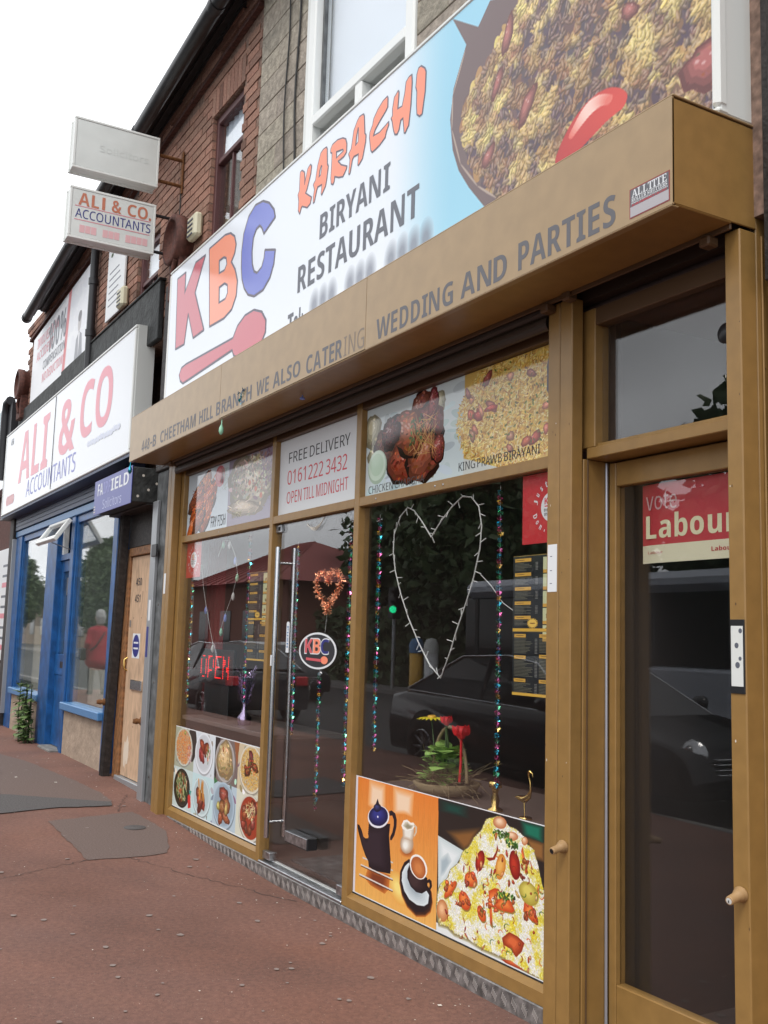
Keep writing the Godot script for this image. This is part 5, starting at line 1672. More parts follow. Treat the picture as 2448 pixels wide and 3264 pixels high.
# ------------------------------------------------------------------ posters behind the panes
func posters() -> void:
	var z := -0.0355
	var a := part("dish_poster", sheet(-7.698, -6.0, 0.153, 0.75, z, 0.001), M.eight_print, self, false)
	tag(a, "poster of eight plated dishes at the foot of the left window", "poster")
	var b := part("dish_poster_001", sheet(-4.799, -3.152, 0.152, 0.74, z, 0.001), M.tea_print, self, false)
	tag(b, "poster of coffee pot, cup and heaped rice at the window foot", "poster")
	var c := thing("window_panel", "panel picturing fried fish and flat bread above the left window", "poster", Vector3(-6.85, 2.21, -0.046))
	part("picture", sheet(-7.698, -5.997, 2.209, 2.688, z, 0.001), M.fish_print, c)
	letters("FRY FISH", -7.16, -6.87, 2.235, 2.315, z + 0.0008, M.black_ink, c, "lettering", false)
	letters("NAAN", -6.74, -6.58, 2.265, 2.305, z + 0.0008, M.poster_band, c, "lettering", false)
	var d := thing("window_panel", "panel picturing roast chicken and prawn rice above the large window", "poster", Vector3(-3.97, 2.21, -0.046))
	part("picture", sheet(-4.799, -3.152, 2.209, 2.688, z, 0.001), M.chicken_print, d)
	letters("CHICKEN CHARGHA", -4.76, -4.2, 2.222, 2.262, z + 0.0008, M.black_ink, d, "lettering", false)
	letters("KING PRAWB BIRAYANI", -3.9, -3.3, 2.235, 2.275, z + 0.0008, M.black_ink, d, "lettering", false)
	var e := thing("window_panel", "white panel reading FREE DELIVERY and OPEN TILL MIDNIGHT above the door", "notice", Vector3(-5.4, 2.21, -0.046))
	part("board", sheet(-5.944, -4.858, 2.209, 2.688, z, 0.001), M.paper_white, e)
	letters("FREE DELIVERY", -5.81, -4.99, 2.532, 2.6, z + 0.0008, M.black_ink, e, "lettering", false)
	letters("0161 222 3432", -5.82, -5.02, 2.395, 2.485, z + 0.0008, M.red_ink, e, "lettering", false)
	letters("OPEN TILL MIDNIGHT", -5.82, -5.0, 2.276, 2.35, z + 0.0008, M.red_ink, e, "lettering", false)
	z = -0.0452
	# red stickers with a ring of words
	for q in [[-7.685, -7.365, 1.88, 2.152, "red poster with a round white badge in the left window corner"], [-3.425, -3.152, 1.86, 2.152, "red poster with a round white badge above the menu board"]]:
		var t := thing("red_poster", q[4], "poster", Vector3((q[0] + q[1]) / 2, q[2], z))
		part("sheet", sheet(q[0], q[1], q[2], q[3], z, 0.001), M.poster_red, t)
		var cx: float = (q[0] + q[1]) / 2 - (0.0 if q[0] < -5 else -0.055)
		var cy: float = (q[2] + q[3]) / 2
		part("badge", platemesh(ellipse_pts(cx, cy, 0.068, 0.062, 28), z + 0.0006, 0.0003), M.paper_white, t)
		letters("K", cx - 0.045, cx - 0.02, cy + 0.012, cy + 0.04, z + 0.001, M.red_ink, t, "letter")
		letters("B", cx - 0.014, cx + 0.01, cy + 0.012, cy + 0.04, z + 0.001, M.gold_ink, t, "letter")
		letters("C", cx + 0.016, cx + 0.042, cy + 0.012, cy + 0.04, z + 0.001, M.navy_ink, t, "letter")
		part("rule", box(cx - 0.045, cx + 0.045, cy + 0.002, cy + 0.007, z + 0.0007, z + 0.0009), M.red_ink, t)
		letters("0161 222 3432", cx - 0.048, cx + 0.048, cy - 0.018, cy - 0.005, z + 0.001, M.black_ink, t)
		letters("0161 795", cx - 0.046, cx + 0.03, cy - 0.036, cy - 0.023, z + 0.001, M.black_ink, t)
		ring_text("Just Ring", cx, cy, 0.1, PI * 0.92, PI * 0.08, true, z + 0.001, t)
		ring_text("Don't Cook", cx, cy, 0.105, PI * 1.1, PI * 1.9, false, z + 0.001, t)
	# menus
	for q in [[-3.484, -3.152, 1.234, 1.814, "black and gold printed menu board in the large window"], [-6.392, -6.0, 1.288, 1.869, "black and gold printed menu board in the left window"]]:
		var t := part(numbered("menu_board"), sheet(q[0], q[1], q[2], q[3], z, 0.001), M.menu_print, self, false)
		tag(t, q[4], "menu")

func ring_text(s: String, cx: float, cy: float, r: float, a0: float, a1: float, outward: bool, z: float, t: Node) -> void:
	for i in s.length():
		if s[i] == " ": continue
		var a := lerpf(a0, a1, i / float(s.length() - 1))
		var x := cx + cos(a) * r * 1.05
		var y := cy + sin(a) * r
		var w := 0.017 if s[i] in "JDCR" else (0.005 if s[i] in "i'" else 0.012)
		var h := 0.026 if s[i] in "JRDCtk" else (0.01 if s[i] == "'" else 0.02)
		letters(s[i], x - w / 2, x + w / 2, y - h / 2, y + h / 2, z, M.paper_white, t, "letter", true, 0, false, a - PI / 2 if outward else a + PI / 2)

# ------------------------------------------------------------------ things hung and stood in the windows
func twist_mesh(sd: int) -> ArrayMesh:
	rng.seed = sd
	var st := S()
	for k in 5:
		var a := TAU * k / 5.0 + rng.randf_range(-0.2, 0.2)
		var p := Vector3(cos(a) * 0.016, rng.randf_range(-0.002, 0.012), sin(a) * 0.013)
		var q := Vector3(cos(a + 0.9) * 0.014, rng.randf_range(-0.012, 0.002), sin(a + 0.9) * 0.011)
		tri(st, Vector3(0, 0.011, 0), p, q)
		tri(st, Vector3(0, -0.011, 0), q, p)
	return fin(st)

func decorations() -> void:
	var tw := [twist_mesh(1), twist_mesh(2), twist_mesh(3)]
	var fm := [M.foil_cyan, M.foil_magenta, M.foil_gold, M.foil_cyan, M.foil_green, M.foil_magenta]
	var where := ["at the left edge of the left window", "beside the menu in the left window", "near the long handle of the glass door", "below the oval sticker on the glass door", "at the right edge of the glass door", "at the left edge of the large window", "beside the menu in the large window"]
	var gs := [[-7.6, 1.87, 0.92], [-6.47, 2.12, 1.0], [-5.7, 2.0, 0.86], [-5.345, 1.24, 0.47], [-5.01, 2.05, 0.65], [-4.69, 2.08, 0.88], [-3.62, 2.11, 0.84]]
	for i in gs.size():
		var g = gs[i]
		var t := thing("foil_garland", "hanging garland of shiny coloured foil twists " + where[i], "garland", Vector3(g[0], g[2], -0.072), "foil garlands hung in the windows")
		part("cord", tubemesh([Vector3(g[0], g[1] + 0.03, -0.072), Vector3(g[0] + 0.004, (g[1] + g[2]) / 2, -0.074), Vector3(g[0], g[2], -0.072)], 0.0012, 5), M.wire_white, t)
		var y: float = g[1]
		var k := i
		rng.seed = 300 + i
		while y > g[2]:
			put("foil_twist", tw[k % 3], fm[k % 6], t, Vector3(g[0] + rng.randf_range(-0.003, 0.003), y, -0.072), Basis(Vector3.UP, rng.randf() * TAU))
			y -= 0.0235
			k += 1
	# copper tinsel heart on the door
	var t := thing("tinsel_heart", "copper tinsel heart hanging on the glass door", "decoration", Vector3(-5.3, 1.585, -0.075))
	var hp := []
	for k in 41:
		var a := TAU * k / 40.0
		var x := 16 * pow(sin(a), 3) / 17.0
		var y := (13 * cos(a) - 5 * cos(2 * a) - 2 * cos(3 * a) - cos(4 * a)) / 17.0
		hp.append(Vector3(-5.3 + x * 0.165, 1.735 + y * 0.135, -0.085))
	part("wire", tubemesh(hp, 0.003, 5), M.foil_copper, t)
	var st := S()
	rng.seed = 41
	for k in 1300:
		var p: Vector3 = hp[rng.randi() % 40].lerp(hp[(rng.randi() % 2)], 0.0)
		var q: Vector3 = hp[(hp.find(p) + 1) % 41]
		p = p.lerp(q, rng.randf())
		var d := Vector3(rng.randf_range(-1, 1), rng.randf_range(-1, 1), rng.randf_range(-1, 1)).normalized()
		var l := rng.randf_range(0.014, 0.032)
		var s := d.cross(Vector3(rng.randf(), rng.randf(), 1)).normalized() * 0.0016
		if absf(p.z + d.z * l + 0.045) < 0.004 or p.z + d.z * l > -0.05: l *= 0.4
		quad(st, p + s, p + d * l + s, p + d * l - s, p - s)
	var ti := part("tinsel", fin(st), M.foil_copper, t)
	ti.set_meta("kind", "stuff")
	part("hanger", tubemesh([Vector3(-5.3, 1.6, -0.085), Vector3(-5.31, 1.48, -0.08)], 0.0012, 5), M.wire_white, t)
	# heart of fairy lights
	var h := thing("fairy_light_heart", "white wire fairy lights shaped as a large heart in the window", "fairy lights", Vector3(-4.06, 1.276, -0.06))
	var op := [[-4.166, 1.949], [-4.25, 2.03], [-4.33, 2.095], [-4.392, 2.117], [-4.46, 2.08], [-4.52, 1.99], [-4.525, 1.9], [-4.5, 1.8], [-4.44, 1.68], [-4.36, 1.56], [-4.26, 1.44], [-4.16, 1.34], [-4.056, 1.276], [-3.98, 1.4], [-3.93, 1.5], [-3.86, 1.62], [-3.8, 1.74], [-3.755, 1.87], [-3.745, 1.97], [-3.77, 2.06], [-3.83, 2.11], [-3.904, 2.12], [-3.99, 2.08], [-4.08, 2.02], [-4.166, 1.949]]
	var wp := []
	for q in op: wp.append(Vector3(q[0], q[1], -0.062))
	var cv := Curve3D.new()
	for q in wp: cv.add_point(q)
	part("wire", tubemesh(wp, 0.0035, 6), M.wire_white, h)
	rng.seed = 51
	var bm := tubemesh([Vector3.ZERO, Vector3(0, 0.035, 0)], 0.0026, 5)
	var L := cv.get_baked_length()
	var s0 := 0.03
	while s0 < L:
		var p := cv.sample_baked(s0)
		put("bulb", bm, M.wire_white, h, p, Basis(Vector3.BACK, rng.randf() * TAU) * Basis(Vector3.RIGHT, rng.randf_range(-0.5, 0.5)))
		s0 += 0.045
	part("lead", tubemesh([Vector3(-3.75, 1.75, -0.064), Vector3(-3.68, 1.7, -0.07), Vector3(-3.6, 1.62, -0.08), Vector3(-3.48, 1.56, -0.09)], 0.002, 5), M.wire_white, h)
	# string of drop lights in the left window
	var d := thing("drop_light_string", "looped string of green and blue drop lights in the left window", "fairy lights", Vector3(-6.9, 1.4, -0.07))
	var dp := [[-7.35, 1.97], [-7.3, 1.75], [-7.22, 1.6], [-7.1, 1.42], [-7.15, 1.5]]
	var loop := [Vector3(-7.42, 1.98, -0.075), Vector3(-7.36, 1.8, -0.075), Vector3(-7.28, 1.66, -0.075), Vector3(-7.18, 1.5, -0.075), Vector3(-7.1, 1.38, -0.075)]
	part("cord", tubemesh(loop, 0.0018, 5), M.wire_white, d)
	var loop2 := [Vector3(-7.08, 2.02, -0.075), Vector3(-6.98, 2.13, -0.075), Vector3(-6.86, 2.12, -0.075), Vector3(-6.74, 2.0, -0.075), Vector3(-6.69, 1.88, -0.075), Vector3(-6.75, 1.75, -0.075), Vector3(-6.88, 1.6, -0.075), Vector3(-6.95, 1.5, -0.075)]
	part("cord", tubemesh(loop2, 0.0018, 5), M.wire_white, d)
	var drop := lathemesh([Vector2(0, 0), Vector2(0.008, -0.01), Vector2(0.014, -0.035), Vector2(0.009, -0.055), Vector2(0, -0.062)], Vector3.ZERO, Vector3.UP, 8)
	var di := 0
	for q in loop + loop2:
		if di % 2 == 0 or di > 6: put("drop_bulb", drop, [M.bulb_green, M.wire_white, M.bulb_blue][di % 3], d, q)
		di += 1
	# lilac tinsel vase
	var v := thing("tinsel_vase", "lilac tinsel covered vase on the ledge of the left window", "vase", Vector3(-6.75, 0.83, -0.2))
	part("vase", lathemesh([Vector2(0.0, 0.0), Vector2(0.045, 0.0), Vector2(0.05, 0.05), Vector2(0.02, 0.09), Vector2(0.018, 0.16), Vector2(0.035, 0.24), Vector2(0.05, 0.33)], Vector3(-6.75, 0.83, -0.2), Vector3.UP, 14), M.foil_lilac, v)
	var ts := S()
	rng.seed = 61
	for k in 700:
		var u := rng.randf()
		var p := Vector3(-6.75, 0.83 + 0.14 + u * 0.24, -0.2)
		var a := rng.randf() * TAU
		var r := 0.02 + u * 0.05
		p += Vector3(cos(a) * r, 0, sin(a) * r)
		var e := Vector3(cos(a) * 0.5, rng.randf_range(-0.2, 1.0), sin(a) * 0.5).normalized() * rng.randf_range(0.02, 0.06)
		var s := Vector3(-sin(a), 0, cos(a)) * 0.0018
		quad(ts, p + s, p + e + s, p + e - s, p - s)
	var tt := part("tinsel", fin(ts), M.foil_lilac, v)
	tt.set_meta("kind", "stuff")
	flower_basket()
	brass_things()

func leaf_fan(st: SurfaceTool, o: Vector3, d: Vector3, l: float, w: float) -> void:
	var s := d.cross(Vector3.UP if absf(d.y) < 0.9 else Vector3.RIGHT).normalized()
	var n := s.cross(d).normalized()
	var prev := [o, o]
	for k in range(1, 6):
		var u := k / 5.0
		var ww := w * sin(PI * (0.15 + 0.85 * u)) * (1.0 if u < 0.99 else 0.0)
		var c := o + d * l * u + n * (-0.25 * l * u * u)
		var a := c + s * ww + n * 0.12 * ww
		var b := c - s * ww + n * 0.12 * ww
		quad(st, prev[0], a, c, prev[0].lerp(prev[1], 0.5))
		quad(st, prev[0].lerp(prev[1], 0.5), c, b, prev[1])
		prev = [a, b]

func flower_basket() -> void:
	var o := Vector3(-4.28, 0.7, -0.26)
	var t := thing("flower_basket", "straw basket with arched handle holding leaves and flowers in the window", "basket", o)
	rng.seed = 77
	part("bowl", lathemesh([Vector2(0, 0.005), Vector2(0.13, 0.01), Vector2(0.17, 0.06), Vector2(0.155, 0.065), Vector2(0.12, 0.03)], o, Vector3.UP, 18), M.straw, t)
	var st := S()
	for k in 240:
		var a := rng.randf() * TAU
		var p := o + Vector3(cos(a) * rng.randf_range(0.05, 0.18), rng.randf_range(0.02, 0.09), sin(a) * rng.randf_range(0.05, 0.12))
		var d := Vector3(rng.randf_range(-1, 1), rng.randf_range(-0.35, 0.25), rng.randf_range(-0.4, 0.5)).normalized() * rng.randf_range(0.05, 0.2)
		tube(st, [p, p + d * 0.5 + Vector3(0, 0.01, 0), p + d], 0.0013, 3, false)
	var s0 := part("straw", fin(st), M.straw, t)
	s0.set_meta("kind", "stuff")
	var arch := []
	for k in 15:
		var a := PI * k / 14.0
		arch.append(o + Vector3(0.02 + 0.15 * cos(a), 0.08 + 0.25 * sin(a), 0.0))
	part("handle", tubemesh(arch, 0.009, 7), M.straw, t)
	for k in 80:
		var ls := S()
		var a := rng.randf() * TAU
		var r := rng.randf_range(0.0, 0.13)
		var p := o + Vector3(cos(a) * r - 0.02, 0.05 + rng.randf_range(0, 0.17), sin(a) * r * 0.8)
		leaf_fan(ls, p, Vector3(cos(a) * 0.8, rng.randf_range(0.1, 1.0), sin(a) * 0.8 + 0.2).normalized(), rng.randf_range(0.055, 0.085), rng.randf_range(0.034, 0.052))
		part("leaf", fin(ls), M.lettuce, t)
	part("stem", tubemesh([o + Vector3(0.0, 0.1, 0), o + Vector3(0.02, 0.25, 0.01), o + Vector3(0.015, 0.32, 0.02)], 0.006, 6), M.leaf_mid, t)
	# yellow daisy, seen edge on
	var c := o + Vector3(-0.12, 0.365, 0.02)
	var daisy := part("yellow_flower", lathemesh([Vector2(0, 0.012), Vector2(0.02, 0.01), Vector2(0.024, 0.0), Vector2(0, -0.01)], c, Vector3(0.1, 1, 0.15).normalized(), 14), M.gold_ink, t)
	for k in 20:
		var ls := S()
		var a := TAU * k / 20.0
		leaf_fan(ls, c + Vector3(cos(a) * 0.015, 0, sin(a) * 0.015), Vector3(cos(a), 0.1, sin(a)).normalized(), 0.065, 0.011)
		part("petal", fin(ls), M.petal_yellow, daisy)
	part("stem", tubemesh([c, c + Vector3(0.03, -0.16, 0), o + Vector3(-0.02, 0.1, 0)], 0.004, 6), M.leaf_mid, t)
	for q in [[Vector3(0.0, 0.36, 0.01), 0.025], [Vector3(0.16, 0.32, 0.03), 0.036]]:
		var b: Vector3 = o + q[0]
		var r: float = q[1]
		var rose := part("red_flower", lathemesh([Vector2(0.0, -1.2 * r), Vector2(0.5 * r, -0.8 * r), Vector2(0.8 * r, 0.0), Vector2(0.75 * r, 0.7 * r), Vector2(0.4 * r, 0.5 * r), Vector2(0, 0.3 * r)], b, Vector3.UP, 12), M.petal_red, t)
		for k in 7:
			var ls := S()
			var a := TAU * k / 7.0
			leaf_fan(ls, b + Vector3(cos(a) * r * 0.5, -r * 0.6, sin(a) * r * 0.5), Vector3(cos(a) * 0.45, 1, sin(a) * 0.45).normalized(), r * 1.6, r * 0.5)
			part("petal", fin(ls), M.petal_red, rose)
		part("stem", tubemesh([b - Vector3(0, r, 0), b - Vector3(0, r + 0.12, 0), b - Vector3(0.01, r + 0.2, 0)], 0.007, 6), M.petal_red if r > 0.03 else M.leaf_mid, t)

func brass_things() -> void:
	var o := Vector3(-3.8, 0.7, -0.2)
	var c := part("brass_candlestick", lathemesh([Vector2(0, 0), Vector2(0.035, 0.0), Vector2(0.037, 0.008), Vector2(0.015, 0.02), Vector2(0.02, 0.05), Vector2(0.012, 0.08), Vector2(0.018, 0.1), Vector2(0.03, 0.105), Vector2(0.028, 0.13), Vector2(0.0, 0.13)], o, Vector3.UP, 18), M.brass, self, false)
	tag(c, "small brass candlestick below the foil garland in the large window", "candlestick")
	var b := thing("brass_bird", "slim brass bird with curved neck standing in the large window", "figurine", Vector3(-3.58, 0.7, -0.2))
	var p := Vector3(-3.58, 0.7, -0.2)
	part("base", lathemesh([Vector2(0, 0), Vector2(0.03, 0), Vector2(0.028, 0.01), Vector2(0, 0.012)], p, Vector3.UP, 14), M.brass, b)
	part("leg", tubemesh([p + Vector3(-0.008, 0.01, 0), p + Vector3(-0.01, 0.07, 0)], 0.003, 6), M.brass, b)
	part("leg", tubemesh([p + Vector3(0.006, 0.01, 0.01), p + Vector3(-0.002, 0.07, 0.006)], 0.003, 6), M.brass, b)
	part("body", tubemesh([p + Vector3(-0.075, 0.085, 0), p + Vector3(-0.04, 0.085, 0), p + Vector3(-0.01, 0.082, 0), p + Vector3(0.02, 0.098, 0), p + Vector3(0.034, 0.125, 0), p + Vector3(0.03, 0.16, 0), p + Vector3(0.02, 0.185, 0), p + Vector3(0.026, 0.205, 0)], [0.002, 0.012, 0.017, 0.012, 0.006, 0.005, 0.005, 0.009], 9), M.brass, b)
	part("beak", tubemesh([p + Vector3(0.026, 0.205, 0), p + Vector3(0.045, 0.196, 0), p + Vector3(0.048, 0.18, 0)], [0.007, 0.004, 0.001], 6), M.brass, b)

# ------------------------------------------------------------------ walls above the shops
func along(pts: Array, x: float) -> float:
	for i in pts.size() - 1:
		var a: Vector2 = pts[i]; var b: Vector2 = pts[i + 1]
		if x <= a.x and x >= b.x: return lerpf(a.y, b.y, (a.x - x) / (a.x - b.x))
	return pts[0].y if x > pts[0].x else pts[-1].y

const COURSE := [Vector2(-6.5, 6.0), Vector2(-8.87, 5.85), Vector2(-10.96, 5.62), Vector2(-14.6, 5.44)]
const EAVE := [Vector2(-5.0, 6.28), Vector2(-6.82, 6.13), Vector2(-8.76, 5.98), Vector2(-11.2, 5.78), Vector2(-13.63, 5.55)]

func colored_box(st: SurfaceTool, x0: float, x1: float, y0: float, y1: float, z0: float, z1: float, c: Color) -> void:
	st.set_color(c)
	bx(st, x0, x1, y0, y1, z0, z1)

func brick_color() -> Color:
	var k := rng.randf_range(0.72, 1.15)
	var w := rng.randf_range(-0.02, 0.03)
	if rng.randf() < 0.07: k *= 0.6
	return Color((0.4 + w) * k, 0.215 * k, 0.155 * k)

func brick_house() -> void:
	var t := thing("brick_building", "dark red brick terrace with sash windows above the blue shop", "building", Vector3(-10.8, 4.2, -0.2))
	rng.seed = 400
	var holes := [Rect2(-7.48, 4.0, 0.66, 1.58), Rect2(-9.43, 4.0, 0.68, 1.12)]
	# backing wall round the openings
	var bw := S()
	var xs := [-14.6, -9.43, -8.75, -7.48, -6.82, -6.5]
	for i in 5:
		var top := along(COURSE, xs[i]) + 0.16
		var y0 := 4.0
		if i == 1: y0 = 5.12
		if i == 3: y0 = 5.58
		bx(bw, xs[i], xs[i + 1], y0, along(COURSE, xs[i]) + 0.1 if i > 0 else 5.5, -0.25, -0.008)
	bx(bw, -11.5, -9.43, 5.4, 5.75, -0.25, -0.009)
	bx(bw, -15.2, -7.9, 2.7, 4.0, -0.4, -0.22)
	bx(bw, -9.43, -8.75, 4.0, 4.25, -0.25, -0.01)
	bx(bw, -7.48, -6.82, 4.0, 4.25, -0.25, -0.01)
	var wall := part("wall", fin(bw), M.mortar, t)
	# bricks one by one, those nearest as parts
	var variants := []
	for v in 8:
		var st := S()
		colored_box(st, -0.1065, 0.1065, -0.031, 0.031, -0.05, 0.0, brick_color())
		variants.append(fin(st))
	var rest := S()
	var single := 0
	var row := 0
	var y := 4.2
	while y < 6.2:
		var x := -6.5 - (0.1125 if row % 2 == 0 else 0.0)
		var first := true
		while x > -14.6:
			var a := x - 0.219
			var b := x - 0.006
			if first and row % 2 == 0: b = -6.506
			var cx := (a + b) / 2
			var lim := along(COURSE, cx) - 0.01
			if y + 0.065 < lim or (y > lim + 0.06 and y + 0.065 < lim + 0.28):
				var pieces := [[a, b]]
				for h in holes:
					if y + 0.06 > h.position.y and y < h.end.y + 0.0:
						var nw := []
						for p in pieces:
							if p[1] <= h.position.x or p[0] >= h.end.x: nw.append(p)
							else:
								if p[0] < h.position.x - 0.004: nw.append([p[0], h.position.x + 0.003])
								if p[1] > h.end.x + 0.004: nw.append([h.end.x - 0.003, p[1]])
						pieces = nw
				for p in pieces:
					var w: float = p[1] - p[0]
					var dz := rng.randf_range(-0.0025, 0.002) + (0.03 if y > lim else 0.0)
					if w > 0.2 and single < 300 and y > 4.42 and cx > -9.4:
						put("brick", variants[rng.randi() % 8], M.brick, wall, Vector3(cx, y + 0.032, dz))
						single += 1
					else:
						colored_box(rest, p[0], p[1], y + 0.001, y + 0.063, -0.05 if w > 0.21 else -0.1, dz, brick_color())
			x -= 0.225
			first = false
		y += 0.075
		row += 1
	# soldier course over the sash window
	for i in 9:
		var cx := -7.46 + i * 0.078
		var st := S()
		colored_box(st, cx - 0.034, cx + 0.034, 5.585, 5.8, -0.05, 0.004, brick_color())
		part("brick", fin(st), M.brick, wall)
	var rb := part("brickwork", fin(rest), M.brick, wall)
	rb.set_meta("kind", "stuff")
	# dark solid strip standing for the shade under the projecting brick course
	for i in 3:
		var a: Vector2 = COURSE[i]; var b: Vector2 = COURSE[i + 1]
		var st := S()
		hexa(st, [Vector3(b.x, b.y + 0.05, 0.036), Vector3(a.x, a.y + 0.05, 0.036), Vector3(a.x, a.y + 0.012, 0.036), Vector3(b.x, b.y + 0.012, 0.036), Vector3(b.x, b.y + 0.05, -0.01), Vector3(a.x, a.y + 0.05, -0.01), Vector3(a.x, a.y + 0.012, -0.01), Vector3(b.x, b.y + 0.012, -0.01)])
		part("string_course_shade", fin(st), M.terracotta, t)
	# eaves: gutter, fascia, soffit and the slates above
	for i in 4:
		var a: Vector2 = EAVE[i]; var b: Vector2 = EAVE[i + 1]
		var st := S()
		tube(st, [Vector3(a.x, a.y - 0.06, 0.27), Vector3(b.x, b.y - 0.06, 0.27)], 0.06, 12)
		var gt := part("gutter", fin(st), M.gutter_black, t)
		part("gutter_joint", tubemesh([Vector3(b.x + 0.02, b.y - 0.059, 0.27), Vector3(b.x + 0.09, b.y - 0.053, 0.27)], 0.066, 12), M.gutter_black, gt)
		var fs := S()
		hexa(fs, [Vector3(b.x, b.y + 0.12, 0.2), Vector3(a.x, a.y + 0.12, 0.2), Vector3(a.x, a.y - 0.0, 0.2), Vector3(b.x, b.y - 0.0, 0.2), Vector3(b.x, b.y + 0.12, 0.17), Vector3(a.x, a.y + 0.12, 0.17), Vector3(a.x, a.y - 0.0, 0.17), Vector3(b.x, b.y - 0.0, 0.17)])
		part("fascia", fin(fs), M.gutter_black, t)
		var so := S()
		hexa(so, [Vector3(b.x, b.y + 0.11, 0.168), Vector3(a.x, a.y + 0.11, 0.168), Vector3(a.x, a.y + 0.08, 0.168), Vector3(b.x, b.y + 0.08, 0.168), Vector3(b.x, b.y + 0.2, -0.25), Vector3(a.x, a.y + 0.2, -0.25), Vector3(a.x, a.y + 0.12, -0.05), Vector3(b.x, b.y + 0.12, -0.05)])
		part("soffit", fin(so), M.gutter_black, t)
		# two courses of moulded cornice under the soffit
		for k in 2:
			var ms := S()
			var zz := 0.1 - 0.055 * k
			var dy := 0.075 - 0.02 * k
			hexa(ms, [Vector3(b.x, b.y + dy + 0.06, zz), Vector3(a.x, a.y + dy + 0.06, zz), Vector3(a.x, a.y + dy, zz), Vector3(b.x, b.y + dy, zz), Vector3(b.x, b.y + dy + 0.06, -0.02), Vector3(a.x, a.y + dy + 0.06, -0.02), Vector3(a.x, a.y + dy, -0.02), Vector3(b.x, b.y + dy, -0.02)])
			part("cornice", fin(ms), M.gutter_black, t)
		var sl := S()
		hexa(sl, [Vector3(b.x, b.y + 0.16, 0.24), Vector3(a.x, a.y + 0.16, 0.24), Vector3(a.x, a.y + 0.125, 0.24), Vector3(b.x, b.y + 0.125, 0.24), Vector3(b.x, b.y + 1.1, -2.4), Vector3(a.x, a.y + 1.1, -2.4), Vector3(a.x, a.y + 1.05, -2.4), Vector3(b.x, b.y + 1.05, -2.4)])
		part("roof", fin(sl), M.slate, t)
	part("end_wall", box(-14.62, -14.4, 4.0, 5.55, -3.0, -0.26), M.terracotta, t)
	# sash window
	sash(t, -7.48, -6.82, 4.25, 5.58, 5.2, true)
	sash(t, -9.43, -8.75, 4.25, 5.12, 4.75, false)
	# grey fascia above the accountants' sign
	part("fascia_board", cbox(-12.32, -8.5, 4.0, 4.53, 0.004, 0.05, 0.006), M.fascia_grey, t)
	part("fascia_board", cbox(-14.95, -12.33, 4.0, 4.5, 0.004, 0.046, 0.006), M.fascia_grey, t)
	part("fascia_cap", cbox(-11.0, -8.48, 4.531, 4.55, -0.02, 0.065, 0.004), M.fascia_grey, t)
	# rain pipe
	var dp := part("rain_pipe", tubemesh([Vector3(-10.93, 5.62, 0.06), Vector3(-10.93, 4.0, 0.06)], 0.045, 12), M.pipe_black, self, false)
	tag(dp, "black cast iron rain pipe on the brick wall beside the banner", "pipe")
	for y2 in [5.2, 4.62]:
		part("pipe_collar", tubemesh([Vector3(-10.93, y2, 0.06), Vector3(-10.93, y2 + 0.07, 0.06)], 0.055, 12), M.pipe_black, dp)
	# pilaster and consoles that close the shopfronts
	for q in [[-7.98, 4.7, "brown terracotta barrel shaped console behind the long white sign"], [-14.72, 4.86, "brown terracotta barrel shaped console at the far end of the brick wall"]]:
		var c := thing("terracotta_console", q[2], "console", Vector3(q[0], q[1] - 0.25, 0.0))
		var o := Vector3(q[0], q[1], -0.05)
		part("barrel", lathemesh([Vector2(0.2, 0.0), Vector2(0.2, 0.1), Vector2(0.215, 0.11), Vector2(0.215, 0.19), Vector2(0.17, 0.2), Vector2(0.165, 0.17), Vector2(0.0, 0.165)], o, Vector3.BACK, 28), M.terracotta, c)
		part("bracket", cbox(q[0] - 0.13, q[0] + 0.13, q[1] - 0.5, q[1] - 0.15, -0.05, 0.1, 0.01), M.terracotta, c)
		part("volute", tubemesh([Vector3(q[0] + 0.06, q[1] - 0.42, 0.11), Vector3(q[0] + 0.02, q[1] - 0.3, 0.12), Vector3(q[0] + 0.1, q[1] - 0.2, 0.12)], 0.02, 8), M.terracotta, c)
	# banner and notices
	var bn := thing("accident_banner", "wide white banner advertising 100% compensation on the brick wall", "banner", Vector3(-12.6, 4.5, 0.03))
	var st2 := S()
	uvquad(st2, Vector3(-14.28, 5.4, 0.03), Vector3(-11.03, 5.56, 0.03), Vector3(-11.03, 4.5, 0.03), Vector3(-14.28, 4.45, 0.03))
	st2.set_uv(Vector2(0.01, 0.01))
	quad(st2, Vector3(-11.03, 5.56, 0.012), Vector3(-14.28, 5.4, 0.012), Vector3(-14.28, 4.45, 0.012), Vector3(-11.03, 4.5, 0.012))
	quad(st2, Vector3(-11.03, 5.56, 0.03), Vector3(-11.03, 5.56, 0.012), Vector3(-11.03, 4.5, 0.012), Vector3(-11.03, 4.5, 0.03))
	part("sheet", fin(st2), M.banner_print, bn)
	for a in [["INVOLVED IN AN", -14.0, -12.75, 5.2, 5.34, M.faded_pink], ["ACCIDENT", -14.0, -13.0, 5.02, 5.15, M.faded_pink], ["100%", -13.3, -12.3, 4.98, 5.36, M.letter_grey], ["COMPENSATION", -13.55, -12.3, 4.82, 4.94, M.letter_grey], ["NO DEDUCTIONS", -13.55, -12.3, 4.65, 4.77, M.faded_pink]]:
		letters(a[0], a[1], a[2], a[3], a[4], 0.0315, a[5], bn)
	var nb := thing("wall_notice", "tall white notice with faded print beside the rain pipe", "notice", Vector3(-10.1, 4.64, 0.03))
	part("board", cbox(-10.43, -9.78, 4.64, 5.5, 0.012, 0.035, 0.004), M.paper_white, nb)
	for k in 4: ell3(nb, -10.28 + 0.1 * k, 5.33 + 0.03 * sin(k * 2.0), 0.045)
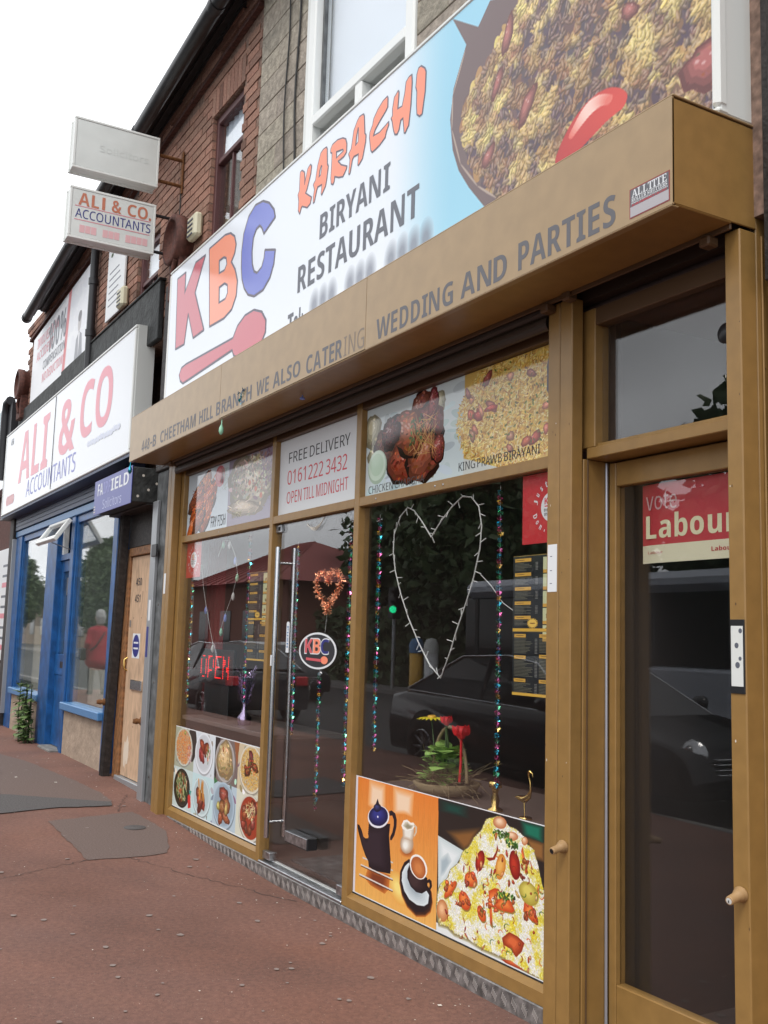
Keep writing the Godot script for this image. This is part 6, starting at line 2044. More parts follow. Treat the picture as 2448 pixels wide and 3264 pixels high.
	for k in 6:
		part("print", box(-10.34, -9.9 - 0.04 * (k % 3), 4.78 + k * 0.07, 4.795 + k * 0.07, 0.0352, 0.036), M.letter_grey, nb)
	alarm(-9.75, 4.72, "cream burglar alarm box under the white wall notice")
	alarm(-7.66, 4.72, "cream burglar alarm box behind the top edge of the long sign")

func ell3(t: Node, x: float, y: float, r: float) -> void:
	part("leaf_mark", platemesh(ellipse_pts(x, y, r, r * 0.5, 12), 0.0362, 0.0006), M.leaf_mid, t)

func alarm(x: float, y: float, label: String) -> void:
	var a := thing("alarm_box", label, "alarm", Vector3(x, y - 0.12, 0.05))
	part("case", cbox(x - 0.1, x + 0.1, y - 0.1, y + 0.1, 0.008, 0.08, 0.02), M.cream_box, a)
	for k in 4:
		part("louvre", cbox(x - 0.07, x + 0.05, y - 0.08 + k * 0.04, y - 0.065 + k * 0.04, 0.0802, 0.086, 0.002), M.letter_grey, a)

# the inside of a room: five walls, open to the front
func hollow(x0: float, x1: float, y0: float, y1: float, z0: float, z1: float) -> ArrayMesh:
	var st := S()
	bx(st, x0 - 0.1, x1 + 0.1, y0 - 0.1, y1 + 0.1, z0 - 0.1, z0)
	bx(st, x0 - 0.1, x0, y0, y1, z0, z1)
	bx(st, x1, x1 + 0.1, y0, y1, z0, z1)
	bx(st, x0 - 0.1, x1 + 0.1, y0 - 0.1, y0, z0, z1)
	bx(st, x0 - 0.1, x1 + 0.1, y1, y1 + 0.1, z0, z1)
	return fin(st)

func sash(t: Node, x0: float, x1: float, y0: float, y1: float, ym: float, curtain: bool) -> void:
	var w := part("window", cbox(x0, x0 + 0.05, y0, y1, -0.11, -0.035, 0.004), M.sash_paint, t)
	part("frame", cbox(x1 - 0.05, x1, y0, y1, -0.11, -0.035, 0.004), M.sash_paint, w)
	part("frame", cbox(x0 + 0.05, x1 - 0.05, y1 - 0.06, y1, -0.11, -0.035, 0.004), M.sash_paint, w)
	part("meeting_rail", cbox(x0 + 0.05, x1 - 0.05, ym - 0.02, ym + 0.02, -0.1, -0.045, 0.004), M.sash_paint, w)
	part("glazing_bar", cbox((x0 + x1) / 2 - 0.012, (x0 + x1) / 2 + 0.012, y0, ym - 0.02, -0.09, -0.06, 0.003), M.sash_paint, w)
	pane(w, x0 + 0.05, x1 - 0.05, ym + 0.02, y1 - 0.06, -0.06, null, 0.004)
	pane(w, x0 + 0.05, x1 - 0.05, y0, ym - 0.02, -0.075, null, 0.004)
	part("room", hollow(x0 - 0.3, x1 + 0.3, y0 - 0.2, y1 + 0.2, -2.4, -0.255), M.office_wall, w)
	if curtain:
		var cs := S()
		cs.set_smooth_group(0)
		for i in 30:
			var a := lerpf(x0, x1, i / 30.0)
			var b := lerpf(x0, x1, (i + 1) / 30.0)
			quad(cs, Vector3(a, y1, -0.1 + 0.008 * sin(i * 1.3)), Vector3(b, y1, -0.1 + 0.008 * sin((i + 1) * 1.3)), Vector3(b, ym, -0.1 + 0.008 * sin((i + 1) * 1.3)), Vector3(a, ym, -0.1 + 0.008 * sin(i * 1.3)))
		part("blind", fin(cs), M.net_curtain, w)
		part("drape", box(x1 - 0.33, x1 - 0.02, y0, ym, -0.142, -0.135), M.grey_curtain, w)
	else:
		part("blind", box(x0, x1, y0, y1, -0.13, -0.12), M.net_curtain, w)

func stone_house() -> void:
	var t := thing("restaurant_building", "grey-beige stone upper storey with a white framed window over the sign", "building", Vector3(-4.3, 3.0, -0.2))
	rng.seed = 500
	var bw := S()
	bx(bw, -6.5, -5.65, 2.85, 7.2, -0.3, -0.008)
	bx(bw, -4.33, -2.13, 2.85, 7.2, -0.3, -0.008)
	bx(bw, -5.65, -4.33, 2.85, 4.1, -0.3, -0.008)
	bx(bw, -7.95, -6.5, 2.85, 4.0, -0.3, -0.008)
	bx(bw, -5.65, -4.33, 6.5, 7.2, -0.3, -0.008)
	var wall := part("wall", fin(bw), M.mortar, t)
	var y := 4.07
	var row := 0
	while y < 7.0:
		var x := -6.498
		var k := 0
		while x < -2.14:
			var l := 0.62 + 0.1 * ((k * 7 + row * 3) % 3)
			if k == 0 and row % 2 == 1: l *= 0.5
			var x1 := minf(x + l, -2.14)
			for p in ([[x, x1]] if y > 6.5 else [[x, minf(x1, -5.652)], [maxf(x, -4.328), x1]]):
				if p[1] - p[0] > 0.03:
					var st := S()
					var v := rng.randf_range(0.86, 1.1)
					st.set_color(Color(0.43 * v, 0.38 * v * rng.randf_range(0.97, 1.03), 0.31 * v))
					cbx(st, p[0] + 0.002, p[1] - 0.002, y + 0.002, y + 0.183, -0.06, rng.randf_range(-0.0015, 0.0015), 0.0035)
					part("stone_block", fin(st), M.stone_block, wall)
			x = x1
			k += 1
		y += 0.1855
		row += 1
	# white window
	var wm: Material = M.white_upvc
	var w := part("window", cbox(-5.65, -5.56, 4.1, 6.5, -0.1, 0.02, 0.01), wm, t)
	part("frame", cbox(-4.42, -4.33, 4.1, 6.5, -0.1, 0.02, 0.01), wm, w)
	part("frame", cbox(-5.56, -4.42, 6.42, 6.5, -0.1, 0.018, 0.01), wm, w)
	part("frame_transom", cbox(-5.56, -4.42, 4.66, 4.735, -0.1, 0.018, 0.01), wm, w)
	part("frame_mullion", cbox(-4.99, -4.91, 4.1, 4.66, -0.1, 0.017, 0.01), wm, w)
	part("trim", cbox(-5.7, -5.651, 4.1, 6.5, -0.03, 0.012, 0.006), M.box_white, w)
	part("gasket", box(-5.56, -5.535, 4.735, 6.42, -0.06, -0.035), M.grey_post, w)
	pane(w, -5.56, -4.42, 4.735, 6.42, -0.05, null, 0.006)
	pane(w, -5.56, -4.99, 4.1, 4.66, -0.05, null, 0.006)
	pane(w, -4.91, -4.42, 4.1, 4.66, -0.05, null, 0.006)
	part("blind", box(-5.6, -4.38, 4.73, 6.46, -0.135, -0.12), M.net_curtain, w)
	part("room", hollow(-5.9, -4.1, 3.9, 6.6, -2.6, -0.305), M.office_wall, w)
	for q in [[-6.0, 0.01, "black cable hanging down the stone wall"], [-5.83, 0.013, "thick black cable hanging beside the white window"]]:
		var pts := []
		for k in 16: pts.append(Vector3(q[0] + 0.02 * sin(k * 0.9 + q[0]), 7.0 - k * 0.17, 0.012))
		var c := part(numbered("cable"), tubemesh(pts, q[1] * 0.6, 6), M.cable, self, false)
		tag(c, q[2], "cable")
	# the neighbour's brickwork past the end post
	var n := thing("neighbour_building", "dark red brick wall with black pipe past the end of the restaurant", "building", Vector3(-1.7, 2.6, -0.3))
	var wl := part("wall", box(-2.06, -0.6, -0.5, 7.0, -0.4, -0.11), M.mortar, n)
	part("timber", cbox(-2.128, -2.085, 2.62, 7.0, -0.1, 0.0, 0.004), M.dark_timber, n)
	part("pipe", tubemesh([Vector3(-2.075, 2.62, 0.0), Vector3(-2.075, 7.0, 0.0)], 0.022, 10), M.dark_timber, n)
	var yy := 2.64
	var r := 0
	while yy < 5.0:
		for k in 3:
			var a := -2.05 + k * 0.225 - (0.11 if r % 2 else 0.0)
			var st := S()
			colored_box(st, maxf(a, -2.05), a + 0.213, yy, yy + 0.063, -0.14, -0.1 + rng.randf_range(-0.003, 0.003), brick_color())
			part("brick", fin(st), M.brick, wl)
		yy += 0.075
		r += 1

# ------------------------------------------------------------------ signs that stand out from the wall
func projecting_signs() -> void:
	var x1 := -8.1
	var x0 := -8.25
	for q in [[5.175, 5.615, "blank white projecting lightbox with faint ghost lettering on rusty brackets"], [4.585, 5.02, "white projecting lightbox reading ALI & CO. ACCOUNTANTS"]]:
		var t := thing("projecting_sign", q[2], "sign", Vector3(x1, q[0], 0.6))
		var y0: float = q[0]
		var y1: float = q[1]
		var cs := S()
		cbx(cs, x0 + 0.006, x1 - 0.006, y0 + 0.006, y1 - 0.006, 0.246, 0.944, 0.004)
		part("box", fin(cs), M.box_white, t)
		part("face", cbox(x1 - 0.006, x1 - 0.001, y0 + 0.022, y1 - 0.022, 0.262, 0.928, 0.0008), M.panel_aged, t)
		for f in [[y0, y0 + 0.02, 0.24, 0.95], [y1 - 0.02, y1, 0.24, 0.95], [y0 + 0.0205, y1 - 0.0205, 0.24, 0.26], [y0 + 0.0205, y1 - 0.0205, 0.93, 0.95]]:
			part("rim", cbox(x1 - 0.03, x1 + 0.003, f[0], f[1], f[2], f[3], 0.003), M.frame_white, t)
			part("rim", cbox(x0 - 0.003, x0 + 0.03, f[0], f[1], f[2], f[3], 0.003), M.frame_white, t)
	var u := "projecting_sign"
	var blank: Node3D = get_node(u)
	var ali: Node3D = get_node(u + "_001")
	side_letters("Solicitors", 5.36, 5.42, 0.33, 0.74, x1, M.ghost_ink, blank, false)
	for q in [["A", 0.79, 0.88], ["L", 0.715, 0.775], ["&", 0.53, 0.61], ["C", 0.405, 0.48], ["O", 0.31, 0.395]]: side_letters(q[0], 4.87, 4.975, q[1], q[2], x1, M.faded_orange, ali, true)
	part("letter", box(x1 - 0.001, x1 + 0.0008, 4.87, 4.975, 0.665, 0.69), M.faded_orange, ali)
	part("full_stop", box(x1 - 0.001, x1 + 0.0008, 4.87, 4.892, 0.28, 0.298), M.faded_orange, ali)
	side_letters("ACCOUNTANTS", 4.762, 4.838, 0.28, 0.9, x1, M.navy_ink, ali, false)
	for y in [4.857, 4.742]:
		part("rule", box(x1 - 0.001, x1 + 0.0005, y, y + 0.006, 0.285, 0.905), M.faded_pink, ali)
	rng.seed = 33
	# the number below, unreadable
	for k in 12:
		if k == 4 or k == 8: continue
		part("smudge", box(x1 - 0.001, x1 + 0.0006, 4.64 + rng.randf_range(0, 0.006), 4.705, 0.3 + k * 0.047, 0.3 + k * 0.047 + 0.042), M.smudge, ali)
	# brackets
	var rb: Material = M.rust
	for y in [5.27, 5.5]:
		part("bracket_arm", tubemesh([Vector3(-8.17, y, 0.245), Vector3(-8.17, y, 0.012)], 0.016, 8), rb, blank)
	part("bracket_plate", cbox(-8.195, -8.145, 5.2, 5.58, 0.006, 0.02, 0.003), rb, blank)
	part("bracket_arm", tubemesh([Vector3(-8.17, 4.96, 0.245), Vector3(-8.17, 4.96, 0.012)], 0.014, 8), M.pipe_black, ali)
	part("bracket_arm", tubemesh([Vector3(-8.17, 4.64, 0.245), Vector3(-8.17, 4.64, 0.012)], 0.014, 8), M.pipe_black, ali)
	part("cable", tubemesh([Vector3(-8.16, 5.2, 0.02), Vector3(-8.15, 5.08, 0.02), Vector3(-8.165, 4.97, 0.02)], 0.006, 6), M.cable, ali)

# letters on a face that looks along +x, read from z high to z low
func side_letters(text: String, y0: float, y1: float, z0: float, z1: float, x: float, m: Material, parent: Node, bold: bool) -> void:
	var t := TextMesh.new()
	t.text = text
	t.font = font(false, bold)
	t.font_size = 48
	t.pixel_size = 0.01
	t.depth = 0.0
	t.curve_step = 2.0
	var bb := t.get_aabb()
	var o := MeshInstance3D.new()
	o.name = "lettering"
	o.mesh = t
	o.material_override = m
	parent.add_child(o, true)
	var sx := (z1 - z0) / bb.size.x
	var sy := (y1 - y0) / bb.size.y
	var b := Basis(Vector3(0, 0, -sx), Vector3(0, sy, 0), Vector3(1, 0, 0))
	var c := Vector3(x + 0.0008, (y0 + y1) / 2, (z0 + z1) / 2)
	o.transform = Transform3D(b, c - b * bb.get_center() - wpos(parent))

# ------------------------------------------------------------------ the accountants' blue shop and the boarded door
func blue_shop() -> void:
	var t := thing("blue_shopfront", "bright blue painted shopfront with two windows and a narrow door", "shopfront", Vector3(-12.4, 0.1, -0.05))
	var b: Material = M.blue_paint
	var z := -0.05
	var g := 0.1
	# uprights
	for a in [[-14.95, -14.55, z], [-12.72, -12.2, z + 0.03], [-11.66, -11.5, z], [-9.9, -9.74, z]]:
		part("pilaster", cbox(a[0], a[1], g, 2.72, -0.2, a[2], 0.008), b, t)
	part("lintel", cbox(-14.95, -9.74, 2.72, 2.8, -0.2, z + 0.012, 0.006), M.light_blue_paint, t)
	# shutter laths above
	for i in 4:
		var st := S()
		bx(st, -14.9, -9.2, 2.81 + i * 0.052, 2.855 + i * 0.052, -0.12, -0.02)
		bx(st, -14.9, -9.2, 2.855 + i * 0.052, 2.862 + i * 0.052, -0.12, -0.035)
		part("shutter_lath", fin(st), M.blue_slat, t)
	# windows
	for a in [[-14.55, -12.72], [-11.5, -9.9]]:
		part("sill", cbox(a[0], a[1], 0.6, 0.68, -0.2, z + 0.045, 0.008), M.light_blue_paint, t)
		part("stall_riser", cbox(a[0], a[1], -0.05, 0.6, -0.25, z - 0.01, 0.004), M.render_beige, t)
		var w := part("window", cbox(a[0] + 0.002, a[0] + 0.05, 0.68, 2.718, -0.16, z - 0.02, 0.004), b, t)
		part("frame", cbox(a[1] - 0.05, a[1] - 0.002, 0.68, 2.718, -0.16, z - 0.02, 0.004), b, w)
		part("frame", cbox(a[0] + 0.05, a[1] - 0.05, 2.64, 2.718, -0.16, z - 0.02, 0.004), b, w)
		pane(w, a[0] + 0.05, a[1] - 0.05, 0.68, 2.64, -0.1, M.dusty_glass, 0.006)
	part("shop_room", box(-15.0, -9.7, 0.0, 2.8, -3.1, -3.0), M.office_wall, t)
	part("shop_floor", box(-15.0, -9.7, 0.0, 0.12, -3.0, -0.25), M.office_wall, t)
	part("shop_ceiling", box(-15.0, -9.7, 2.82, 2.9, -3.0, -0.2), M.office_wall, t)
	part("shop_side", box(-9.72, -9.68, 0.0, 2.85, -3.0, -0.2), M.office_wall, t)
	part("shop_side", box(-15.05, -15.0, 0.0, 2.85, -3.0, -0.2), M.office_wall, t)
	for a in [[-14.5, -12.8, 1.5], [-11.45, -9.95, 1.05]]:
		var cs := S()
		cs.set_smooth_group(0)
		for i in 60:
			var p := lerpf(a[0], a[1], i / 60.0)
			var q := lerpf(a[0], a[1], (i + 1) / 60.0)
			quad(cs, Vector3(p, a[2], -0.3 + 0.015 * sin(i * 1.1)), Vector3(q, a[2], -0.3 + 0.015 * sin((i + 1) * 1.1)), Vector3(q, 0.66, -0.3 + 0.015 * sin((i + 1) * 1.1)), Vector3(p, 0.66, -0.3 + 0.015 * sin(i * 1.1)))
		part("net_curtain", fin(cs), M.office_net, t)
	# door
	var d := part("door", cbox(-12.2, -11.66, 0.16, 0.95, -0.14, -0.09, 0.004), b, t)
	part("rail", cbox(-12.2, -11.66, 0.95, 1.18, -0.138, -0.082, 0.004), b, d)
	part("letter_slot", box(-11.93, -11.78, 1.03, 1.1, -0.0815, -0.0795), M.black_plastic, d)
	for a in [[-12.2, -12.09], [-11.77, -11.66]]: part("stile", cbox(a[0], a[1], 1.18, 2.25, -0.14, -0.088, 0.004), b, d)
	part("rail", cbox(-12.09, -11.77, 2.12, 2.25, -0.139, -0.089, 0.004), b, d)
	pane(d, -12.09, -11.77, 1.18, 2.12, -0.115, M.dusty_glass, 0.005)
	part("door_notice", box(-11.98, -11.88, 1.85, 2.05, -0.1105, -0.1095), M.letter_grey, d)
	part("door_head", cbox(-12.2, -11.66, 2.25, 2.32, -0.15, -0.06, 0.004), b, t)
	part("fanlight_frame", cbox(-12.2, -12.14, 2.32, 2.718, -0.14, -0.08, 0.004), M.white_upvc, t)
	part("fanlight_frame", cbox(-11.72, -11.66, 2.32, 2.718, -0.14, -0.08, 0.004), M.white_upvc, t)
	part("door_step", cbox(-12.2, -11.6, 0.05, 0.155, -0.16, 0.05, 0.01), M.kerb_stone, t)
	# hinged fanlight swung outwards
	var h := thing("open_fanlight", "small white framed fanlight propped open above the blue door", "window", Vector3(-11.98, 2.66, 0.0))
	var bs := Basis(Vector3.RIGHT, deg_to_rad(-34))
	for a in [[-0.48, 0.48, -0.045, 0.0], [-0.48, 0.48, -0.29, -0.235], [-0.48, -0.42, -0.235, -0.045], [0.42, 0.48, -0.235, -0.045]]:
		put("frame", cbox(a[0], a[1], a[2], a[3], -0.025, 0.025, 0.006), M.white_upvc, h, Vector3(-11.98, 2.68, 0.0), bs)
	var pb := BoxMesh.new()
	pb.size = Vector3(0.84, 0.19, 0.005)
	put("glass_pane", pb, M.dusty_glass, h, Vector3(-11.98, 2.68, 0.0) + bs * Vector3(0, -0.14, 0), bs)
	part("stay", tubemesh([Vector3(-11.7, 2.36, -0.05), Vector3(-11.68, 2.42, 0.16)], 0.006, 6), M.galvanised, h)
	# dark end post and the next shop
	var e := thing("end_post", "black timber post between the blue shop and the white poster board", "post", Vector3(-15.1, 0.1, -0.05))
	part("post", cbox(-15.22, -14.96, 0.0, 3.05, -0.2, 0.0, 0.01), M.dark_timber, e)
	part("edge_strip", cbox(-14.9585, -14.93, 0.3, 2.7, -0.06, 0.004, 0.003), M.galvanised, e)
	var s := thing("far_shopfront", "shop beyond the black post with white poster boards and pale sign", "shopfront", Vector3(-17, 0.1, -0.1))
	part("wall", box(-22, -15.23, 0.0, 4.6, -0.4, -0.12), M.terracotta, s)
	part("poster_board", cbox(-17.6, -15.26, 1.0, 2.62, -0.118, -0.06, 0.004), M.paper_white, s)
	for k in 9: part("print", box(-15.9, -15.35 - 0.05 * (k % 2), 1.15 + k * 0.15, 1.15 + k * 0.15 + (0.07 if k % 3 == 0 else 0.035), -0.0598, -0.058), M.faded_pink if k % 3 == 0 else M.letter_grey, s)
	part("stall_riser", cbox(-20, -15.25, 0.0, 0.95, -0.118, -0.05, 0.01), M.kerb_stone, s)
	part("sign_board", cbox(-20, -15.62, 3.5, 4.8, -0.1, 0.06, 0.006), M.sign_white, s)
	part("sign_field", cbox(-20, -15.64, 4.0, 4.77, 0.0602, 0.064, 0.001), M.sign_slate, s)
	letters_each("TOR", -17.9, -15.72, 4.12, 4.62, 0.0655, M.paper_white, s)
	part("pipe", tubemesh([Vector3(-15.35, 4.75, 0.1), Vector3(-15.5, 4.72, 0.12), Vector3(-15.55, 4.55, 0.12), Vector3(-15.55, 3.6, 0.12)], 0.07, 10), M.pipe_black, s)
	part("side_wall", box(-15.5, -15.2, 3.0, 4.7, -0.3, 0.1), M.pipe_black, s)
	accountants_sign()
	boarded_door()
	weed()

func accountants_sign() -> void:
	var t := thing("accountants_sign", "long white lightbox sign reading ALI & CO ACCOUNTANTS in red paled for sky glare and faded blue", "sign", Vector3(-12, 3.02, 0.08))
	var x0 := -15.15
	var x1 := -8.81
	part("box", cbox(x0 + 0.005, x1 - 0.003, 3.025, 4.18, 0.0, 0.136, 0.006), M.box_white, t)
	part("end_cover", cbox(x1 - 0.0025, x1 + 0.006, 3.03, 4.19, -0.03, 0.13, 0.003), M.box_white, t)
	part("face", cbox(x0 + 0.03, -12.005, 3.05, 4.16, 0.1362, 0.146, 0.001), M.sign_white, t)
	part("face", cbox(-11.995, x1 - 0.03, 3.05, 4.16, 0.1362, 0.146, 0.001), M.sign_white, t)
	part("trim", cbox(x0, x1, 4.16, 4.19, 0.09, 0.154, 0.008), M.frame_white, t)
	part("trim", cbox(x0, x1, 3.02, 3.05, 0.09, 0.154, 0.008), M.frame_white, t)
	part("trim", cbox(x0, x0 + 0.03, 3.0505, 4.1595, 0.09, 0.153, 0.008), M.frame_white, t)
	part("trim", cbox(x1 - 0.03, x1, 3.0505, 4.1595, 0.09, 0.153, 0.008), M.frame_white, t)
	part("underside", box(x0, x1, 2.99, 3.018, -0.03, 0.14), M.blue_slat, t)
	var z := 0.1472
	letters_each("ALI", -14.05, -12.28, 3.36, 4.02, z, M.ali_red_glare, t)
	letters("&", -11.72, -10.95, 3.38, 4.0, z, M.ali_red_glare, t)
	letters_each("CO", -10.75, -9.5, 3.42, 4.02, z, M.ali_red_glare, t)
	letters("ACCOUNTANTS", -13.45, -10.83, 3.12, 3.33, z, M.faded_blue, t, "lettering", false)
	letters("450", -14.78, -14.58, 3.98, 4.07, z, M.letter_grey, t)
	rng.seed = 37
	for k in 10:
		part("smudge", platemesh(ellipse_pts(-10.3 + k * 0.12, 3.32 + rng.randf_range(-0.01, 0.01), 0.07, 0.03, 10), z + 0.0002 * k, 0.0001), M.smudge_blue, t)
	for k in 4:
		part("smudge", platemesh(ellipse_pts(-14.75 + k * 0.13, 3.2, 0.1, 0.07, 12), z + 0.0002 * k, 0.0001), M.smudge, t)
	part("crack", tubemesh([Vector3(-12.0, 4.15, 0.1466), Vector3(-12.0, 3.06, 0.1466)], 0.005, 5), M.pipe_black, t)

func boarded_door() -> void:
	var t := thing("plywood_door", "worn pale plywood door with number and letterbox between dark and grey posts", "door", Vector3(-9.0, 0.1, -0.1))
	var z := -0.1
	var d := part("leaf", cbox(-9.36, -8.48, 0.17, 2.14, z - 0.05, z, 0.004), M.plywood, t)
	part("jamb", cbox(-9.56, -9.365, 0.13, 2.22, z - 0.06, z + 0.02, 0.004), M.orange_wood, t)
	part("head", cbox(-9.365, -8.45, 2.145, 2.22, z - 0.06, z + 0.03, 0.004), M.orange_wood, t)
	part("over_panel", cbox(-9.44, -8.4, 2.225, 2.56, z - 0.06, z + 0.02, 0.004), M.dark_timber, t)
	part("sill", cbox(-9.42, -8.45, 0.08, 0.165, z - 0.06, z + 0.04, 0.006), M.galvanised, t)
	letters("450", -9.2, -9.02, 1.87, 1.94, z + 0.001, M.black_ink, d)
	letters("451", -9.21, -9.04, 1.72, 1.79, z + 0.001, M.black_ink, d)
	part("notice", platemesh(PackedVector2Array([Vector2(-9.2, 1.22), Vector2(-8.98, 1.22), Vector2(-8.98, 1.44), Vector2(-9.2, 1.44)]), z + 0.002), M.paper_white, d)
	part("notice_disc", platemesh(ellipse_pts(-9.09, 1.33, 0.1, 0.1, 28), z + 0.003, 0.0006), M.navy_ink, d)
	for y in [1.35, 1.3]: part("notice_print", box(-9.16, -9.02, y, y + 0.015, z + 0.0031, z + 0.0034), M.paper_white, d)
	part("letterbox", cbox(-9.16, -8.83, 0.94, 1.03, z, z + 0.016, 0.004), M.chrome, d)
	part("keyhole_plate", cbox(-9.32, -9.29, 1.5, 1.56, z, z + 0.006, 0.002), M.aluminium, d)
	part("handle", tubemesh([Vector3(-9.33, 1.1, z), Vector3(-9.33, 1.12, z + 0.03), Vector3(-9.33, 1.2, z + 0.03), Vector3(-9.33, 1.22, z)], 0.008, 7), M.brass, d)
	rng.seed = 55
	# paint worn through at the foot
	for k in 2:
		var pts := PackedVector2Array()
		var cx := -9.25 + 0.07 * k
		for i in 12: pts.append(Vector2(cx + 0.05 * cos(TAU * i / 12.0) * rng.randf_range(0.6, 1.1), 0.35 + 0.05 * k + 0.14 * sin(TAU * i / 12.0) * rng.randf_range(0.6, 1.1)))
		part("bare_patch", platemesh(pts, z + 0.0012 + 0.0003 * k, 0.0008), M.bare_wood, d)
	for q in [[-9.22, 1.58], [-8.98, 1.58], [-9.05, 0.62]]:
		part("screw", lathemesh([Vector2(0, 0.002), Vector2(0.007, 0.0)], Vector3(q[0], q[1], z), Vector3.BACK, 8), M.dark_slat, d)
	# dark leaning post on the left of the door
	var p := thing("leaning_post", "dark brown timber post leaning beside the plywood door", "post", Vector3(-9.5, 0.1, -0.02))
	var st := S()
	hexa(st, [Vector3(-9.44, 3.0, 0.0), Vector3(-9.34, 3.0, 0.0), Vector3(-9.58, 0.08, 0.0), Vector3(-9.68, 0.08, 0.0), Vector3(-9.44, 3.0, -0.066), Vector3(-9.34, 3.0, -0.066), Vector3(-9.58, 0.08, -0.066), Vector3(-9.68, 0.08, -0.066)])
	part("post", fin(st), M.dark_timber, p)
	for k in 2:
		part("moulding", tubemesh([Vector3(-9.42 + 0.06 * k, 3.0, 0.002), Vector3(-9.66 + 0.06 * k, 0.09, 0.002)], 0.01, 6), M.dark_timber, p)
	# grey post
	var g := thing("grey_post", "grey painted steel post between the plywood door and gold guide", "post", Vector3(-8.25, 0.1, 0.0))
	part("post", cbox(-8.4, -8.12, 0.02, 2.8, -0.2, 0.0, 0.006), M.grey_post, g)
	part("face_channel", cbox(-8.4, -8.27, 0.02, 2.55, 0.0005, 0.03, 0.004), M.galvanised, g)
	part("cap_bracket", cbox(-8.33, -8.2, 2.08, 2.18, 0.0305, 0.045, 0.003), M.black_plastic, g)
	part("upper_post", cbox(-8.42, -8.0, 2.8, 4.45, -0.2, 0.02, 0.01), M.dark_timber, g)
	part("upper_edge", cbox(-8.0, -7.93, 2.8, 4.4, -0.2, 0.05, 0.006), M.brown_head, g)
	for y in [0.3, 1.05, 1.68]: part("bolt", lathemesh([Vector2(0, 0.004), Vector2(0.01, 0.002), Vector2(0.011, 0)], Vector3(-8.2, y, 0.0), Vector3.BACK, 8), M.dark_slat, g)
	var k1 := part("shutter_knob", lathemesh([Vector2(0.03, 0), Vector2(0.035, 0.02), Vector2(0.02, 0.03), Vector2(0.025, 0.05), Vector2(0.018, 0.08), Vector2(0, 0.08)], Vector3(-8.44, 0.72, 0.0), Vector3(-0.3, 0, 1).normalized(), 12), M.rust, g)
	k1.name = "shutter_knob"
	part("shutter_knob", lathemesh([Vector2(0.03, 0), Vector2(0.035, 0.02), Vector2(0.02, 0.03), Vector2(0.025, 0.05), Vector2(0.018, 0.08), Vector2(0, 0.08)], Vector3(-9.62, 0.8, 0.0), Vector3(-0.3, 0, 1).normalized(), 12), M.rust, p)
	for q in [[-8.36, 1.55, 1.72, 0.0305, M.paper_white, "white strip label on the grey post channel"], [-8.38, 1.25, 1.5, 0.0305, M.navy_ink, "dark printed strip sticker on the grey post"]]:
		var s := part(numbered("strip_sticker"), platemesh(PackedVector2Array([Vector2(q[0], q[1]), Vector2(q[0] + 0.05, q[1]), Vector2(q[0] + 0.05, q[2]), Vector2(q[0], q[2])]), q[3] + 0.001), q[4], self, false)
		tag(s, q[5], "sticker")
	# shutter box over the door with the blue plate
	var b := thing("door_shutter_box", "weathered dark grey shutter box sticking out over the plywood door", "shutter box", Vector3(-9.1, 2.55, 0.1))
	part("box", cbox(-9.7, -8.49, 2.55, 2.85, -0.1, 0.193, 0.006), M.fascia_grey, b)
	part("lip", cbox(-9.68, -8.5, 2.53, 2.5495, -0.1, 0.06, 0.004), M.dark_timber, b)
	for q in [[0.05, 2.66], [-0.02, 2.72], [0.1, 2.78], [0.14, 2.6]]:
		part("paint_chip", lathemesh([Vector2(0, 0.001), Vector2(0.012, 0.0)], Vector3(-8.4898, q[1], q[0]), Vector3.RIGHT, 7), M.scrap, b)
	var s2 := thing("solicitors_plate", "peeling blue plate reading FAIRFIELD Solicitors on the grey shutter box", "sign", Vector3(-9.1, 2.54, 0.2))
	part("plate", cbox(-9.72, -8.485, 2.535, 2.86, 0.1935, 0.2, 0.003), M.plate_blue, s2)
	letters("FA", -9.6, -9.42, 2.71, 2.82, 0.2007, M.white_paint, s2)
	letters("IRF", -9.4, -9.16, 2.71, 2.82, 0.2007, M.plate_ghost, s2, "worn_lettering")
	letters("IELD", -9.14, -8.58, 2.71, 2.82, 0.2007, M.white_paint, s2)
	letters("Solicitors", -9.4, -8.78, 2.57, 2.66, 0.2007, M.plate_pale, s2, "lettering", false)
	for k in 3: part("scuff", cbox(-9.72, -9.66, 2.56 + k * 0.025, 2.57 + k * 0.025, 0.2, 0.2012, 0.0004), M.scrap, s2)

func weed() -> void:
	var o := Vector3(-12.72, 0.12, 0.05)
	var t := thing("wall_weed", "leafy green weed climbing at the foot of the blue pilaster", "weed", o)
	rng.seed = 91
	for k in 11:
		var p := o + Vector3(rng.randf_range(-0.3, 0.2), 0, rng.randf_range(-0.02, 0.08))
		var hgt := rng.randf_range(0.35, 0.75)
		var tip := p + Vector3(rng.randf_range(-0.12, 0.2), hgt, rng.randf_range(0.0, 0.06))
		part("stem", tubemesh([p, p.lerp(tip, 0.5) + Vector3(0.02, 0, 0.02), tip], 0.005, 5), M.leaf_mid, t)
		for i in 22:
			var st := S()
			var u := rng.randf_range(0.05, 1.0)
			var a := rng.randf() * TAU
			leaf_fan(st, p.lerp(tip, u), Vector3(cos(a), rng.randf_range(-0.3, 0.6), absf(sin(a))).normalized(), rng.randf_range(0.07, 0.13), rng.randf_range(0.03, 0.05))
			part("leaf", fin(st), M.leaf, t)

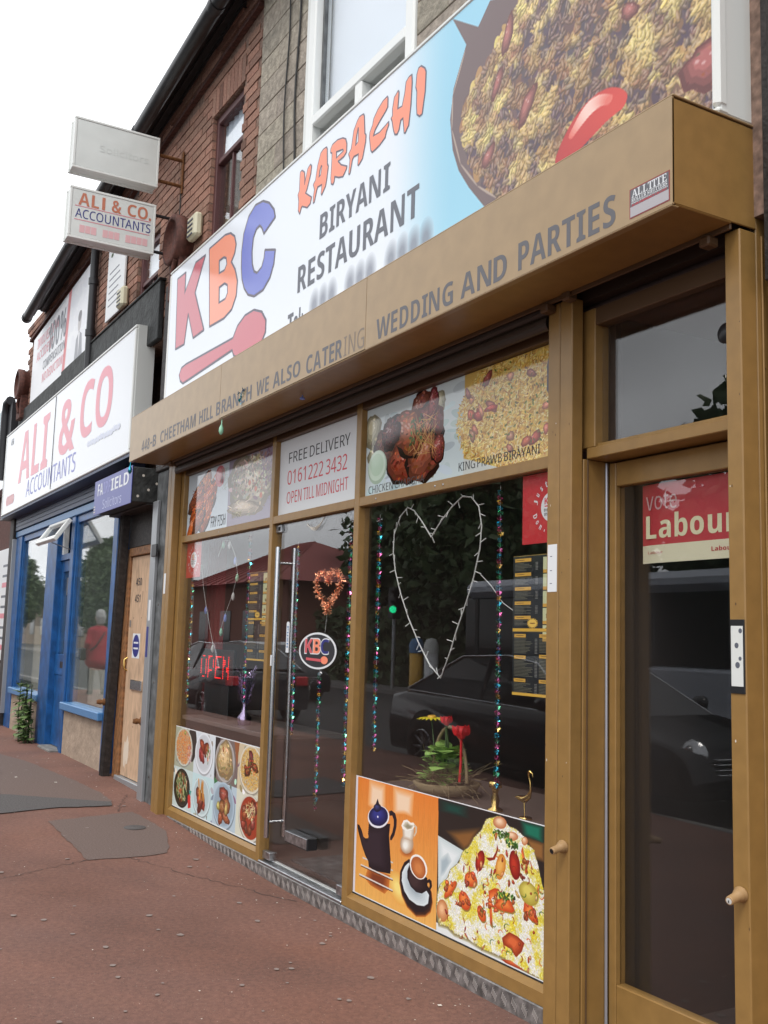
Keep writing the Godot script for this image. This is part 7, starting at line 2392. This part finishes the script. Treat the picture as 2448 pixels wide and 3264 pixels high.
func left_materials() -> void:
	mat("panel_aged", lin(0.68, 0.71, 0.69), 0.4)
	weathered(M.panel_aged, 121, 0.94, 1.0, 1.0, 0.01)
	mat("bare_wood", lin(0.66, 0.56, 0.45), 0.8)
	mat("ghost_ink", lin(0.6, 0.63, 0.61), 0.5)
	mat("smudge", lin(0.7, 0.42, 0.44), 0.5)
	mat("smudge_blue", lin(0.66, 0.7, 0.82), 0.5)
	mat("office_wall", lin(0.3, 0.32, 0.3), 0.8)
	mat("office_net", lin(0.36, 0.34, 0.28), 0.9)
	mat("sign_slate", lin(0.34, 0.42, 0.48), 0.4)
	mat("ali_red_glare", lin(0.66, 0.17, 0.23), 0.3)  # letter red turned pinkish, the sky glare on the sign mixed into it
	mat("plate_ghost", lin(0.2, 0.21, 0.48), 0.4)
	mat("plate_pale", lin(0.42, 0.45, 0.66), 0.4)

# ------------------------------------------------------------------ the far side of the street, mirrored in the glass
func crown_mesh(sd: int, lobes: Array, n: int, size: float) -> ArrayMesh:
	rng.seed = sd
	var st := S()
	for l in lobes:
		var c := Vector3(l[0], l[1], l[2])
		var r := Vector3(l[3], l[4], l[5])
		for i in n:
			var d := Vector3(rng.randfn(), rng.randfn(), rng.randfn()).normalized()
			var p := c + d * r * pow(rng.randf(), 0.34) * rng.randf_range(0.85, 1.08)
			var b := Basis(Vector3(rng.randfn(), rng.randfn(), rng.randfn()).normalized(), rng.randf() * TAU)
			var s := size * rng.randf_range(0.5, 1.2)
			quad(st, p + b * Vector3(-s, 0, 0), p + b * Vector3(-s * 0.1, s * 0.55, 0), p + b * Vector3(s, 0, 0), p + b * Vector3(0, -s * 0.55, s * 0.2))
	return fin(st)

func tree(label: String, at: Vector3, crown: Mesh, h: float, m: Material) -> void:
	var t := thing("street_tree", label, "tree", at, "trees across the road")
	var st := S()
	tube(st, [Vector3.ZERO, Vector3(0.05, h * 0.3, 0), Vector3(0, h * 0.6, 0.1), Vector3(0.1, h * 0.85, 0)], [0.28, 0.2, 0.14, 0.05], 8)
	for k in 5:
		var a := TAU * k / 5.0
		tube(st, [Vector3(0, h * (0.35 + 0.07 * k), 0), Vector3(cos(a) * 0.8, h * (0.5 + 0.06 * k), sin(a) * 0.8), Vector3(cos(a) * 1.7, h * (0.6 + 0.06 * k), sin(a) * 1.7)], [0.1, 0.07, 0.02], 6)
	put("trunk", fin(st), M.bark, t, at)
	put("crown", crown, m, t, at)

func wheel(t: Node, o: Vector3, side: float) -> void:
	var ax := Vector3(0, 0, side)
	var w := part("wheel", lathemesh([Vector2(0.2, 0.0), Vector2(0.31, 0.0), Vector2(0.33, 0.04), Vector2(0.33, 0.16), Vector2(0.31, 0.2), Vector2(0.22, 0.2), Vector2(0.2, 0.16)], o, ax, 24), M.rubber, t)
	part("rim", lathemesh([Vector2(0.0, 0.14), Vector2(0.06, 0.15), Vector2(0.06, 0.12), Vector2(0.2, 0.1), Vector2(0.22, 0.19), Vector2(0.2, 0.2)], o, ax, 24), M.chrome, w)
	for k in 10:
		var a := TAU * k / 10.0
		part("spoke", tubemesh([o + ax * 0.15 + Vector3(cos(a), sin(a), 0) * 0.04, o + ax * 0.17 + Vector3(cos(a), sin(a), 0) * 0.21], [0.022, 0.014], 6), M.aluminium, w)

# a saloon: f = -1 points to -x, +1 to +x
func car(label: String, x: float, z: float, f: float, m: Material, k := 1.0) -> void:
	var t := thing("parked_car", label, "car", Vector3(x, -0.115, z), "cars in the road")
	var y := -0.115
	var hw := 0.88
	var prof := [[2.18, 0.25], [2.22, 0.45], [2.12, 0.64], [1.95, 0.72], [1.1, 0.88], [-1.75, 0.96], [-2.1, 0.9], [-2.18, 0.55], [-2.12, 0.25]]
	var P := func(u: float, h: float, w: float) -> Vector3: return Vector3(x + f * u * k, y + h, z + w)
	var st := S()
	st.set_smooth_group(1)
	for i in prof.size():
		var a = prof[i]; var b = prof[(i + 1) % prof.size()]
		quad(st, P.call(a[0], a[1], -hw + 0.06), P.call(a[0], a[1], hw - 0.06), P.call(b[0], b[1], hw - 0.06), P.call(b[0], b[1], -hw + 0.06))
	for s in [-1.0, 1.0]:
		var c := []
		for q in prof:
			c.append(P.call(q[0] * 0.97, lerpf(q[1], 0.58, 0.12), s * hw))
		for i in prof.size():
			var a = prof[i]; var b = prof[(i + 1) % prof.size()]
			quad(st, P.call(a[0], a[1], s * (hw - 0.06)), P.call(b[0], b[1], s * (hw - 0.06)), c[(i + 1) % prof.size()], c[i])
		for i in range(1, prof.size() - 1): tri(st, c[0], c[i], c[i + 1])
	part("body", fin(st), m, t)
	var roof := [[1.05, 0.88], [0.25, 1.36], [-0.2, 1.43], [-1.0, 1.4], [-1.85, 0.97]]
	var rs := S()
	for i in 4:
		var a = roof[i]; var b = roof[i + 1]
		var wa := 0.8 if i == 0 else 0.6
		var wb := 0.8 if i == 3 else 0.6
		quad(rs, P.call(a[0], a[1], -wa), P.call(a[0], a[1], wa), P.call(b[0], b[1], wb), P.call(b[0], b[1], -wb))
	part("roof", fin(rs), m, t)
	for s in [-1.0, 1.0]:
		var ws := S()
		var q := [P.call(1.05, 0.88, s * 0.8), P.call(0.25, 1.36, s * 0.6), P.call(-0.2, 1.43, s * 0.6), P.call(-1.0, 1.4, s * 0.6), P.call(-1.85, 0.97, s * 0.8)]
		for i in range(1, 4): tri(ws, q[0], q[i], q[i + 1])
		part("side_window", fin(ws), M.car_glass, t)
		var e := Vector3(0, 0, s * 0.012)
		part("window_trim", tubemesh([q[0] + e, q[1] + e, q[2] + e, q[3] + e, q[4] + e], 0.012, 6), M.chrome, t)
		part("belt_trim", tubemesh([q[0] + e, q[4] + e], 0.008, 6), M.chrome, t)
		part("pillar", tubemesh([P.call(-0.45, 0.92, s * 0.79), P.call(-0.5, 1.4, s * 0.61)], 0.03, 6), m, t)
		part("mirror", lathemesh([Vector2(0, -0.1), Vector2(0.07, -0.06), Vector2(0.08, 0.05), Vector2(0, 0.1)], P.call(0.75, 0.98, s * 0.98), Vector3.RIGHT, 8), m, t)
		part("headlight", lathemesh([Vector2(0.0, 0.06), Vector2(0.1, 0.04), Vector2(0.13, 0.0), Vector2(0.0, -0.02)], P.call(2.06, 0.64, s * 0.64), Vector3(f, 0.2, s * 0.5).normalized(), 12), M.chrome, t)
		part("tail_light", cbox(x + f * k * -2.15 - 0.04, x + f * k * -2.15 + 0.04, y + 0.68, y + 0.85, z + s * 0.68 - 0.12, z + s * 0.68 + 0.12, 0.02), M.poster_red, t)
		for u in [1.35, -1.35]: wheel(t, P.call(u, 0.33, s * 0.735), s)
		for u in [1.35, -1.35]: part("wheel_arch", lathemesh([Vector2(0.0, 0.0), Vector2(0.4, 0.0), Vector2(0.41, -0.03)], P.call(u, 0.36, s * 0.886), Vector3(0, 0, s), 20), M.rubber, t)
	# grille bars, badge and plate
	for b in 4:
		part("grille_bar", cbox(x + f * k * 2.2 - 0.03, x + f * k * 2.2 + 0.03, y + 0.46 + b * 0.045, y + 0.472 + b * 0.045, z - 0.55, z + 0.55, 0.004), M.chrome, t)
	var bo: Vector3 = P.call(2.24, 0.56, 0.0)
	var ring := []
	for b in 17: ring.append(bo + Vector3(0, cos(TAU * b / 16.0), sin(TAU * b / 16.0)) * 0.075)
	var bd := part("badge", tubemesh(ring, 0.008, 6), M.chrome, t)
	part("badge_stroke", tubemesh([bo + Vector3(0, 0.06, -0.035), bo + Vector3(0, 0.0, 0), bo + Vector3(0, 0.06, 0.035)], 0.006, 5), M.chrome, bd)
	part("badge_stroke", tubemesh([bo + Vector3(0, 0.01, -0.065), bo + Vector3(0, -0.06, -0.028), bo + Vector3(0, -0.01, 0), bo + Vector3(0, -0.06, 0.028), bo + Vector3(0, 0.01, 0.065)], 0.006, 5), M.chrome, bd)
	part("number_plate", cbox(x + f * k * 2.22 - 0.02, x + f * k * 2.22 + 0.02, y + 0.3, y + 0.4, z - 0.26, z + 0.26, 0.003), M.paper_white, t)

func bus() -> void:
	var x0 := -17.6
	var x1 := -10.8
	var z0 := 9.4
	var z1 := 11.9
	var t := thing("bus", "white single deck bus on the far side of the road", "bus", Vector3(-14.5, -0.115, 10.6))
	part("body", cbox(x0, x1, 0.3, 1.15, z0, z1, 0.06), M.bus_body, t)
	part("window_band", cbox(x0 + 0.03, x1 - 0.03, 1.152, 2.35, z0 + 0.03, z1 - 0.03, 0.03), M.car_glass, t)
	part("roof", cbox(x0, x1, 2.352, 2.7, z0, z1, 0.12), M.bus_body, t)
	for k in 4: part("window_post", cbox(x0 + 0.4 + k * 1.55, x0 + 0.52 + k * 1.55, 1.153, 2.351, z0 + 0.015, z0 + 0.06, 0.005), M.black_plastic, t)
	for x in [-16.2, -11.7]:
		for z in [[z0 + 0.02, -1.0], [z1 - 0.02, 1.0]]:
			part("wheel", lathemesh([Vector2(0, -0.25), Vector2(0.46, -0.25), Vector2(0.48, 0.0), Vector2(0.3, 0.02), Vector2(0.25, -0.03), Vector2(0, -0.02)], Vector3(x, 0.37, z[0]), Vector3(0, 0, z[1]), 24), M.rubber, t)
	part("skirt", box(x0 + 0.1, x1 - 0.1, 0.05, 0.299, z0 + 0.1, z1 - 0.1), M.black_plastic, t)

func street() -> void:
	car("black car parked at the kerb opposite the large shop window", -8.85, 4.78, 1.0, M.car_black, 1.1)
	car("dark grey car parked at the kerb further along the street", -19.3, 4.85, -1.0, M.car_grey)
	car("dark grey car driving along the middle of the road", -25.0, 8.2, 1.0, M.car_grey)
	bus()
	var c1 := crown_mesh(601, [[0, 4.2, 0, 2.6, 2.3, 2.4], [-1.6, 3.2, 0.4, 1.6, 1.5, 1.7], [1.7, 3.4, -0.3, 1.6, 1.6, 1.6], [0.4, 5.6, 0, 1.5, 1.3, 1.4]], 1500, 0.24)
	var c2 := crown_mesh(602, [[0, 3.4, 0, 2.0, 2.4, 1.9], [0.7, 5.0, 0.2, 1.2, 1.4, 1.2], [-1.0, 2.2, 0, 1.5, 1.3, 1.4]], 1600, 0.22)
	var c3 := crown_mesh(603, [[0, 5.2, 0, 3.2, 2.6, 3.0], [-2.2, 4.0, 0, 1.8, 1.6, 1.8], [2.2, 4.4, 0.4, 1.9, 1.8, 1.8], [0, 7.4, 0, 1.8, 1.3, 1.8]], 1700, 0.27)
	var spots := [
		[-25.0, 14.6, c1, M.leaf_mid, "broad dark tree across the road facing the large window"],
		[-29.5, 16.0, c3, M.leaf_mid, "tall dark tree behind the broad tree across the road"],
		[-20.6, 15.5, c2, M.leaf_mid, "slim dark tree across the road near the bus"],
		[-14.6, 16.5, c3, M.leaf_mid, "tall dark tree across the road facing the side door"],
		[-10.5, 17.5, c1, M.leaf_mid, "broad dark tree across the road past the bus end"],
		[-36.5, 20.0, c3, M.leaf_mid, "tall dark tree behind the red roofed hall"],
		[-44.0, 22.0, c1, M.leaf_mid, "broad dark tree beyond the red roofed hall"],
		[-62.0, 13.8, c2, M.leaf_mid, "slim green tree far along the road facing the blue shop"],
		[-68.0, 15.0, c1, M.leaf_mid, "broad green tree far along the road facing the blue shop"],
		[-78.0, 18.0, c3, M.leaf_mid, "tall green tree at the far end of the road"],
		[-33.0, 24.0, c3, M.leaf_mid, "tall dark tree in the back row across the road"],
		[-92.0, 14.0, c1, M.leaf_mid, "broad green tree standing alone at the road's far bend"],
		[-104.0, 16.0, c3, M.leaf_mid, "tallest green tree at the road's far bend"],
		[-17.5, 24.0, c3, M.leaf_mid, "tall dark tree behind the slim tree across the road"]]
	for s in spots: tree(s[4], Vector3(s[0], 0, s[1]), s[2], 5.0, s[3])
	# hedge
	rng.seed = 611
	var hs := S()
	for i in 9000:
		var p := Vector3(rng.randf_range(-34, -6), rng.randf_range(0.05, 2.5), rng.randf_range(13.9, 15.2))
		var b := Basis(Vector3(rng.randfn(), rng.randfn(), rng.randfn()).normalized(), rng.randf() * TAU)
		quad(hs, p + b * Vector3(-0.2, 0, 0), p + b * Vector3(0, 0.12, 0), p + b * Vector3(0.2, 0, 0), p + b * Vector3(0, -0.12, 0.03))
	bx(hs, -34, -6, 0, 2.0, 14.3, 14.8)
	var h := part("hedge", fin(hs), M.leaf_mid, self, false)
	tag(h, "dense dark hedge along the far pavement", "hedge")
	# hall with a red hipped roof
	var t := thing("red_roofed_hall", "low brick hall with red hipped roof across the road", "building", Vector3(-41, 0, 17))
	part("wall", box(-46, -35.5, 0, 3.6, 13.6, 21), M.far_brick, t)
	var rs := S()
	var a := Vector3(-46.6, 3.6, 13.0); var b := Vector3(-35.0, 3.6, 13.0); var c := Vector3(-35.0, 3.6, 21.6); var d := Vector3(-46.6, 3.6, 21.6)
	var r0 := Vector3(-42.8, 5.7, 17.3); var r1 := Vector3(-40.8, 5.7, 17.3)
	quad(rs, a, r0, r1, b); quad(rs, c, r1, r0, d); tri(rs, b, r1, c); tri(rs, d, r0, a)
	quad(rs, a, b, c, d)
	var rf := part("roof", fin(rs), M.roof_red, t)
	for k in 12:
		var u := (k + 0.5) / 12.0
		part("roof_seam", tubemesh([a.lerp(b, u) + Vector3(0, 0.03, 0), r0.lerp(r1, u) + Vector3(0, 0.03, 0)], 0.03, 5), M.roof_red, rf)
	for k in 4:
		var x := -45.0 + k * 2.6
		var w := part("window", box(x, x + 1.2, 1.1, 2.5, 13.56, 13.6), M.car_glass, t)
		part("frame", box(x - 0.06, x + 1.26, 1.04, 1.1, 13.5, 13.6), M.white_upvc, w)
	var ft := thing("far_terrace", "pale rendered terrace far along the other side of the road", "building", Vector3(-110, 0, 20))
	part("wall", box(-150, -76, 0, 5.2, 19, 27), M.render_beige, ft)
	part("roof", box(-151, -75, 5.2, 5.6, 18.4, 27.5), M.slate, ft)
	for k in 14: part("window", box(-148 + k * 5.2, -146 + k * 5.2, 1.0, 2.6, 18.95, 19.02), M.car_glass, ft)
	# street furniture
	for q in [[-25.5, 13.2, M.gold_ink, M.light_blue_paint, "yellow bollard with blue top on the far pavement"], [-24.7, 13.2, M.paper_white, M.box_white, "white rounded bollard on the far pavement"]]:
		var bo := thing("bollard", q[4], "bollard", Vector3(q[0], 0, q[1]))
		part("post", lathemesh([Vector2(0.2, 0), Vector2(0.2, 1.1), Vector2(0.0, 1.1)], Vector3(q[0], 0, q[1]), Vector3.UP, 14), q[2], bo)
		part("top", lathemesh([Vector2(0.22, 1.1), Vector2(0.22, 1.35), Vector2(0.15, 1.5), Vector2(0, 1.55)], Vector3(q[0], 0, q[1]), Vector3.UP, 14), q[3], bo)
	var tl := thing("traffic_light", "traffic light showing green on the far pavement", "traffic light", Vector3(-27.0, 0, 13.3))
	part("pole", tubemesh([Vector3(-27.0, 0, 13.3), Vector3(-27.0, 3.0, 13.3)], 0.06, 8), M.galvanised, tl)
	part("head", cbox(-27.16, -26.84, 2.1, 3.05, 13.15, 13.45, 0.03), M.black_plastic, tl)
	var gm := mat("signal_green", lin(0.0, 0.3, 0.2), 0.4)
	gm.emission_enabled = true
	gm.emission = Color(0.1, 1.0, 0.65)
	gm.emission_energy_multiplier = 2.0
	part("signal_lamp", lathemesh([Vector2(0, 0.03), Vector2(0.1, 0.01), Vector2(0.11, 0)], Vector3(-26.83, 2.38, 13.14), Vector3(0.7, 0, -0.7).normalized(), 12), gm, tl)
	for k in 2: part("dark_lamp", lathemesh([Vector2(0, 0.03), Vector2(0.1, 0.01), Vector2(0.11, 0)], Vector3(-26.83, 2.66 + 0.3 * k, 13.14), Vector3(0.7, 0, -0.7).normalized(), 12), M.car_glass, tl)
	passer_by(Vector3(-21.9, 0.13, 2.9))

# ------------------------------------------------------------------ a walking person, mirrored in the blue shop's window
func field(p: Vector3, bones: Array) -> Vector2:
	var d := 1e9
	var who := 0.0
	var near := 1e9
	for b in bones:
		var a: Vector3 = b[0]
		var ab: Vector3 = b[1] - a
		var h := clampf((p - a).dot(ab) / maxf(ab.length_squared(), 1e-9), 0, 1)
		var q := p - a - ab * h
		q.z *= b[5]
		var e := q.length() - lerpf(b[2], b[3], h)
		if e < near:
			near = e; who = b[4]
		var k := 0.035
		var m := clampf(0.5 + 0.5 * (d - e) / k, 0, 1)
		d = lerpf(d, e, m) - k * m * (1 - m) if d < 1e8 else e
	return Vector2(d, who)

func nets(st: SurfaceTool, bones: Array, lo: Vector3, hi: Vector3, cell: float, cols: Array) -> void:
	var n := Vector3i(((hi - lo) / cell).ceil()) + Vector3i.ONE
	var v := PackedFloat32Array()
	var wh := PackedFloat32Array()
	v.resize(n.x * n.y * n.z)
	wh.resize(v.size())
	for k in n.z:
		for j in n.y:
			for i in n.x:
				var f := field(lo + Vector3(i, j, k) * cell, bones)
				var id := (k * n.y + j) * n.x + i
				v[id] = f.x
				wh[id] = f.y
	var vert := {}
	for k in n.z - 1:
		for j in n.y - 1:
			for i in n.x - 1:
				var sum := Vector3.ZERO
				var cnt := 0
				var c := []
				for e in 8: c.append(v[((k + (e >> 2)) * n.y + j + ((e >> 1) & 1)) * n.x + i + (e & 1)])
				for e in [[0, 1], [2, 3], [4, 5], [6, 7], [0, 2], [1, 3], [4, 6], [5, 7], [0, 4], [1, 5], [2, 6], [3, 7]]:
					var a: float = c[e[0]]; var b: float = c[e[1]]
					if (a < 0) != (b < 0):
						var t := a / (a - b)
						var pa := Vector3(e[0] & 1, (e[0] >> 1) & 1, e[0] >> 2)
						var pb := Vector3(e[1] & 1, (e[1] >> 1) & 1, e[1] >> 2)
						sum += pa.lerp(pb, t)
						cnt += 1
				if cnt > 0: vert[Vector3i(i, j, k)] = lo + (Vector3(i, j, k) + sum / cnt) * cell
	st.set_smooth_group(0)
	for k in range(1, n.z - 1):
		for j in range(1, n.y - 1):
			for i in range(1, n.x - 1):
				var id := (k * n.y + j) * n.x + i
				var a := v[id]
				for ax in 3:
					var step: int = [1, n.x, n.x * n.y][ax]
					var b := v[id + step]
					if (a < 0) == (b < 0): continue
					var u := Vector3i.ZERO
					var w := Vector3i.ZERO
					u[(ax + 1) % 3] = 1
					w[(ax + 2) % 3] = 1
					var o := Vector3i(i, j, k)
					var q := [o - u - w, o - w, o, o - u]
					var ok := true
					for x in q: ok = ok and vert.has(x)
					if not ok: continue
					st.set_color(cols[int(wh[id] if a < 0 else wh[id + step])])
					if a < 0: quad(st, vert[q[3]], vert[q[2]], vert[q[1]], vert[q[0]])
					else: quad(st, vert[q[0]], vert[q[1]], vert[q[2]], vert[q[3]])
	st.set_smooth_group(-1)

func passer_by(o: Vector3) -> void:
	var t := thing("person", "grey haired person in a red coat and grey trousers walking with a shoulder bag", "person", o)
	var cols := [Color(0.42, 0.03, 0.05), Color(0.08, 0.09, 0.1), Color(0.55, 0.33, 0.24), Color(0.02, 0.02, 0.02)]
	# local axes: the figure walks to -x, so left and right lie along z
	var B := func(a: Vector3, b: Vector3, ra: float, rb: float, c: int, flat := 1.0) -> Array: return [a, b, ra, rb, c, flat]
	var v := func(x: float, y: float, z: float) -> Vector3: return Vector3(x, y, z)
	var bones := [
		B.call(v.call(0, 1.32, -0.1), v.call(0, 1.32, 0.1), 0.11, 0.11, 0), B.call(v.call(0, 1.3, 0), v.call(0.02, 1.0, 0), 0.15, 0.16, 0, 0.75),
		B.call(v.call(0.02, 1.0, 0), v.call(0.03, 0.72, 0), 0.17, 0.21, 0, 0.75), B.call(v.call(0.02, 1.38, 0), v.call(-0.01, 1.5, 0), 0.06, 0.055, 2),
		B.call(v.call(0, 0.8, -0.09), v.call(-0.12, 0.45, -0.1), 0.1, 0.07, 1), B.call(v.call(-0.12, 0.45, -0.1), v.call(-0.08, 0.1, -0.1), 0.07, 0.055, 1),
		B.call(v.call(0, 0.8, 0.09), v.call(0.05, 0.45, 0.1), 0.1, 0.07, 1), B.call(v.call(0.05, 0.45, 0.1), v.call(0.2, 0.13, 0.1), 0.07, 0.055, 1),
		B.call(v.call(-0.06, 0.05, -0.1), v.call(-0.22, 0.035, -0.11), 0.05, 0.035, 3), B.call(v.call(0.22, 0.09, 0.1), v.call(0.1, 0.035, 0.11), 0.05, 0.035, 3),
		B.call(v.call(0, 1.33, -0.18), v.call(0.06, 1.08, -0.25), 0.07, 0.055, 0), B.call(v.call(0.06, 1.08, -0.25), v.call(-0.1, 0.9, -0.25), 0.055, 0.045, 0), B.call(v.call(-0.1, 0.9, -0.25), v.call(-0.13, 0.87, -0.25), 0.03, 0.028, 2),
		B.call(v.call(0, 1.33, 0.18), v.call(0.04, 1.06, 0.25), 0.07, 0.055, 0), B.call(v.call(0.04, 1.06, 0.25), v.call(-0.02, 0.82, 0.26), 0.055, 0.045, 0), B.call(v.call(-0.02, 0.82, 0.26), v.call(-0.025, 0.77, 0.26), 0.03, 0.028, 2)]
	var st := S()
	nets(st, bones, v.call(-0.36, -0.04, -0.38), v.call(0.36, 1.55, 0.38), 0.024, cols)
	# head with brow, nose and chin
	nets(st, [B.call(v.call(0.0, 1.5, 0), v.call(-0.01, 1.64, 0), 0.06, 0.088, 2), B.call(v.call(0.02, 1.64, 0), v.call(-0.02, 1.62, 0), 0.095, 0.085, 2), B.call(v.call(-0.06, 1.55, 0), v.call(-0.075, 1.54, 0), 0.04, 0.028, 2), B.call(v.call(-0.105, 1.6, 0), v.call(-0.12, 1.58, 0), 0.014, 0.013, 2), B.call(v.call(0.0, 1.6, -0.092), v.call(0.0, 1.57, -0.09), 0.016, 0.012, 2), B.call(v.call(0.0, 1.6, 0.092), v.call(0.0, 1.57, 0.09), 0.016, 0.012, 2)], v.call(-0.15, 1.44, -0.13), v.call(0.14, 1.77, 0.13), 0.012, cols)
	# hands: palm and five fingers each
	for s in [[v.call(-0.13, 0.87, -0.25), v.call(-0.6, -0.8, 0)], [v.call(-0.025, 0.77, 0.26), v.call(-0.1, -1, 0)]]:
		var c: Vector3 = s[0]
		var d: Vector3 = (s[1] as Vector3).normalized()
		var side := Vector3(-d.y, d.x, 0).normalized()
		var hb := [B.call(c, c + d * 0.07, 0.026, 0.03, 2)]
		for k in 4:
			var base: Vector3 = c + d * 0.07 + side * (k - 1.5) * 0.02
			var l: float = [0.06, 0.075, 0.07, 0.055][k]
			hb.append(B.call(base, base + d * l * 0.55, 0.0095, 0.009, 2))
			hb.append(B.call(base + d * l * 0.55, base + d * l + Vector3(0, 0, -signf(c.z) * 0.015), 0.009, 0.008, 2))
		hb.append(B.call(c + d * 0.025 + side * 0.025, c + d * 0.07 + side * 0.055, 0.011, 0.009, 2))
		nets(st, hb, c + Vector3(-0.18, -0.2, -0.07), c + Vector3(0.14, 0.1, 0.07), 0.009, cols)
	var bm := mat("person_cloth", Color.WHITE, 0.85)
	bm.vertex_color_use_as_albedo = true
	put("body", fin(st), bm, t, o)
	var hs := S()
	nets(hs, [B.call(v.call(0.03, 1.68, 0), v.call(0.01, 1.7, 0), 0.1, 0.098, 0), B.call(v.call(0.06, 1.62, -0.03), v.call(0.06, 1.52, -0.03), 0.08, 0.06, 0), B.call(v.call(0.06, 1.62, 0.03), v.call(0.06, 1.52, 0.03), 0.08, 0.06, 0)], v.call(-0.14, 1.42, -0.17), v.call(0.2, 1.84, 0.17), 0.016, cols)
	put("hair", fin(hs), M.hair_grey, t, o)
	var es := S()
	for s in [-1.0, 1.0]: lathe(es, [Vector2(0, 0.006), Vector2(0.008, 0.003), Vector2(0.01, 0)], v.call(-0.088, 1.62, s * 0.034), Vector3.LEFT, 8)
	put("eyes", fin(es), M.black_ink, t, o)
	put("strap", tubemesh([v.call(-0.1, 1.42, 0.1), v.call(0.06, 1.42, 0.13), v.call(0.16, 1.25, 0.05), v.call(0.2, 1.0, -0.12), v.call(0.17, 0.92, -0.22)], 0.018, 6), M.dark_timber, t, o)
	put("bag", cbox(-0.02, 0.22, 0.72, 0.98, -0.4, -0.3, 0.03), M.dark_timber, t, o)

func _ready() -> void:
	setup()
	materials()
	left_materials()
	pictures()
	ground()
	stone_house()
	brick_house()
	restaurant()
	blue_shop()
	projecting_signs()
	posters()
	decorations()
	street()
